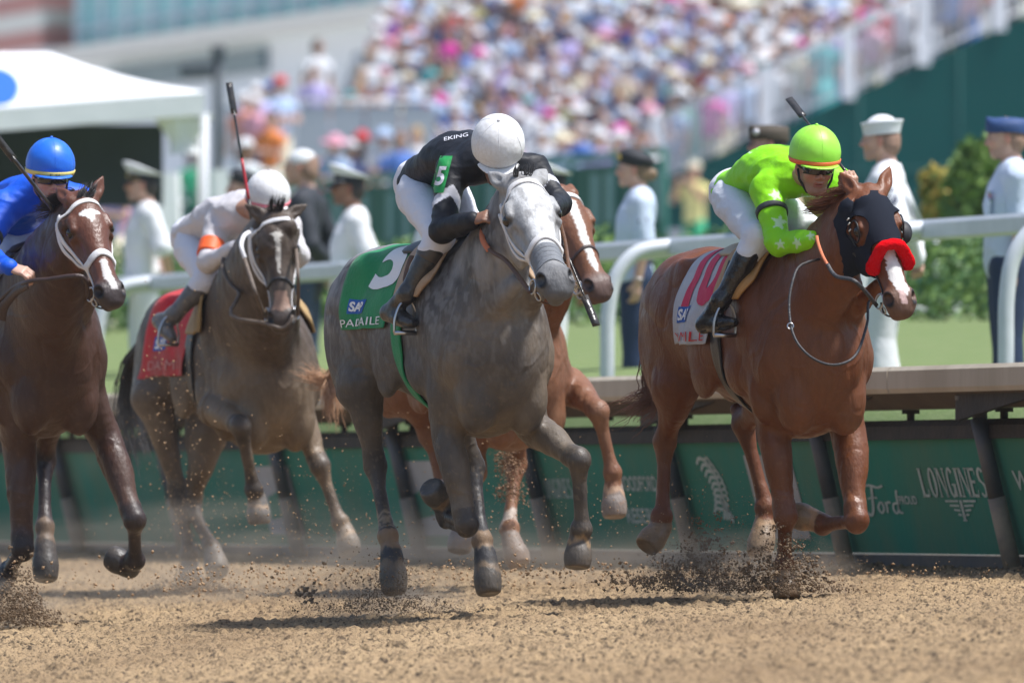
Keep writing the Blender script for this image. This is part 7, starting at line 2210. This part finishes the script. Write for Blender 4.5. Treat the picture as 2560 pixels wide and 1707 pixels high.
def spectator_mesh(kind_, arms):
    """origin at the feet, facing -Y; slots: skin, top, hat or hair, trousers or skirt"""
    g = Geo()
    def lathe(prof, m, n=12):
        vs = []; fs = []
        for rx, ry, z in prof:
            for i in range(n): a = 2*math.pi*i/n; vs.append((rx*math.cos(a), ry*math.sin(a), z))
        for j in range(len(prof)-1):
            for i in range(n): fs.append((j*n+i, j*n+(i+1)%n, (j+1)*n+(i+1)%n, (j+1)*n+i))
        fs.append(tuple((len(prof)-1)*n+i for i in range(n)))
        g.add(vs, fs, m, True)
    lathe([(.15,.11,.94),(.155,.115,1.02),(.145,.105,1.14),(.175,.12,1.30),(.205,.115,1.41),(.165,.095,1.475),(.075,.07,1.51)], 1)
    if kind_ == 'dress': lathe([(.26,.24,.42),(.20,.17,.72),(.15,.115,1.0)], 3)
    else:
        for q in (-1, 1): g.tube([V(q*.10,0,.04), V(q*.095,0,.5), V(q*.085,0,.98)], [.06,.072,.09], 8, m=3)
    for q in (-1, 1):
        g.tube([V(q*.10,0,.04), V(q*.11,-.14,.03)], [.05,.04], 6, m=3)
        s_ = V(q*.20,0,1.42)
        if arms == 'down': e_, w_ = V(q*.26,.03,1.14), V(q*.25,-.06,.92)
        elif arms == 'up': e_, w_ = V(q*.33,-.10,1.52), V(q*.24,-.18,1.80)
        elif arms == 'camera': e_, w_ = V(q*.27,-.14,1.24), V(q*.07,-.25,1.52)
        else: e_, w_ = V(q*.26,-.06,1.16), V(q*.06,-.24,1.20)
        g.tube([s_, lerp(s_,e_,.6)], [.068,.055], 8, m=1)
        g.tube([lerp(s_,e_,.55), e_, w_], [.045,.042,.032], 8, m=0); g.ball(w_, .045, nu=8, nv=6, m=0)
    g.tube([V(0,0,1.48), V(0,-.01,1.60)], [.058,.052], 8, m=0)
    g.ball(V(0,-.01,1.67), (.076,.094,.115), nu=14, nv=10, m=0)
    g.ball(V(0,-.105,1.655), (.014,.02,.025), nu=6, nv=5, m=0)
    f = V(0,-1,0)
    if kind_ == 'sunhat':
        g.ball(V(0,.005,1.72), (.098,.112,.10), nu=14, nv=6, m=2, v0=0)
        vs = []; n = 18
        for j, (r, z) in enumerate(((.09,1.725),(.16,1.712),(.205,1.69),(.20,1.683),(.09,1.712))):
            for i in range(n): a = 2*math.pi*i/n; vs.append((r*math.cos(a), .005+r*1.08*math.sin(a), z+.018*math.sin(2*a)))
        g.add(vs, [(j*n+i, j*n+(i+1)%n, (j+1)*n+(i+1)%n, (j+1)*n+i) for j in range(4) for i in range(n)], 2, True)
    elif kind_ == 'cap':
        g.ball(V(0,.005,1.705), (.088,.106,.092), nu=14, nv=6, m=2, v0=0)
        g.add([(-.07,-.08,1.71),(.07,-.08,1.71),(.055,-.17,1.70),(-.055,-.17,1.70),(-.07,-.08,1.722),(.07,-.08,1.722),(.055,-.17,1.71),(-.055,-.17,1.71)],
              [(3,2,1,0),(4,5,6,7),(0,1,5,4),(1,2,6,5),(2,3,7,6),(3,0,4,7)], 2)
    elif kind_ == 'brimhat':
        lathe([(.135,.15,1.715),(.14,.155,1.722),(.09,.105,1.728),(.086,.10,1.79),(.07,.085,1.815)], 2, 16)
    else:
        g.ball(V(0,.012,1.695), (.088,.102,.108), nu=14, nv=8, m=2, v0=-.05)
        g.ball(V(0,.045,1.65), (.082,.075,.10), nu=12, nv=8, m=2)
        if kind_ == 'dress': g.ball(V(0,.06,1.55), (.085,.05,.11), nu=10, nv=8, m=2)
    me = bpy.data.meshes.new('person'); me.from_pydata(g.v, [], g.f)
    me.polygons.foreach_set('material_index', g.m); me.polygons.foreach_set('use_smooth', g.smooth); me.update()
    for i in range(4): me.materials.append(M['skin_pale'] if 'skin_pale' in M else skin_mat('pale'))
    return me

if want('crowd'):
    rng = random.Random(21)
    MESH = {}
    NUM = ['first','second','third','fourth','fifth','sixth','seventh','eighth','ninth','tenth','eleventh','twelfth','thirteenth','fourteenth','fifteenth']
    tops = ['white']*18+['pale blue']*9+['pink']*6+['navy']*5+['maroon']*3+['salmon']*3+['orange','teal','teal']+['lavender']*4+['magenta','red','red']+['cream']*3+['gray']*2+['royal blue']*2+['pale yellow','mint','black','purple']+['pale blue']*5+['lavender']*4
    hats = ['pale blue']*3+['lavender']*2+['white']*11+['cream']*6+['gray']*2+['pale blue','pink','pink','navy','navy','red','orange','lavender','teal','maroon','magenta']
    used = {}
    def place(px, py, Y, top, kind_, hatc, skin, arms, rot, where, gr, k=None, low=None):
        key = (kind_, arms)
        if key not in MESH: MESH[key] = spectator_mesh(*key)
        k = k or rng.uniform(.94, 1.06)
        c = W(px, py, Y)                                    # head centre
        o = bpy.data.objects.new('person', MESH[key]); COL.objects.link(o)
        o.location = V(c.x, c.y, c.z-1.67*k); o.scale = (k*rng.uniform(.96,1.1), k, k); o.rotation_euler = (0, 0, rot)
        lowc = low or rng.choice(['navy','gray','cream','white','black','royal blue'] if kind_ != 'dress' else [top])
        hm = cm(hatc) if hatc in CROWD_C else std('hair_'+hatc.replace(' ','_'), HAIR_C[hatc], rough=.7, noise=(20,.4,None))
        for i, m in enumerate((skin_mat(skin), cm(top), hm, cm(lowc))):
            o.material_slots[i].link = 'OBJECT'; o.material_slots[i].material = m
        hn = {'sunhat': hatc+' sun hat', 'cap': hatc+' cap', 'brimhat': hatc+' brimmed hat'}.get(kind_, hatc)
        tn = top+(' dress' if kind_ == 'dress' else ' shirt')
        lab = f'{tn}, {hn}, {where}'
        used[lab] = used.get(lab, 0)+1
        o['label'] = lab; o['category'] = 'spectator'; o['group'] = gr
        o['_n'] = lab
        return o, tn
    def rnd():
        kind_ = rng.choice(['sunhat','sunhat','cap','cap','brimhat','bare','bare','bare','bare','dress','dress'])
        hatc = rng.choice(hats) if kind_ in ('sunhat','cap','brimhat') else rng.choice(list(HAIR_C))
        return kind_, hatc, rng.choice(['pale','pale','pale','pale','mid','mid','tan','dark']), rng.choice(['down','front','front','camera','up'] if rng.random() < .35 else ['down','front','camera'])
    G1 = 'spectators standing in the stand'
    fixed = {(1,1): (1108,'maroon'), (5,0): None}
    for i in range(15):
        x = lerp(815, 985, i/13)+rng.uniform(-10,10); xr = min(1640, 9999) if rowPy(i) > 300 else 1636+(306-rowPy(i))*2.11
        row = []
        while x < xr-15:
            row.append((x, rng.choice(tops))); x += rng.uniform(54, 84)+(rng.uniform(25,70) if rng.random() < .09 else 0)
        for j, (x, tp) in enumerate(row):
            kind_, hatc, sk, ar = rnd()
            l = row[j-1][1] if j > 0 else None; r_ = row[j+1][1] if j < len(row)-1 else None
            wh = f'{NUM[i]} row between {l} and {r_}' if l and r_ else f'{NUM[i]} row at its '+(f'left end beside {r_}' if r_ else f'right end beside {l}')
            place(x, rowPy(i)+rng.uniform(-14,14), rowY(i)+rng.uniform(-.15,.15), tp, kind_, hatc, sk, ar, rng.uniform(-.7,.7), wh, G1)
    # people on the stairs behind the pickets
    for j, (x, tp) in enumerate([(1690,'pale blue'),(1742,'mint'),(1778,'magenta'),(1815,'lavender'),(1868,'pale blue'),(1940,'white'),(2000,'cream'),(2062,'teal'),(2110,'lavender'),(2180,'pink'),(2215,'red'),(2262,'white'),(2330,'navy'),(2375,'royal blue'),(2420,'pink'),(2470,'red'),(2530,'pale blue')]):
        kind_, hatc, sk, ar = rnd()
        place(x, 306-(x-1636)*.474-8+rng.uniform(-14,14), 173.3+rng.uniform(-.3,.3), tp, kind_, hatc, sk, 'down', rng.uniform(-1,1), f'{NUM[j] if j < 15 else ("sixteenth","seventeenth")[j-15]} up the picket stairs', 'spectators on the stairs', k=1.0)
    # people on the ground in front of the stand
    for x, y, Y, tp, kind_, hatc, sk, wh in [(836,362,150,'pale blue','sunhat','pink','pale','in front of the gray stand panel'),(876,372,151,'navy','cap','white','mid','beside the pink hat'),
            (905,352,152,'black','sunhat','red','tan','in front of the gray stand panel'),(960,345,152,'white','sunhat','pale blue','pale','left of the black silks'),(1000,350,150,'royal blue','bare','brown hair','mid','near the black silks'),
            (1040,338,151,'white','bare','blond hair','pale','just left of the black silks'),(1352,340,154,'gray','cap','white','pale','right of the white helmet'),(1400,352,152,'pale blue','sunhat','cream','pale','right of the white helmet'),
            (1450,330,153,'royal blue','bare','gray hair','pale','above the fence'),(1500,345,152,'lavender','cap','white','mid','above the fence'),(1548,352,153,'salmon','brimhat','white','pale','above the beret'),(1600,350,153,'white','bare','dark hair','mid','right of the beret'),
            (640,228,163,'lavender','cap','white','pale','left end of the stand'),(672,225,164,'white','cap','royal blue','mid','left end of the stand'),(612,250,162,'salmon','cap','white','pale','lower left end of the stand'),(700,215,164,'pale blue','brimhat','red','pale','left end of the stand'),(640,258,161,'pink','cap','white','pale','lower left of the stand'),
            (676,296,158,'orange','bare','dark hair','pale','crouching low left of the stand'),(795,118,176,'white','bare','dark hair','mid','standing alone at the upper left'),(785,185,173,'lavender','bare','brown hair','pale','at the left edge below the one in white'),
            (268,425,118,'lavender','sunhat','lavender','pale','between blue rider and left officer'),(290,462,119,'purple','bare','brown hair','pale','behind the left officer'),(614,372,128,'white','cap','white','tan','by the white table behind the whip')]:
        place(x, y, Y, tp, kind_, hatc, sk, rng.choice(['front','down']), rng.uniform(-.8,.8), wh, 'guests on the lawn', k=1.0)
    place(478, 398, 118*1.0+70, 'green', 'bare', 'dark hair', 'dark', 'down', .2, 'by the white tables', 'guests on the lawn', k=1.0, low='white')
    place(1736, 425, 157, 'pale yellow', 'cap', 'cream', 'mid', 'camera', -.7, 'and green trousers before the dark green wall', 'guests on the lawn', k=1.02, low='green')
    for o in list(COL.objects):
        if '_n' in o: del o['_n']
# ------------------------------------------------------------------ flying dirt, dust and the hazy air
if want('dirtfx'):
    rng = random.Random(77)
    def splash(name, spots, label, m, seed):
        """clods thrown up by the hooves: (px, py, dpx, dpy, Y, dY, n, rmin, rmax)"""
        r_ = random.Random(seed); g = Geo()
        for px, py, sx, sy, Y, dY, n, r0, r1, low in spots:
            i = 0
            while i < n:
                a = r_.gauss(0, 1); b = r_.gauss(0, 1)
                x = px+a*sx; y = py-abs(b)*sy*math.exp(-(a*a)*.35) if low else py+b*sy
                p = W(x, y, Y+r_.uniform(-dY, dY))
                if low and r_.random() < .5:
                    c = int(r_.uniform(6, 26)); grains(g, p, r_.uniform(.006,.022), c, r0*.6, r1*.55, r_); i += c*.28
                else:
                    grain(g, p, r0+(r1-r0)*r_.random()**3.5, r_); i += 1
        o = g.build(name, m); o['kind'] = 'stuff'; o['label'] = label; o['category'] = 'dirt'
        return o
    M['wet_clod'] = mat('wet_clod', (.25,.18,.12), rough=1.0, spec=.02, noise=(45,.7,(.13,.092,.06)))
    M['dry_clod'] = mat('dry_clod', (.40,.265,.155), rough=.95, spec=.1, noise=(45,.6,(.26,.17,.10)))
    splash('flying_dirt', [(1960,1478,62,80,52.5,.25,1100,.002,.020,True),(1770,1474,80,75,53.4,.3,950,.002,.020,True),(1870,1478,120,45,53.0,.3,800,.002,.016,True),(1900,1440,150,90,53,.4,400,.0015,.007,True),
                           (1960,1450,95,110,52.5,.3,2600,.0012,.004,True),(1850,1470,130,80,53,.4,2600,.0012,.004,True),(1740,1440,80,90,53.3,.3,600,.0015,.006,True)], 'dark spray of damp dirt kicked up by the chestnut horse', M['wet_clod'], 1)
    splash('flying_dirt', [(45,1562,48,75,54.6,.3,1300,.003,.018,True),(20,1545,60,40,54.4,.3,600,.003,.016,True)], 'dark spray of damp dirt kicked up by the bay horse at left', M['wet_clod'], 2)
    splash('flying_dirt', [(960,1532,95,55,52.4,.4,1800,.0015,.010,True),(770,1485,14,14,53,.2,60,.006,.022,False),(735,1490,70,25,54,.6,130,.003,.011,False),(930,1450,70,50,53,.5,320,.002,.010,False)],
           'dark clods thrown up under the gray horse', M['wet_clod'], 3)
    splash('flying_dirt', [(480,1475,50,28,59.4,.3,620,.003,.016,True),(540,1490,90,16,59,.4,300,.003,.014,True)], 'dark clods thrown up by the muddy dark horse', M['wet_clod'], 4)
    splash('flying_dirt', [(700,1370,220,60,57,1.5,700,.002,.009,False),(430,1010,55,110,59,.6,420,.002,.010,False),(480,1250,70,100,59,.8,420,.002,.010,False),(780,1250,160,90,57,1.5,520,.002,.008,False),
                           (1250,1250,80,90,56.5,1,380,.002,.009,False),(1480,1300,200,60,56,1.2,380,.002,.008,False),(1100,1080,200,70,57,1,260,.002,.007,False),(1800,1300,110,80,53.2,.5,300,.002,.006,False),(600,900,150,130,58.5,.8,200,.0015,.005,False)],
           'pale dry crumbs flying between the legs of the horses', M['dry_clod'], 5)
    splash('flying_dirt', [(1500,1430,500,18,54.5,1.5,1500,.003,.014,False),(700,1450,330,22,56,2,900,.003,.014,False),(1640,1458,60,18,53.2,.3,260,.004,.016,True)], 'tan crumbs skimming the track below the barrier', M['dry_clod'], 6)
if want('haze'):
    def vol_mat(name, color, dens, aniso=.2, fall=False, scale=3):
        m = bpy.data.materials.new(name); m.use_nodes = True; nt = m.node_tree
        nt.nodes.remove(nt.nodes['Principled BSDF'])
        v = nt.nodes.new('ShaderNodeVolumePrincipled'); v.inputs['Color'].default_value = (*color, 1); v.inputs['Density'].default_value = dens
        v.inputs['Anisotropy'].default_value = aniso
        out = nt.nodes['Material Output']; nt.links.new(v.outputs['Volume'], out.inputs['Volume'])
        if fall:
            tc = nt.nodes.new('ShaderNodeTexCoord'); ln = nt.nodes.new('ShaderNodeVectorMath'); ln.operation = 'LENGTH'
            nt.links.new(tc.outputs['Object'], ln.inputs[0])
            mr = nt.nodes.new('ShaderNodeMapRange'); mr.inputs['From Min'].default_value = 1.0; mr.inputs['From Max'].default_value = .25; mr.inputs['To Min'].default_value = 0; mr.inputs['To Max'].default_value = 1
            nt.links.new(ln.outputs['Value'], mr.inputs['Value'])
            nz = nt.nodes.new('ShaderNodeTexNoise'); nz.inputs['Scale'].default_value = scale; nz.inputs['Detail'].default_value = 4
            nt.links.new(tc.outputs['Object'], nz.inputs['Vector'])
            r2 = nt.nodes.new('ShaderNodeMapRange'); r2.inputs['From Min'].default_value = .44; r2.inputs['From Max'].default_value = .66
            nt.links.new(nz.outputs['Fac'], r2.inputs['Value'])
            a = nt.nodes.new('ShaderNodeMath'); a.operation = 'MULTIPLY'; nt.links.new(mr.outputs['Result'], a.inputs[0]); nt.links.new(r2.outputs['Result'], a.inputs[1])
            b = nt.nodes.new('ShaderNodeMath'); b.operation = 'MULTIPLY'; b.inputs[1].default_value = dens; nt.links.new(a.outputs[0], b.inputs[0])
            nt.links.new(b.outputs[0], v.inputs['Density'])
        return m
    g = Geo(); g.box(V(0, 138, 12), (220, 330, 46)); o = g.build('haze', vol_mat('haze_air', (.86,.90,.96), .00018)); o['kind'] = 'stuff'
    # dust hanging low behind the hooves
    def dust(px, py, Y, rx, ry, rz, dens, label, seed):
        bm = bmesh.new(); bmesh.ops.create_icosphere(bm, subdivisions=3, radius=1.0); me = bpy.data.meshes.new('dust'); bm.to_mesh(me); bm.free()
        o = link_mesh('dust', me, vol_mat('dust_air', (.80,.66,.52), dens, .1, True, 2.2+.3*seed)); o.location = W(px, py, Y); o.scale = (rx, ry, rz)
        o['kind'] = 'stuff'; o['label'] = label; o['category'] = 'dust'
    dust(800, 1410, 57.5, 2.6, 2.2, .38, .55, 'pale dust hanging low along the barrier behind the left horses', 1)
    dust(1860, 1440, 53.2, .62, .5, .26, 3.2, 'dust cloud round the hooves of the chestnut horse', 2)
    dust(440, 1180, 60.2, .7, .8, .75, .4, 'thin dust between the legs of the muddy dark horse', 3)
    dust(40, 1520, 54.8, .4, .4, .2, 3.2, 'dust puff at the hooves of the bay horse', 4)
    dust(980, 1500, 52.9, .5, .5, .18, 3.0, 'dust puff under the gray horse', 5)
